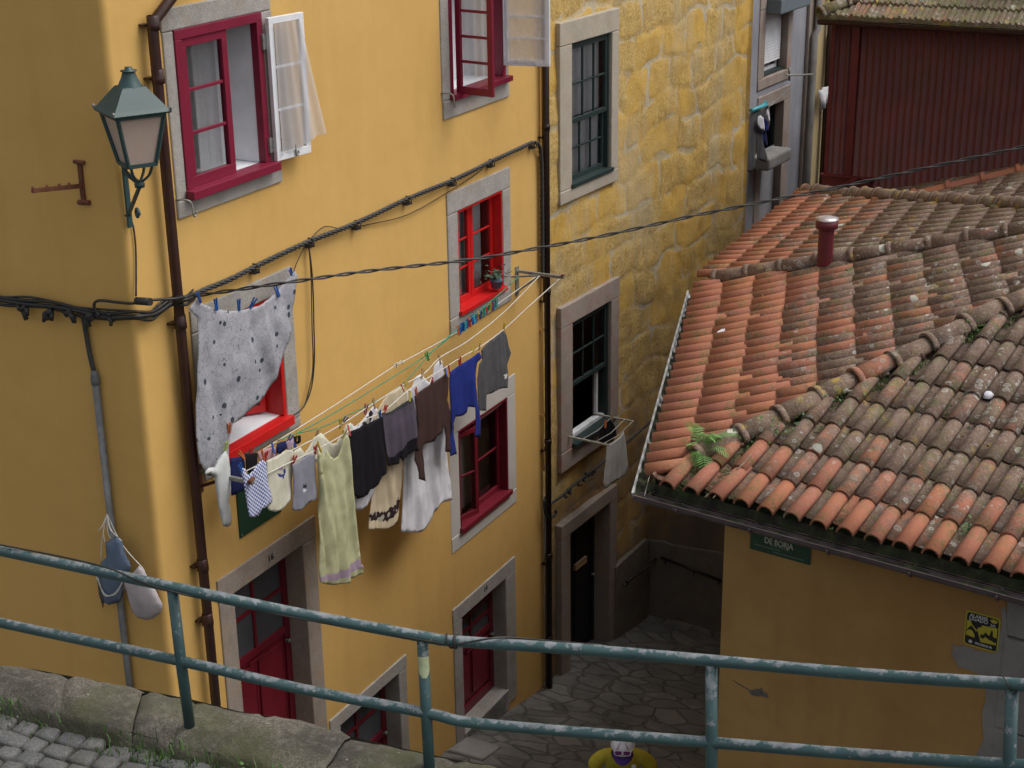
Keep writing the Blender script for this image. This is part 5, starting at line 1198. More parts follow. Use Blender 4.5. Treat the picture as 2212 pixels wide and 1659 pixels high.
line('clothesline', GR2, O3 - .05, M_GROPE, 'thin green cord running just above the other green cord')
mb = MB(); c = FA.fp(*FA.uv((856, 789), O4), O4); rnd = random.Random(3)
mb.tube([c + Vector((rnd.uniform(-.02, .02), rnd.uniform(-.05, .05), rnd.uniform(-.03, .03))) for k in range(9)], .007, 5); mb.tube([c, c + Vector((.0, .1, .02)), c + Vector((0, .13, -.03)), c + Vector((0, .15, .01))], .006, 5)
tag(mb.build('cord_knot', M_ROPE), 'white knot with loose ends in the clothesline nearest the wall', 'knot')

def zz4(L): return [z4(*p) for p in L]
def zz5(L): return [z5(*p) for p in L]
GF = 'washing pegged on the line nearest the street'; GS = 'towels on the second line'; GU = 'small washing on the inner line'
# the back rows first
cloth('printed_cloth', [q4(*p) for p in ((1240, 370), (1300, 300), (1325, 335), (1410, 368), (1490, 382), (1560, 380), (1640, 366), (1700, 350), (1770, 300), (1830, 240), (1900, 150), (1925, 110), (1945, 150), (1930, 250), (1890, 500), (1850, 660), (1800, 830), (1740, 945), (1640, 1035), (1560, 1090), (1510, 1120), (1500, 1200), (1500, 1330), (1440, 1400), (1345, 1440), (1310, 1370), (1290, 1200), (1288, 1000), (1292, 750), (1305, 430))],
      FA, .22, [M_PRINT], 'big grey printed cloth with dark dots hung across the covered window', 'cloth', None, amp=.05, lam=.5, seed=3, grid=.03)
cloth('white_garment', [q4(*p) for p in ((1345, 1440), (1370, 1412), (1410, 1408), (1450, 1330), (1480, 1300), (1500, 1330), (1512, 1420), (1518, 1550), (1505, 1640), (1520, 1700), (1525, 1745), (1520, 1785), (1495, 1803), (1465, 1795), (1440, 1700), (1420, 1600), (1405, 1470), (1380, 1452), (1345, 1465))],
      FA, .34, [C['palecloth']], 'long narrow off-white garment drooping over the left clothesline arm', 'garment', None, amp=.02, lam=.1, seed=5, puff=.10)
cloth('dark_shorts', zz4([(330, 640), (400, 630), (470, 625), (480, 700), (485, 880), (475, 960), (345, 1010), (335, 800)]), FA, O3, [C['navy']], 'navy shorts hanging beside the off-white garment', 'shorts', GU, .02, .12, 6)
cloth('dark_vest', zz4([(480, 600), (600, 590), (600, 700), (560, 750), (530, 800), (490, 760)]), FA, O3 + .01, [C['black']], 'small black top behind the checked shorts', 'top', GU, .02, .1, 7)
cloth('pink_top', zz4([(600, 580), (660, 560), (700, 545), (790, 530), (800, 600), (790, 650), (740, 640), (700, 670), (640, 680), (612, 650)]), FA, O3 - .01, [C['pink']], 'pale pink top between the black top and the navy pants', 'top', GU, .02, .09, 8)
cloth('navy_pants', zz4([(790, 500), (840, 480), (890, 470), (900, 520), (870, 560), (820, 600), (795, 590)]), FA, O3, [C['navy']], 'small navy pants pegged beside the black sock', 'pants', GU, .015, .08, 9)
cloth('lilac_top', zz4([(880, 480), (950, 445), (975, 440), (990, 560), (950, 590), (890, 560)]), FA, O3, [C['lilac']], 'lilac top pegged next to the small navy pants', 'top', GU, .015, .08, 10)
cloth('black_sock', zz4([(960, 430), (1015, 415), (1025, 430), (1022, 480), (1000, 500), (975, 500)]), FA, O3 + .01, [C['black']], 'black sock pegged at the end of the green cord', 'sock', GU, .01, .08, 11)
cloth('small_cream_towel', [(633, 975), (648, 966), (655, 975), (662, 1000), (668, 1040), (640, 1045), (634, 1010)], FA, O2, [C['offwhite']], 'cream cloth half hidden between the motif cloth and grey shorts', 'cloth', GS, .015, .08, 12)
cloth('cream_towel', [(652, 985), (668, 965), (678, 945), (692, 935), (702, 945), (716, 958), (728, 957), (738, 940), (748, 917), (756, 914), (760, 930), (762, 1000), (752, 1060), (700, 1060), (690, 1000), (664, 992)], FA, O2, [C['offwhite']], 'off-white towel slung behind the long lime green towel', 'towel', GS, .03, .14, 13)
cloth('dotted_cloth', [(756, 912), (765, 922), (775, 920), (785, 905), (795, 890), (808, 876), (822, 893), (828, 930), (820, 1000), (800, 1085), (780, 1102), (765, 1100), (762, 1000)], FA, O2, [C['white'], M_DOTS], 'white cloth with dotted brown trim behind the black knit top', 'cloth', GS, .03, .12, 14, zones=(([(774, 935), (800, 884), (806, 890), (790, 935)], 1),))
cloth('cream_skirt', [(806, 905), (820, 875), (838, 852), (868, 834), (877, 836), (880, 850), (874, 960), (868, 1040), (866, 1075), (862, 1100), (854, 1128), (838, 1143), (795, 1144), (798, 1108), (806, 1050), (806, 960)], FA, O2, [C['cream'], M_DOTS],
      'cream towel with a dotted brown band near its hem', 'towel', GS, .03, .15, 15, zones=(([(797, 1124), (799, 1108), (832, 1106), (850, 1088), (862, 1072), (866, 1092), (850, 1112), (836, 1126)], 1),), grid=.022)
cloth('white_towel', [(872, 860), (882, 842), (890, 836), (897, 815), (910, 807), (918, 818), (926, 827), (934, 812), (938, 790), (948, 776), (954, 779), (956, 850), (960, 920), (968, 1000), (976, 1066), (976, 1080), (962, 1083), (948, 1090), (934, 1110), (926, 1132), (906, 1150), (866, 1149), (870, 1085), (872, 960)], FA, O2 - .01, [C['white']],
      'long white towel hanging below the brown sweater', 'towel', GS, .035, .14, 16)
# nearest the street
cloth('checked_shorts', zz4([(430, 748), (455, 738), (475, 745), (488, 790), (520, 806), (560, 762), (610, 686), (650, 660), (680, 672), (695, 780), (700, 900), (735, 1000), (750, 1055), (735, 1085), (690, 1105), (640, 1140), (605, 1210), (560, 1226), (512, 1215), (500, 1150), (478, 1000), (462, 850)]), FA, O1, [M_CHECK],
      'blue and white checked shorts at the left end of the front line', 'shorts', GF, .022, .13, 17)
cloth('motif_cloth', zz4([(690, 665), (740, 655), (800, 625), (870, 570), (905, 560), (945, 570), (952, 700), (948, 1000), (925, 1060), (880, 1110), (830, 1145), (770, 1170), (712, 1155), (692, 1110), (735, 1060), (700, 900), (692, 780)]), FA, O1 - .02, [C['offwhite'], C['blue'], C['lilac']],
      'cream cloth with a small blue and lilac motif', 'cloth', GF, .028, .16, 18, zones=((zz4([(790, 795), (860, 800), (850, 835), (815, 825)]), 1), (zz4([(795, 725), (850, 730), (840, 760), (805, 755)]), 2), (zz4([(855, 740), (875, 760), (870, 790), (850, 785)]), 1)), grid=.02)
cloth('grey_shorts', zz4([(940, 700), (985, 690), (1040, 645), (1100, 612), (1165, 600), (1172, 700), (1180, 900), (1180, 1040), (1120, 1072), (1070, 1110), (1030, 1145), (965, 1160), (944, 1146), (955, 1000), (952, 850)]), FA, O1, [C['lgrey'], C['teal_grey'], C['white']],
      'light grey cotton shorts with a small print on the leg', 'shorts', GF, .02, .2, 19, zones=((zz4([(1040, 900), (1085, 895), (1078, 935), (1045, 940)]), 1), (zz4([(1045, 945), (1080, 940), (1075, 975), (1040, 970)]), 2)), grid=.02)
cloth('green_towel', [(683, 968), (690, 980), (698, 978), (702, 990), (706, 972), (712, 985), (722, 992), (732, 985), (738, 968), (742, 948), (749, 938), (754, 950), (758, 1000), (766, 1090), (774, 1180), (777, 1222), (776, 1238), (758, 1252), (735, 1262), (708, 1263), (690, 1258), (688, 1235), (689, 1150), (687, 1060), (684, 1010)], FA, O1 + .01, [C['lime'], C['lilac']],
      'long lime green towel with a lilac band at its end', 'towel', GF, .05, .17, 20, zones=(([(687, 1246), (700, 1243), (730, 1234), (755, 1222), (776, 1206), (777, 1222), (756, 1240), (731, 1252), (700, 1255), (688, 1253)], 1),), grid=.024)
cloth('black_knit_top', zz4([(1490, 435), (1520, 375), (1600, 345), (1720, 285), (1828, 235), (1842, 300), (1850, 450), (1862, 600), (1870, 690), (1862, 790), (1825, 820), (1805, 860), (1790, 900), (1745, 942), (1700, 948), (1685, 1000), (1640, 1025), (1585, 1042), (1565, 1010), (1528, 1008), (1515, 850), (1498, 640)]), FA, O1, [C['black']],
      'black knit top folded over the front line', 'top', GF, .022, .15, 21)
cloth('mauve_top', zz5([(803, 826), (850, 818), (900, 790), (970, 740), (1033, 700), (1046, 730), (1060, 850), (1085, 980), (1096, 1060), (1100, 1118), (1058, 1112), (1010, 1150), (960, 1198), (940, 1168), (934, 1222), (880, 1232), (846, 1240), (832, 1195), (818, 1060), (808, 920)]), FA, O1, [C['mauve'], C['teal_grey'], C['black']],
      'mauve top with a dark folded band and black hem', 'top', GF, .022, .17, 22, zones=((zz5([(795, 835), (850, 840), (940, 790), (1044, 722), (1033, 690), (850, 800)]), 1), (zz5([(828, 1150), (850, 1170), (890, 1165), (960, 1100), (1020, 1030), (1096, 1000), (1110, 1130), (940, 1250), (820, 1250)]), 2)), grid=.022)
cloth('brown_sweater', zz5([(1052, 690), (1090, 655), (1170, 600), (1250, 550), (1305, 512), (1326, 545), (1325, 640), (1312, 720), (1335, 800), (1356, 880), (1368, 945), (1330, 1130), (1295, 1126), (1300, 1000), (1290, 925), (1272, 925), (1262, 975), (1225, 1000), (1210, 1045), (1150, 1060), (1128, 1072), (1122, 1120), (1134, 1220), (1142, 1358), (1080, 1340), (1080, 1290), (1052, 1190), (1060, 1090), (1078, 1000), (1074, 860)]), FA, O1, [C['brown']],
      'brown sweater folded over the line with its sleeves dangling', 'sweater', GF, .022, .17, 23)
cloth('blue_sweater', zz5([(1334, 500), (1400, 450), (1480, 400), (1566, 342), (1580, 385), (1550, 420), (1540, 520), (1548, 640), (1556, 760), (1575, 870), (1572, 1012), (1524, 1010), (1530, 900), (1524, 775), (1478, 772), (1462, 815), (1445, 840), (1376, 850), (1362, 930), (1378, 1040), (1392, 1146), (1338, 1160), (1328, 1060), (1346, 940), (1336, 760), (1330, 600)]), FA, O1, [C['blue']],
      'royal blue sweater with both sleeves hanging straight down', 'sweater', GF, .022, .15, 24)
cloth('grey_sweatshirt', zz5([(1578, 330), (1610, 288), (1680, 232), (1740, 180), (1764, 172), (1782, 215), (1796, 290), (1813, 350), (1798, 400), (1786, 440), (1794, 540), (1790, 622), (1745, 626), (1700, 640), (1660, 668), (1606, 680), (1604, 800), (1566, 802), (1560, 740), (1550, 560), (1566, 440), (1588, 400)]), FA, O1, [C['grey'], C['white']],
      'dark grey sweatshirt with a white tag at the right end of the line', 'sweatshirt', GF, .022, .16, 25, zones=((zz5([(1752, 515), (1784, 510), (1780, 545), (1760, 552)]), 1),), grid=.022)

# pegs: one small spring peg, copied
def peg_mesh(mat):
    mb = MB()
    for sgn in (1, -1):
        P_ = [(sgn * .0035, -.045), (sgn * .010, -.045), (sgn * .0115, .0), (sgn * .017, .045), (sgn * .009, .047), (sgn * .003, .0)]
        V = [Vector((x, y, z)) for y in (-.006, .006) for x, z in P_]; n = 6
        mb.add(V, [list(range(n))[::-1], list(range(n, 2 * n))] + [(i, (i + 1) % n, n + (i + 1) % n, n + i) for i in range(n)], 0)
    mb.tube([Vector((cos(a) * .008, .0075 * sin(a * 3), sin(a) * .006)) for a in [k * .7 for k in range(9)]], .0016, 4, 0)
    me = bpy.data.meshes.new('clothes_peg'); me.from_pydata(mb.v, [], mb.f); me.materials.append(mat); return me
PM = {k: peg_mesh(m) for k, m in P.items()}
rnd = random.Random(17)
def peg(px, o, col, label, group='pegs holding up the washing', up=True, F=FA, tilt=None, sc=1.25):
    a, z = F.uv(px, o); ob = bpy.data.objects.new('clothes_peg', PM[col]); COL.objects.link(ob)
    ob.location = F.fp(a, z, o); t = tilt if tilt is not None else rnd.uniform(-.6, .6)
    ob.rotation_euler = (rnd.uniform(-.3, .3), t, radians(90) + rnd.uniform(-.9, .9)) ; ob.scale = (sc,) * 3
    tag(ob, label, 'clothes peg', group)
PG = [((1089, 707), O1, 'yellow', 'yellow peg on the highest corner of the grey sweatshirt'), ((1036, 747), O1, 'yellow', 'yellow peg between the grey sweatshirt and blue sweater, upper one'), ((1022, 757), O1, 'yellow', 'yellow peg just above the right corner of the blue sweater'),
      ((993, 781), O1, 'red', 'red peg on the middle of the blue sweater'), ((970, 798), O1, 'red', 'red peg where the blue and brown sweaters meet'), ((963, 803), O1, 'blue', 'blue peg where the blue and brown sweaters meet'),
      ((933, 825), O1, 'red', 'red peg on the middle of the brown sweater'), ((899, 846), O1, 'orange', 'orange peg on the left end of the brown sweater'), ((885, 856), O1, 'yellow', 'yellow peg on the right end of the mauve top'),
      ((831, 886), O1, 'red', 'red peg on the left end of the mauve top'), ((821, 895), O1, 'blue', 'blue peg on the right end of the black knit top'), ((754, 930), O1, 'red', 'orange-red peg on the left end of the black knit top'),
      ((742, 938), O1, 'yellow', 'yellow peg on the right corner of the lime green towel'), ((690, 966), O1, 'yellow', 'yellow peg on the left corner of the lime green towel'), ((681, 972), O1, 'red', 'red peg on the right end of the grey shorts'),
      ((634, 995), O1, 'red', 'red peg on the left end of the grey shorts'), ((574, 987), O1, 'red', 'red peg on the cream motif cloth'), ((568, 983), O1, 'orange', 'orange peg beside the red one on the motif cloth'), ((520, 1012), O1, 'blue', 'blue peg on the checked shorts'),
      ((950, 776), O2, 'wood', 'wooden peg on the top corner of the white towel'), ((912, 807), O2, 'wood', 'wooden peg on the left fold of the white towel'), ((874, 834), O2, 'yellow', 'yellow peg on the cream towel with dotted band'), ((868, 840), O2, 'red', 'red peg on the cream towel with dotted band'),
      ((808, 872), O2, 'wood', 'wooden peg on the dotted cloth'), ((790, 884), O2, 'purple', 'purple peg on the dotted cloth'), ((743, 909), O2, 'blue', 'blue peg on the off-white towel'), ((736, 915), O2, 'yellow', 'yellow peg on the off-white towel'), ((684, 940), O2, 'wood', 'pale peg on the left end of the off-white towel'),
      ((635, 957), O3, 'blue', 'blue peg above the cream motif cloth'), ((627, 965), O3, 'yellow', 'yellow peg above the cream motif cloth'), ((641, 941), O3, 'yellow', 'yellow peg on the black sock'), ((625, 949), O3, 'blue', 'blue peg on the lilac top'),
      ((590, 968), O3, 'blue', 'blue peg on the pink top'), ((541, 980), O3, 'red', 'red peg on the small black top'), ((522, 984), O3, 'orange', 'orange peg on the navy shorts'), ((923, 770), O3, 'green', 'lone green peg clipping the two green cords'),
      ((430, 643), .24, 'blue', 'blue peg on the top left corner of the printed cloth'), ((467, 658), .24, 'blue', 'blue peg on the printed cloth, second from the left'), ((516, 659), .24, 'blue', 'blue peg on the printed cloth, third from the left'), ((546, 655), .24, 'blue', 'blue peg lying flat on the printed cloth edge'), ((599, 630), .24, 'blue', 'blue peg on the rising edge of the printed cloth'), ((629, 589), .24, 'blue', 'blue peg on the highest corner of the printed cloth'),
      ((495, 925), .26, 'orange', 'orange peg low on the right edge of the printed cloth'), ((488, 966), .26, 'lime', 'lime green peg low on the printed cloth')]
for p, o, c, lab in PG: peg(p, o, c, lab, up=True)
cols = ['orange', 'blue', 'blue', 'blue', 'turquoise', 'blue', 'red', 'red', 'blue', 'turquoise', 'blue', 'yellow', 'orange', 'blue', 'green', 'turquoise', 'red', 'green', 'yellow', 'orange', 'blue', 'green', 'turquoise']
ORD = 'first second third fourth fifth sixth seventh eighth ninth tenth eleventh twelfth thirteenth fourteenth fifteenth sixteenth seventeenth eighteenth nineteenth twentieth twenty-first twenty-second twenty-third'.split()
for k, c in enumerate(cols):
    t = k / (len(cols) - 1); x = 990 + 83 * t; y = 714 - 60 * t + 1.5 * sin(k * 2)
    peg((x, y), O3, c, c + ' peg, ' + ORD[k] + ' from the left in the row of unused pegs', 'unused pegs in a row on the green cord', tilt=rnd.uniform(-.35, .35))

# ================================================================ cables
def wallcable(name, F, px, o, r, mat, label, strands=1, twist=.35, n=5, cat='cable'):
    P_ = smooth_path([F.fp(*F.uv(p, o), o) for p in px], n); return strandmesh(name, P_, r, mat, label, strands, twist, cat)
def strandmesh(name, P_, r, mat, label, strands, twist, cat='cable', lumps=()):
    mb = MB(); 
    if strands == 1: mb.tube(P_, r, 7)
    else:
        D = [P_[0]]; step = .03
        for a, b in zip(P_, P_[1:]):
            m = max(1, int((b - a).length / step)); D += [a.lerp(b, (k + 1) / m) for k in range(m)]
        acc = 0; L = [0]
        for a, b in zip(D, D[1:]): acc += (b - a).length; L.append(acc)
        for s in range(strands):
            Q = []
            for i, p in enumerate(D):
                t = (D[min(i + 1, len(D) - 1)] - D[max(i - 1, 0)]).normalized(); x = t.cross(Vector((.3, .2, 1))).normalized(); y = t.cross(x); a = 2 * pi * (L[i] / twist + s / strands)
                Q.append(p + (x * cos(a) + y * sin(a)) * r * .62)
            mb.tube(Q, r * .52, 5)
    ob = mb.build(name, mat); return tag(ob, label, cat) if label else ob
M_CABG = simple('weathered_black_cable', (.035, .035, .034), .4, 30, .6, .3, 80, .003)
tw = [(1172, 600), (1171, 400), (1169, 335), (1163, 313), (1150, 309), (1120, 322), (1060, 350), (980, 389), (880, 430), (770, 482), (670, 521), (600, 553), (550, 577), (490, 607), (440, 627), (415, 640)]
main = thing('wall_cable', 'thick twisted black cable climbing across the yellow front wall', 'cable', FA.fp(*FA.uv((415, 640))))
P_ = smooth_path([FA.fp(*FA.uv(p, .06), .06) for p in tw], 5)
m2 = strandmesh('twisted_cable', P_, .026, M_CABG, None, 3, .22); 
def adopt(o, parent):
    off = parent_loc(parent); d = Vector(o.location) - off
    for v in o.data.vertices: v.co += d
    o.location = (0, 0, 0); o.parent = parent
adopt(m2, main)
for p in ((1151, 311), (1060, 351), (977, 391), (880, 431), (770, 484), (669, 522), (550, 578)):
    a, z = FA.uv(p, .05); mb = MB(); mb.box(FA, a - .03, a + .03, z - .06, z - .02, 0, .07); mb.tube([FA.fp(a, z - .04, .02), FA.fp(a, z - .045, .1), FA.fp(a, z + .03, .10), FA.fp(a, z + .035, .03)], .008, 6); mb.build('clip', M_CABG, main)
def ab(px, o): return FA.fp(*FA.uv(px, o), o)
def bb(px, o): return FB.fp(*FB.uv(px, o), o)
tc_ = thing('wall_cable', 'tangled black cable bundle sagging across the shaded side wall behind the lamp', 'cable', bb((0, 655), 0))
B1 = [bb(p, .06) for p in ((-60, 638), (0, 650), (60, 655), (110, 662), (160, 672), (230, 683), (290, 684))] + [ab(p, .07) for p in ((325, 683), (345, 670), (372, 655))] + [ab((400, 650), .2), ab((418, 640), .12)]
for k, (r, dz) in enumerate(((.022, 0), (.016, .035), (.014, -.025), (.010, .05))):
    mb = MB(); mb.tube(smooth_path([p + Vector((0, 0, dz + .012 * sin(i * 2.1 + k))) for i, p in enumerate(B1)], 5), r, 7); mb.build('cable_strand', M_BLACK, tc_)
mb = MB(); rnd2 = random.Random(9)
for x in (50, 105, 150, 195, 240): 
    c = bb((x, 662 + (x - 50) * .12), .07)
    mb = MB()
    for k in range(5): q = c + Vector((rnd2.uniform(-.07, .07), rnd2.uniform(-.02, .02), rnd2.uniform(-.05, .04))); mb.tube([q, q + Vector((rnd2.uniform(-.07, .07), -.02, rnd2.uniform(-.07, .0)))], rnd2.uniform(.015, .03), 7)
    mb.build('junction_lump', M_BLACK, tc_)
mb = MB(); L_ = [bb((215, 682), .08), bb((206, 671), .09), bb((204, 655), .09), bb((218, 649), .09), bb((255, 653), .09), bb((290, 655), .09), ab((330, 648), .09), ab((380, 645), .2), ab((415, 638), .12)]
mb.tube(smooth_path(L_, 5), .013, 6); mb.tube([bb((295, 650), .09), bb((325, 652), .1)], .035, 8); mb.build('cable_loop', M_BLACK, tc_)
ov = []
OVP = [((412, 640), None), ((600, 613), 14.1), ((800, 585), 14.6), ((1000, 563), 15.1), ((1106, 546), 15.3), ((1300, 510), 15.6), ((1500, 466), 15.8), ((1650, 436), 15.9), ((1800, 407), 16.0), ((2000, 363), 16.0), ((2212, 317), 16.0), ((2400, 275), 16.0)]
for p, d in OVP: ov.append(ab(p, .12) if d is None else far(*p, d))
strandmesh('overhead_cable', smooth_path(ov, 6), .017, M_CABG, 'twisted black cable crossing the whole alley from the left pipe to the right edge', 2, .5)
wallcable('thin_wire', FA, [(1050, 352), (1030, 375), (960, 420), (880, 464), (800, 484), (740, 494), (700, 490), (668, 520)], .03, .005, M_BLACK, 'thin black wire sagging below the twisted cable')
mb = MB(); mb.tube(smooth_path([ab(p, .05) for p in ((665, 528), (671, 560), (676, 620), (678, 700), (679, 780), (672, 840), (655, 880), (634, 897))], 5), .007, 6); mb.tube(smooth_path([ab(p, .055) for p in ((667, 528), (672, 600), (674, 700), (676, 790), (668, 840), (655, 880), (634, 897))], 5), .006, 6); mb.tube(smooth_path([ab(p, .05) for p in ((660, 528), (640, 570), (634, 590))], 4), .005, 5)
tag(mb.build('hanging_wire', M_BLACK), 'pair of black wires hanging in a long loop beside the covered window', 'wire')
mb = MB(); mb.tube(smooth_path([ab(p, .02) for p in ((270, 465), (285, 480), (292, 520), (294, 570), (294, 640))], 4), .008, 6); tag(mb.build('lamp_wire', M_CABG), 'thin grey wire dropping from the street lamp bracket', 'wire')
def cc(px, o): return FC.fp(*FC.uv(px, o), o)
rc = thing('wall_cable', 'black cable with taped joints running up the ochre rubble wall', 'cable', cc((1190, 1090), 0))
P_ = [cc(p, .07) for p in ((1186, 1100), (1192, 1087), (1215, 1070), (1240, 1047), (1285, 1014), (1330, 975), (1375, 938), (1425, 893), (1500, 828))]; mb = MB(); mb.tube(smooth_path(P_, 5), .020, 7); mb.build('cable_strand', M_BLACK, rc)
mb = MB(); rnd2 = random.Random(4)
for k in range(22): c = P_[2].lerp(P_[4], rnd2.random()) + Vector((0, 0, rnd2.uniform(-.04, .03))); mb.tube([c, c + Vector((rnd2.uniform(-.02, .05), rnd2.uniform(-.03, .05), rnd2.uniform(-.05, .03)))], rnd2.uniform(.01, .025), 6)
mb.build('taped_joints', M_BLACK, rc)
mb = MB(); mb.tube(smooth_path([cc(p, .1) for p in ((1176, 1080), (1178, 1108), (1188, 1118), (1200, 1110), (1200, 1102))], 4), .02, 7); mb.build('pipe_hook', M_BLACK, rc)

# ================================================================ street lamp on the corner
s, z = FA.uv((264, 415), 0); PL = Vector((-8.97, YC + .02, z)); od_ = Vector((1, -.62, 0)).normalized(); LC = PL + od_ * .40
lp = thing('street_lamp', 'dark teal four-sided lantern on an iron wall bracket at the house corner', 'street lamp', PL - Vector((0, 0, .3)))
e1_, e2_ = Vector((sin(radians(30)), cos(radians(30)), 0)), Vector((sin(radians(-60)), cos(radians(-60)), 0))
def colz(px, z_guess): return None
LC0 = LC.copy(); LC0.z = 0
r_ = ray(298, 352); t_ = (LC.xy.length) / r_.xy.length; zb = CZ + r_.z * t_; r_ = ray(287, 240); zt_ = CZ + r_.z * (LC.xy.length) / r_.xy.length
HB = zt_ - zb                                                      # height of the glazed body
def sqv(h, w): return [LC0 + Vector((0, 0, h)) + e1_ * a * w + e2_ * b * w for a, b in ((-1, -1), (1, -1), (1, 1), (-1, 1))]
mb = MB(); wT, wB = .195, .115
for k in range(4):
    T, Bt = sqv(zt_, wT), sqv(zb, wB); k2 = (k + 1) % 4
    mb.beam(Bt[k], T[k], .026, .026); mb.beam(Bt[k], Bt[k2], .028, .03); mb.beam(T[k] - Vector((0, 0, .012)), T[k2] - Vector((0, 0, .012)), .026, .03)
mb.build('lantern_frame', M_LAMP, lp)
t = NT('frosted_lamp_glass'); M_FROST = t.fin(t.ramp(t.noise(3), [(.3, (.46, .35, .29)), (.7, (.52, .41, .35))]), .35, None, .4)
mb = MB(); T, Bt = sqv(zt_ - .02, wT - .012), sqv(zb + .01, wB - .008)
for k in range(4): mb.add([Bt[k], Bt[(k + 1) % 4], T[(k + 1) % 4], T[k]], [(0, 1, 2, 3)])
mb.build('lamp_glass', M_FROST, lp)
mb = MB(); rows = [sqv(zt_ + .0, .235), sqv(zt_ + .012, .24), sqv(zt_ + .04, .215), sqv(zt_ + .20, .095), sqv(zt_ + .205, .08)]
for a, b in zip(rows, rows[1:]): mb.add(a + b, [(i, (i + 1) % 4, 4 + (i + 1) % 4, 4 + i) for i in range(4)])
mb.add(sqv(zt_ - .002, .235), [(0, 1, 2, 3)]); mb.add(sqv(zt_ + .20, .095), [(0, 1, 2, 3)])
mb.build('hood', M_LAMP, lp)
mb = MB(); mb.lathe(LC0, [(.10, zt_ + .198), (.085, zt_ + .225), (.065, zt_ + .265), (.052, zt_ + .305), (.05, zt_ + .315), (.065, zt_ + .317), (.065, zt_ + .325), (.03, zt_ + .327), (.03, zt_ + .35), (.0, zt_ + .352)], 20); mb.build('chimney_cap', M_LAMP, lp)
mb = MB()
for c in sqv(zt_ + .012, .236): mb.lathe(c, [(.0, .04), (.010, .034), (.012, .022), (.008, .012), (.006, 0)], 8)
mb.build('corner_knobs', M_GALV, lp)
mb = MB(); J = LC0 + Vector((0, 0, zb - .17))
for c in sqv(zb - .005, wB * .8): m_ = c.lerp(J, .55) + (c - LC0 - Vector((0, 0, c.z))) * .25; mb.tube(smooth_path([c, m_, J], 4), .012, 6)
mb.build('cradle', M_LAMP, lp)
mb = MB(); mb.beam(PL + Vector((.01, 0, -.30)), PL + Vector((.01, 0, .24)), .05, .02, 0, (1, 0, 0)); mb.beam(PL + Vector((0, 0, .18)), J + Vector((0, 0, .0)), .022, .04); mb.beam(PL + Vector((0, 0, -.2)), J + Vector((0, 0, -.02)), .022, .03)
mb.lathe(J - Vector((0, 0, .03)), [(.0, 0), (.04, .0), (.045, .03), (.02, .06), (0, .06)], 12)
Sp = [PL + od_ * (.26 + .055 * cos(a) * (1 - a / 9)) + Vector((0, 0, -.13 + .055 * sin(a) * (1 - a / 9))) for a in [k * .5 for k in range(15)]]; mb.tube(Sp, .013, 6)
mb.build('wall_bracket', M_LAMP, lp)

# rusty bracket on the side wall
rb = thing('rusty_bracket', 'rusty steel bracket left of the street lamp on the shaded wall', 'bracket', bb((185, 400), 0))
s, z0b = FB.uv((183, 437)); _, z1b = FB.uv((181, 350)); mb = MB(); mb.box(FB, s - .022, s + .022, z0b, z1b, .0, .02); mb.tube([FB.fp(s - .05, z1b, .02), FB.fp(s + .06, z1b, .02)], .018, 8); mb.tube([FB.fp(s - .05, z0b, .02), FB.fp(s + .07, z0b + .01, .02)], .022, 8); mb.build('wall_plate', M_RUST, rb)
za = lerp(z0b, z1b, .42); mb = MB(); e_ = FB.fp(s, za, .50); r_ = ray(70, 412); t_ = (e_ - CAM).length; E_ = CAM + r_ * t_
mb.beam(FB.fp(s, za, .02), E_, .03, .035); 
for k in (.25, .45, .7, .98): c = FB.fp(s, za, .02).lerp(E_, k); mb.tube([c - Vector((0, 0, .02)), c + Vector((0, 0, .035))], .012, 6)
mb.build('arm', M_RUST, rb)

# conduit with the bags hung on it
cn = thing('conduit_pipe', 'grey conduit pipe running down the shaded side wall below the cable bundle', 'pipe', bb((310, 1485), 0))
mb = MB(); mb.tube(smooth_path([bb(p, .035) for p in ((180, 684), (186, 720), (195, 770), (206, 815))], 4), .022, 8); mb.build('upper_tube', M_CABG, cn)
s, zt2 = FB.uv((206, 825), .04); mb = MB(); mb.tube([FB.fp(s, zt2, .04), FB.fp(s, CZ - 11, .04)], .032, 12); mb.lathe(FB.fp(s, zt2 - .02, .04), [(.032, 0), (.040, .002), (.040, .05), (.03, .12), (.022, .13)], 12); mb.build('lower_tube', M_PIPE, cn)
sB = s
def lb_(x, y): return l1(x, y)
cloth('denim_bag', [lb_(*p) for p in ((665, 235), (740, 195), (770, 225), (790, 300), (830, 390), (800, 450), (770, 520), (760, 600), (690, 630), (660, 600), (640, 500), (620, 430), (640, 360), (672, 330))], FB, .16, [C['denim']], 'faded denim bag hung by cords on the grey conduit', 'bag', None, .02, .12, 31, puff=.13)
cloth('white_bag', [lb_(*p) for p in ((780, 480), (830, 440), (880, 380), (905, 400), (930, 450), (985, 540), (1028, 630), (1015, 680), (970, 715), (920, 726), (870, 710), (835, 670), (815, 600))], FB, .20, [C['bag']], 'pale canvas bag with a rounded bottom hung beside the denim bag', 'bag', None, .012, .2, 32, puff=.15)
cloth('grey_bag', [lb_(*p) for p in ((610, 440), (660, 430), (760, 470), (790, 540), (760, 610), (700, 625), (655, 615), (650, 655), (625, 560))], FB, .10, [C['grey']], 'small grey bag behind the denim bag', 'bag', None, .012, .2, 33, puff=.09)
mb = MB(); top_ = FB.fp(sB, FB.uv(l1(700, 70), .1)[1], .08)
for p in ((665, 235), (700, 215), (745, 200), (770, 225), (640, 360), (905, 400), (620, 160)): q = bb(l1(*p), .16); mb.tube(smooth_path([top_, top_.lerp(q, .5) + Vector((rnd.uniform(-.02, .02), -.03, -.02)), q], 4), .005, 5)
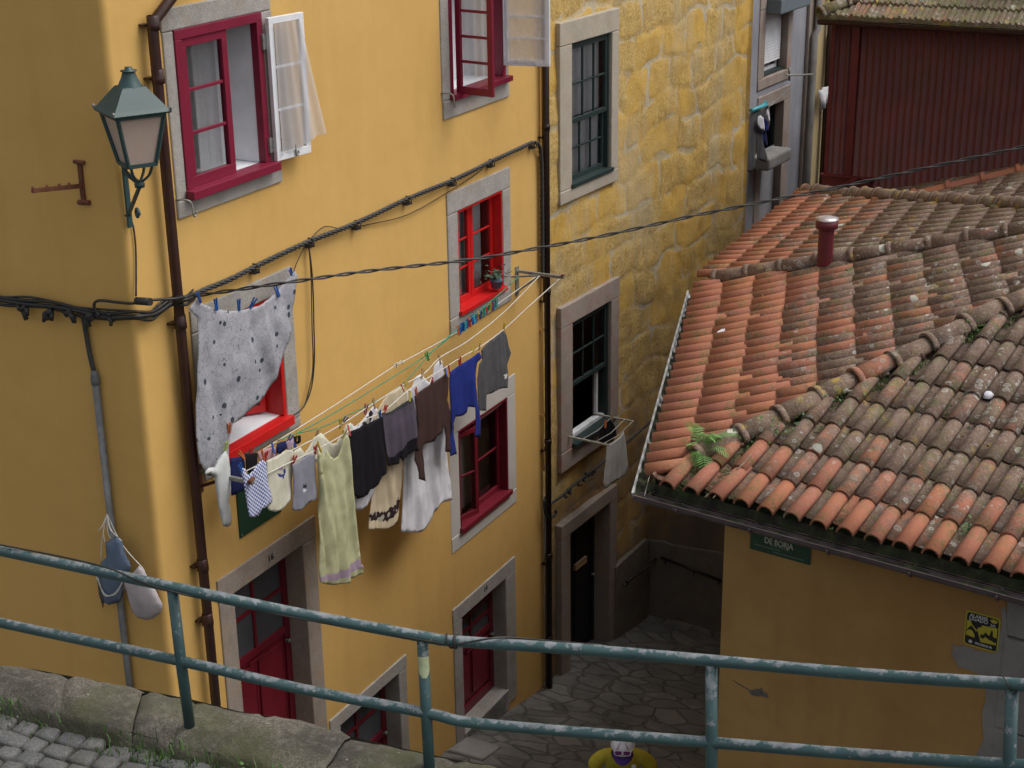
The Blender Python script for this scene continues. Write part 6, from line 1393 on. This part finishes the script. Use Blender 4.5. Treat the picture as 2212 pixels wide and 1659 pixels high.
for k in range(2): mb.tube(smooth_path([bb(l1(610 + 10 * k, 450 + 12 * k), .2), bb(l1(660, 560 + 10 * k), .22), bb(l1(730, 560 - 10 * k), .22), bb(l1(780, 470), .2)], 4), .005, 5)
tag(mb.build('bag_cords', M_ROPE), 'tangle of white cords holding the bags to the conduit', 'cord')

# rack with two cloths at the lower green window
rk = thing('drying_rack', 'two weathered sticks with lines, propped out of the lower green window', 'drying rack', cc((1300, 896), .1))
mb = MB(); 
s1, z1 = FC.uv((1300, 897), .08); s0, z0 = FC.uv((1236, 945), .08)
e1p = CAM + ray(1367, 918) * 0; 
def stick(s, z, px):
    d = min((k * .01 for k in range(20, 120)), key=lambda o_: (Vector((0, 0)) + Vector(proj(FC.fp(s, z, o_))) - Vector(px)).length); return d
def proj(p):
    c = RM.transposed() @ (Vector(p) - CAM); return (1106 + FPX * c.x / -c.z, 829.5 - FPX * c.y / -c.z)
d1, d0 = stick(s1, z1, (1367, 918)), stick(s0, z0, (1316, 968))
for s_, z_, d_ in ((s1, z1, d1), (s0, z0, d0)):
    mb = MB(); mb.beam(FC.fp(s_, z_, -.05), FC.fp(s_, z_, d_), .03, .025)
    mb.build('stick', mk_granite('weathered_wood', (.34, .32, .27), (.2, .18, .15), (.2, .15, .1), .3) if not bpy.data.materials.get('weathered_wood') else bpy.data.materials['weathered_wood'], rk, bevel=.004)
mb = MB(); 
for o_ in (.25, .45, d0 - .08): mb.tube([FC.fp(s0, z0 + .015, o_), FC.fp((s0 + s1) / 2, (z0 + z1) / 2 - .03, o_), FC.fp(s1, z1 + .015, o_)], .004, 5)
mb.build('line', M_ROPE, rk)
OC = d0 - .08
cloth('white_cloth', [(1311, 962), (1322, 957), (1336, 946), (1347, 931), (1350, 950), (1354, 985), (1357, 1012), (1345, 1030), (1325, 1043), (1306, 1056), (1303, 1044), (1307, 1010)], FC, OC, [C['palecloth']], 'white cloth hanging from the sticks at the lower green window', 'cloth', None, .02, .1, 41)
cloth('black_cloth', [(1296, 928), (1306, 915), (1320, 905), (1328, 920), (1332, 940), (1322, 952), (1306, 960), (1293, 952)], FC, .30, [C['black']], 'black cloth hanging behind the white one at the lower green window', 'cloth', None, .02, .1, 42)
peg((1308, 916), .32, 'orange', 'orange peg on the black cloth at the lower green window', F=FC); peg((1322, 902), .32, 'wood', 'small pale peg on the black cloth at the lower green window', F=FC)

# washing of the grey house
def ee_(px, o): return FE.fp(*FE.uv(px, o), o)
OE = .5
mb = MB(); mb.tube([ee_(gb(520, 395), OE), ee_(gb(750, 300), OE)], .035, 10); mb.tube([ee_(gb(735, 260), OE), ee_(gb(755, 330), OE)], .03, 8); tag(mb.build('plastic_roller', P['turquoise']), 'bright blue plastic tube the dark washing hangs from', 'roller')
cloth('dark_trousers', [gb(*p) for p in ((470, 430), (560, 400), (700, 370), (790, 350), (800, 480), (795, 560), (775, 690), (740, 700), (765, 900), (735, 930), (700, 820), (740, 1110), (720, 1150), (610, 1110), (590, 760), (570, 1240), (500, 1300), (440, 1280), (430, 700))], FE, OE, [C['grey'], C['navy']], 'dark trousers hung between the rubble house and grey house', 'trousers', None, .03, .2, 51, zones=(([gb(650, 700), gb(760, 640), gb(770, 930), gb(700, 900)], 1),))
cloth('white_garment', [gb(*p) for p in ((612, 560), (625, 480), (660, 460), (700, 500), (716, 600), (720, 690), (660, 665), (620, 620))], FE, OE + .06, [C['white']], 'small white garment in front of the dark trousers', 'garment', None, .01, .2, 52)
cloth('white_garment', [gb(*p) for p in ((740, 450), (765, 370), (785, 420), (800, 540), (775, 560), (760, 480))], FE, OE + .07, [C['white']], 'narrow white garment at the right end of the dark trousers', 'garment', None, .01, .2, 53)
cloth('blue_garment', [gb(*p) for p in ((680, 480), (715, 500), (770, 560), (778, 680), (735, 690), (722, 600))], FE, OE + .04, [C['blue']], 'small blue garment between the two white ones', 'garment', None, .01, .2, 54)
mb = MB()
for dy in (0, 18, 30): mb.tube([ee_(gb(770, 320 + dy), OE), ee_(gb(1110, 40 + dy), .15)], .004, 4)
mb.tube([ee_(ga(830, 1115), .2), ee_(ga(960, 1110), .2), ee_(ga(1080, 1105), .2), ee_(ga(1230, 1095), .2)], .014, 6); mb.tube([ee_(ga(875, 990), .1), ee_(ga(880, 1190), .1)], .02, 6)
tag(mb.build('clothesline', M_GALV), 'thin lines and rod across the grey house wall', 'clothesline')

# ================================================================ signs
sg = thing('street_sign', 'green enamel sign reading DE BORJA under the eave of the corner house', 'sign', FD.fp(*FD.uv((1685, 1180))))
def sd_(x, y): return (1576.6 + .1096 * x, 1103.6 + .1096 * y)
a0, zb_ = FD.uv(sd_(400, 760)); a1, zc_ = FD.uv(sd_(1590, 1040)); zb_ = (zb_ + zc_) / 2; mb = MB(); mb.box(FD, a0, a1, zb_, zb_ + .36, .0, .012); mb.build('plate', M_SIGNG, sg, bevel=.005)
M_LET = simple('cream_lettering', (.42, .42, .36), .1)
s_, z_ = FD.uv(sd_(985, 560)); put_text('DE BORJA', FD, s_, z_ - .032, .070, M_LET, sg, .015, sx=.78)
mb = MB(); rnd2 = random.Random(2)
for row, (x0_, x1_) in enumerate(((.35, .62), (.08, .5), (.38, .9))):
    x = a0 + (a1 - a0) * x0_
    while x < a0 + (a1 - a0) * x1_: w_ = rnd2.uniform(.006, .016); mb.box(FD, x, x + w_, z_ - .07 - row * .025, z_ - .06 - row * .025, .012, .0135); x += w_ + .006
mb.build('small_print', simple('faint_lettering', (.13, .17, .13)), sg)
g2s = thing('green_plaque', 'dark green enamel plaque on the yellow wall behind the washing', 'sign', FA.fp(*FA.uv((518, 1162))))
a0, z0 = FA.uv((517, 1163)); a1 = FA.uv((606, 1103))[0]; mb = MB(); mb.box(FA, a0, a1, z0, z0 + .62, 0, .014); mb.build('plate', M_SIGNG, g2s, bevel=.004)
mb = MB()
for a, z in ((a0 + .03, z0 + .03), (a0 + .03, z0 + .58), (a1 - .03, z0 + .03)): mb.lathe(FA.fp(a, z, .014), [(0, .006), (.008, 0)], 8)
mb.build('screws', M_GALV, g2s)
als = thing('alarm_sign', 'black and yellow alarm notice on the ochre wall beside the stone pier', 'sign', FD.fp(*FD.uv((2120, 1400))))
a0, z1 = FD.uv((2091, 1320)); a1 = FD.uv((2156, 1370))[0]; z0 = FD.uv((2087, 1388))[1]; Wd, Hg = a1 - a0, z1 - z0
M_SY = simple('sign_yellow', (.42, .36, .03), .08); M_SK = simple('sign_black', (.010, .010, .013)); M_SW = simple('sign_white', (.5, .5, .52))
def sp_(u, v): return (a0 + u * Wd, z0 + v * Hg)
def rr(u0, v0, u1, v1, r=.06, n=4):
    L = []
    for cx, cy, st in ((u1 - r, v1 - r, 0), (u0 + r, v1 - r, 90), (u0 + r, v0 + r, 180), (u1 - r, v0 + r, 270)):
        for k in range(n + 1): t = radians(st + 90 * k / n); L.append((cx + r * cos(t), cy + r * sin(t)))
    return [sp_(*p) for p in L]
mb = MB(); mb.prism(FD, rr(-.05, -.045, 1.05, 1.045, .1), 0, .006); mb.build('plate', M_SY, als)
mb = MB(); mb.prism(FD, rr(0, 0, 1, 1, .09), .004, .009); mb.build('black_panel', M_SK, als)
mb = MB(); mb.prism(FD, [sp_(*p) for p in ((.02, .74), (.13, .76), (.17, .66), (.30, .54), (.36, .50), (.33, .46), (.16, .62), (.07, .50), (.02, .42))], .008, .0105)
mb.prism(FD, [sp_(*p) for p in ((.02, .28), (.02, .40), (.08, .45), (.15, .47), (.22, .44), (.28, .36), (.30, .25))], .008, .0105)
mb.prism(FD, [sp_(*p) for p in ((.38, .60), (.46, .62), (.50, .70), (.98, .73), (.98, .20), (.50, .17), (.40, .42), (.36, .52))], .008, .0105)
mb.prism(FD, [sp_(*p) for p in ((.72, .93), (.78, .965), (.85, .975), (.92, .965), (.98, .93), (.90, .86), (.80, .86))], .008, .0105); mb.build('yellow_shapes', M_SY, als)
mb = MB()
for cx, cy in ((.54, .36), (.92, .33)): mb.prism(FD, [sp_(cx + .07 * cos(k * pi / 6), cy + .065 * sin(k * pi / 6)) for k in range(12)], .010, .012)
mb.prism(FD, [sp_(*p) for p in ((.58, .44), (.62, .52), (.70, .46), (.76, .44), (.78, .56), (.80, .62), (.84, .62), (.85, .54), (.86, .44), (.98, .42), (.98, .34), (.80, .30), (.66, .36), (.6, .38))], .010, .0125); mb.build('motorcycle_rider', M_SK, als)
put_text('ALARME', FD, *sp_(.37, .925), .037, M_SW, als, .0095, sx=.95); put_text('LIGADO', FD, *sp_(.37, .825), .039, M_SW, als, .0095, sx=.95); put_text('24h', FD, *sp_(.83, .78), .026, M_SW, als, .0095)
put_text('PROSEGUR', FD, *sp_(.60, .085), .025, M_SW, als, .0095); mb = MB(); mb.prism(FD, [sp_(.18 + .06 * cos(k * pi / 6), .10 + .055 * sin(k * pi / 6)) for k in range(12)], .009, .0105); mb.build('round_emblem', M_SW, als)
# rat-like dark mark with a trailing tail low on the ochre wall
mb = MB(); mb.prism(FD, [FD.uv(l3(*p)) for p in ((468, 1158), (490, 1170), (520, 1160), (548, 1162), (556, 1150), (562, 1170), (592, 1190), (598, 1216), (566, 1206), (520, 1204), (490, 1196))], -.01, .004); mb.prism(FD, [FD.uv(l3(*p)) for p in ((370, 1102), (420, 1130), (470, 1158), (468, 1163), (415, 1134))], -.01, .003)
o = mb.build('rat_like_mark', simple('dark_grey_mark', (.10, .095, .09), .5, 40), nh)

# ================================================================ plants
def leafclump(name, c, r, n, label, cat='plant', mat=None, size=.03, seed=1, flat=1.0, parent=None):
    rn = random.Random(seed); mb = MB()
    for k in range(n):
        d = Vector((rn.gauss(0, .5), rn.gauss(0, .5), abs(rn.gauss(0, .5)) * flat)); p = Vector(c) + d * r
        nn = Vector((rn.uniform(-.8, .8), rn.uniform(-.8, .8), 1)).normalized(); x = nn.orthogonal().normalized(); a = rn.uniform(0, 6.28); y = nn.cross(x); u = x * cos(a) + y * sin(a); v = nn.cross(u); s = size * rn.uniform(.6, 1.3)
        mb.add([p - u * s, p - u * s * .3 + v * s * .5, p + u * s * .5 + v * s * .35, p + u * s, p + u * s * .5 - v * s * .35, p - u * s * .3 - v * s * .5], [(0, 1, 2, 3, 4, 5)], 0)
    for k in range(max(3, n // 8)):
        d = Vector((rn.gauss(0, .4), rn.gauss(0, .4), abs(rn.gauss(0, .5)) * flat)); mb.tube([Vector(c), Vector(c) + d * r * .6 + Vector((0, 0, .01)), Vector(c) + d * r], .002, 4)
    return mb.build(name, mat or M_LEAF, parent) if parent else tag(mb.build(name, mat or M_LEAF), label, cat)
pt = thing('potted_plant', 'small leafy plant in a blue pot on the bright red window sill', 'potted plant', FA.fp(*FA.uv((1072, 622), .05), .05))
c = FA.fp(*FA.uv((1072, 622), .03), .03); mb = MB(); mb.lathe(c, [(.0, 0), (.055, 0), (.075, .09), (.082, .092), (.082, .105), (.07, .105), (.0, .095)], 16); mb.build('pot', simple('pale_blue_pot', (.14, .20, .30)), pt)
leafclump('foliage', c + Vector((0, -.01, .13)), .16, 70, None, mat=simple('dusty_leaf', (.05, .085, .05), .3), size=.035, seed=5, flat=.8, parent=pt)
def on1(px, py): return hit(px, py, K, N1)
def q6(x, y): return ((2250 + .3165 * x) * .6064, (1450 + .3165 * y) * .6064)
fn = thing('fern', 'bright green fern sprouting where the hip tiles start above the gutter', 'fern', on1(*q6(800, 680)))
FCN = on1(*q6(790, 660)) + N1 * .05; rn = random.Random(3)
for tipx, L_ in (((640, 330), .05), ((600, 580), .0), ((690, 430), .09), ((860, 560), .1), ((1200, 490), .06), ((1090, 730), .05), ((830, 880), .0), ((930, 640), .12), ((700, 800), .02), ((1000, 560), .1)):
    tip = on1(*q6(*tipx)) + Vector((0, 0, .08 + L_)); mid_ = FCN.lerp(tip, .5) + Vector((0, 0, .10)); S_ = smooth_path([FCN, mid_, tip], 9); mb = MB(); mb.tube(S_, .0025, 4)
    for k in range(2, len(S_) - 1):
        t = (S_[k + 1] - S_[k - 1]).normalized(); side = t.cross(Vector((0, 0, 1))).normalized(); w_ = .075 * sin(pi * min(1, (k / len(S_)) * 1.02 + .06)) ** .7 * rn.uniform(.85, 1.1)
        for sg_ in (1, -1):
            a = S_[k]; b = a + side * sg_ * w_ + t * w_ * .35 + Vector((0, 0, -.012)); mb.add([a - t * .003, a + t * .003, a.lerp(b, .5) + t * .0045, b, a.lerp(b, .5) - t * .004], [(0, 1, 2, 3, 4)], 0)
    mb.build('frond', M_FERN, fn)
wk = 0
for (px, r, n, lab) in ((q6(1290, 430), .13, 70, 'leafy weed growing out from the hip tiles right of the fern'), (q6(1390, 370), .07, 30, 'yellow-green weed on the grey hip tile'), (q6(1480, 440), .12, 60, 'weeds in the hollow below the second hip tile'), (q6(1640, 360), .12, 50, 'small weeds beside the hip, above the broken front tile'),
                        ((1827, 878), .13, 90, 'dense dark green weed below the middle of the hip'), ((2087, 735), .15, 120, 'largest green weed against the upper hip tiles'), ((2105, 722), .09, 50, 'weed sprig right of the largest one by the hip'), (q6(1890, 230), .10, 45, 'pale weed under the flared hip tile'),
                        (q6(2180, 320), .09, 40, 'grassy tuft high in a channel of the front slope'), (q6(930, 980), .05, 25, 'tiny weed near the eave of the front slope'), ((1568, 630), .06, 30, 'bright weed at the left end of the verge tiles'), ((1838, 596), .08, 40, 'weed under the verge tiles right of the flue'), (l3(1870, 210), .10, 60, 'lacy weed between two front tiles near the right edge'), ((2190, 1060), .08, 40, 'weed in the gutter-side channel at the right edge')):
    wk += 1; pl = on1(*px) if px[1] > 700 else on3(*px); leafclump('roof_weed', pl + Vector((0, 0, .03)), r, n, lab, 'weed', None, .016, 60 + wk, .9)['group'] = 'weeds growing on the tiled roof'
mb = MB(); c = on1(*q6(1100, 1060)) + Vector((0, 0, .1)); 
for a_, b_ in (((1240, 830), (820, 1190)), ((1180, 900), (910, 1200)), ((1370, 640), (1240, 830)), ((980, 925), (1120, 925)), ((1300, 740), (1180, 880))):
    p, q = on1(*q6(*a_)) + Vector((0, 0, .10)), on1(*q6(*b_)) + Vector((0, 0, .13)); mb.tube(smooth_path([p, p.lerp(q, .5) + Vector((.01, .0, .02)), q], 4), .005, 5)
tag(mb.build('dry_twig', M_TWIG), 'dry forked twig lying over the eave tiles and gutter', 'twig')
for px, lab in ((q6(975, -490), 'crumpled white scrap on the side slope'),):
    pass
mb = MB(); c = on2(1561 - 0, 741) + N2 * .1; rn = random.Random(8)
for k in range(7): a = c + Vector((rn.uniform(-.06, .06), rn.uniform(-.04, .04), rn.uniform(0, .03))); mb.add([a, a + Vector((.05, .01, .01)), a + Vector((.03, .04, .02))], [(0, 1, 2)])
tag(mb.build('paper_scrap', C['white']), 'small crumpled white scrap on the orange side tiles', 'scrap')
c = on1(2200 - 40, 862) + N1 * .02; mb = MB(); mb.lathe(on1(*(1788.9 + .1913 * 1800, 606.4 + .1913 * 1335)) + N1 * .02, [(0, .045), (.03, .04), (.05, .02), (.05, .0)], 10); tag(mb.build('pebble', C['white']), 'white pebble lying in a channel of the front roof', 'stone')
mb = MB(); mb.lathe(K + E1 * 4.15 - U1 * .03 + Vector((0, 0, -.06)), [(0, .06), (.03, .055), (.045, .03), (.045, 0)], 12); tag(mb.build('blue_ball', P['blue']), 'small blue ball lodged in the front gutter', 'ball')

# moss and little weeds lodged between the front tiles and below the hip
mb = MB(); rn = random.Random(77)
def tuft(c, r, n):
    for k in range(n):
        a = rn.uniform(0, 6.28); d = Vector((cos(a), sin(a), 0)) * rn.uniform(.2, 1) * r; p = c + Vector((rn.gauss(0, r * .5), rn.gauss(0, r * .5), 0)); s_ = Vector((-d.y, d.x, 0)).normalized() * r * .16
        mb.add([p - s_, p + s_, p + d * .7 + Vector((0, 0, r * rn.uniform(.3, .9))), ], [(0, 1, 2)])
l1_ = clipline(P1poly, E1, G1_, K)
for k in range(900):
    a = rn.randint(0, 30) * .21 + .105 + rn.uniform(-.03, .03); iv = l1_(a)
    if not iv: continue
    b = rn.uniform(iv[0], iv[1]); q = K + E1 * a + G1_ * b
    if noise.noise(q * 1.3) + .45 * noise.noise(q * 4) < .02 + (.15 if b > iv[0] + .5 else 0): continue
    tuft(q + N1 * (.035 + kick(b)), rn.uniform(.012, .034), rn.randint(6, 14))
for k in range(420):
    d = rn.uniform(.4, 6.5); q = K + HIP * d + E1 * rn.uniform(.08, .2) - G1_ * rn.uniform(.0, .05)
    if noise.noise(Vector((d * 1.9, 0, 5))) < rn.uniform(-.25, .2): continue
    tuft(q + N1 * .03, rn.uniform(.015, .045), rn.randint(8, 16))
o = mb.build('roof_moss', simple('bright_moss', (.065, .105, .022), .4, 20), nh); o['kind'] = 'stuff'

# ================================================================ the person coming up the street
PH = far(1345, 1621, 15.0); GZ = PH.z - 1.36; fwd = Vector((CAM.x - PH.x, CAM.y - PH.y, 0)).normalized(); rt = Vector((0, 0, 1)).cross(fwd).normalized()   # rt: the person's left, picture right
if rt.x < 0: rt = -rt
base_ = Vector((PH.x, PH.y, GZ)) - fwd * .0
for v in bpy.data.objects['street'].data.vertices: pass
person = thing('person', 'person in a yellow t-shirt and white cap with sunglasses on it, head bowed', 'person', base_)
def pp_(x, f, z): return base_ + rt * x + fwd * f + Vector((0, 0, z))
def skinned(name, nodes, edges, mat, parent, sub=2, root=0):
    me = bpy.data.meshes.new(name); bs = parent_loc(parent); me.from_pydata([pp_(*n[:3]) - bs for n in nodes], edges, []); o = bpy.data.objects.new(name, me); COL.objects.link(o); o.parent = parent
    md = o.modifiers.new('s', 'SKIN'); md.use_smooth_shade = True; md.branch_smoothing = .6
    sv = me.skin_vertices[0].data
    for v, n in zip(sv, nodes): v.radius = (n[3], n[4] if len(n) > 4 else n[3]); v.use_root = False
    sv[root].use_root = True
    o.modifiers.new('b', 'SUBSURF').levels = sub; o.modifiers['b'].render_levels = sub
    bpy.context.view_layer.update(); m2_ = bpy.data.meshes.new_from_object(o.evaluated_get(bpy.context.evaluated_depsgraph_get())); o.modifiers.clear(); o.data = m2_; m2_.materials.clear(); m2_.materials.append(mat)
    for p_ in m2_.polygons: p_.use_smooth = True
    return o
NB = [(0, -.20, .93, .12, .09), (0, -.10, 1.12, .11, .08), (0, .0, 1.29, .09, .06), (0, .06, 1.39, .05), (0, .11, 1.45, .05), (0, .16, 1.50, .072, .08), (0, .22, 1.55, .068, .082),
      (.15, .0, 1.29, .035), (.25, -.02, 1.17, .04), (.36, -.05, 1.08, .042), (.30, .08, .95, .036), (.24, .16, .90, .028), (-.15, .0, 1.29, .035), (-.25, -.01, 1.16, .04), (-.31, -.03, 1.06, .042), (-.28, .12, .92, .036), (-.24, .22, .88, .028),
      (.10, -.20, .84, .09), (.11, .10, .48, .062), (.11, .02, .10, .04), (.11, .14, .05, .035), (-.10, -.20, .84, .09), (-.11, -.04, .50, .062), (-.12, -.14, .14, .04), (-.12, -.03, .05, .035)]
EB = [(0, 1), (1, 2), (2, 3), (3, 4), (4, 5), (5, 6), (2, 7), (7, 8), (8, 9), (9, 10), (10, 11), (2, 12), (12, 13), (13, 14), (14, 15), (15, 16), (0, 17), (17, 18), (18, 19), (19, 20), (0, 21), (21, 22), (22, 23), (23, 24)]
skinned('body', NB, EB, M_SKIN, person)
for sgn in (1, -1):
    h0 = (.24 if sgn > 0 else -.24, .16 if sgn > 0 else .22, .90 if sgn > 0 else .88)
    for k in range(5):
        sp2 = (k - 1.5) * .019 if k < 4 else -.045; L_ = (.075, .085, .08, .065, .055)[k]
        P5 = [pp_(h0[0] + sp2 * .8, h0[1] + .03, h0[2] - .01), pp_(h0[0] + sp2, h0[1] + .03 + L_ * .55, h0[2] - .03), pp_(h0[0] + sp2, h0[1] + .03 + L_ * .8, h0[2] - .06)]
        mb = MB(); mb.tube(P5, [.010, .009, .007], 8); mb.build('finger', M_SKIN, person)
NS = [(0, -.20, .90, .18, .14), (0, -.10, 1.12, .19, .14), (0, .0, 1.28, .19, .13), (0, .06, 1.375, .11, .085), (.15, .02, 1.335, .085), (.225, -.01, 1.255, .078), (.28, -.03, 1.14, .078), (-.15, .02, 1.335, .085), (-.225, -.01, 1.255, .078), (-.275, -.03, 1.13, .078)]
skinned('t_shirt', NS, [(0, 1), (1, 2), (2, 3), (2, 4), (4, 5), (5, 6), (2, 7), (7, 8), (8, 9)], C['yellow'], person)
mb = MB(); c = pp_(.10, .115, 1.27); nrm = (fwd + Vector((0, 0, .5))).normalized(); x_ = rt; y_ = nrm.cross(x_)
mb.add([c + (x_ * cos(k) * .022 + y_ * sin(k) * .018) for k in [j * pi / 5 for j in range(10)]], [tuple(range(10))]); mb.build('chest_badge', C['white'], person)
skinned('shorts', [(0, -.20, .94, .15, .12), (.10, -.19, .82, .105), (.11, .02, .58, .10), (-.10, -.19, .82, .105), (-.11, -.03, .58, .10)], [(0, 1), (1, 2), (0, 3), (3, 4)], C['grey'], person)
for sgn, f in ((1, .06), (-1, -.10)): skinned('shoe', [(sgn * .11, f - .06, .05, .048), (sgn * .11, f + .06, .045, .05), (sgn * .11, f + .15, .035, .04)], [(0, 1), (1, 2)], C['white'], person, 2)
HC = pp_(0, .215, 1.56); tiltv = (Vector((0, 0, 1)) * .86 + fwd * .50).normalized(); sid = rt; fr = tiltv.cross(sid).normalized(); fr = fr if fr.dot(fwd) > 0 else -fr
mb = MB(); n, m = 20, 8; V = []
for j in range(m + 1):
    ph_ = (j / m) * pi / 2
    for i in range(n): a = 2 * pi * i / n; V.append(HC + sid * cos(a) * cos(ph_) * .097 + fr * sin(a) * cos(ph_) * .115 + tiltv * (sin(ph_) * .085 - .005))
mb.add(V, [(j * n + i, j * n + (i + 1) % n, (j + 1) * n + (i + 1) % n, (j + 1) * n + i) for j in range(m) for i in range(n)], 0, True)
cap = mb.build('cap', C['white'], person)
mb = MB(); 
for s0_, mtl in ((-1, 0), (1, 0)):
    V = []
    for j in range(6):
        t = j / 5
        for q in (-.02, .02): a = s0_ * (.55 + .25 * t) + q * 4; V.append(HC + (sid * sin(a) * .0985 * cos(t * 1.3) + fr * cos(a) * .117 * cos(t * 1.3)) + tiltv * (sin(t * 1.3) * .102 - .01))
    mb.add(V, [(2 * j, 2 * j + 1, 2 * j + 3, 2 * j + 2) for j in range(5)], 0, True)
mb.build('cap_stripes', C['pink'], cap)
mb = MB(); V = []
for j in range(5):
    for i in range(13):
        a = -1.15 + 2.3 * i / 12; r = .0 + j / 4 * .075 * cos(a * .75); V.append(HC + sid * sin(a) * (.095 + r * .25) + fr * cos(a) * (.112 + r) - tiltv * (.015 + .012 * j / 4 + .03 * (a / 1.15) ** 2 * j / 4))
mb.add(V, [(j * 13 + i, j * 13 + i + 1, (j + 1) * 13 + i + 1, (j + 1) * 13 + i) for j in range(4) for i in range(12)], 0, True); vz = mb.build('visor', C['purple'], cap); md = vz.modifiers.new('s', 'SOLIDIFY'); md.thickness = .006
gl = MB(); GLc = HC + tiltv * .055 + fr * .098
for sg_ in (1, -1):
    c = GLc + sid * sg_ * .038; u, v = sid, (tiltv * .75 - fr * .62).normalized(); w_ = u.cross(v)
    L_ = [c + u * x * .033 + v * y * .021 for x, y in ((-1, .6), (-.6, 1), (.6, 1), (1, .5), (.8, -.7), (.2, -1), (-.6, -.9), (-1, -.2))]
    gl.add([p + fr * .012 for p in L_] + [p + fr * .004 for p in L_], [tuple(range(8)), tuple(range(8, 16))] + [(i, (i + 1) % 8, 8 + (i + 1) % 8, 8 + i) for i in range(8)])
gl.build('sunglass_lenses', gloss('purple_mirror_lens', (.12, .02, .10), .12), person)
mb = MB(); 
for sg_ in (1, -1):
    c = GLc + sid * sg_ * .038; mb.tube([c + sid * x * .035 + v * y * .024 + fr * .012 for x, y in ((-1, .6), (-.6, 1), (.6, 1), (1, .5), (.8, -.7), (.2, -1), (-.6, -.9), (-1, -.2), (-1, .6))], .0035, 5)
    mb.tube([c + sid * sg_ * .03 + fr * .01, HC + sid * sg_ * .104 + tiltv * .03 + fr * .02, HC + sid * sg_ * .10 - tiltv * .0 - fr * .06], .0035, 5)
mb.build('sunglass_frame', C['white'], person)
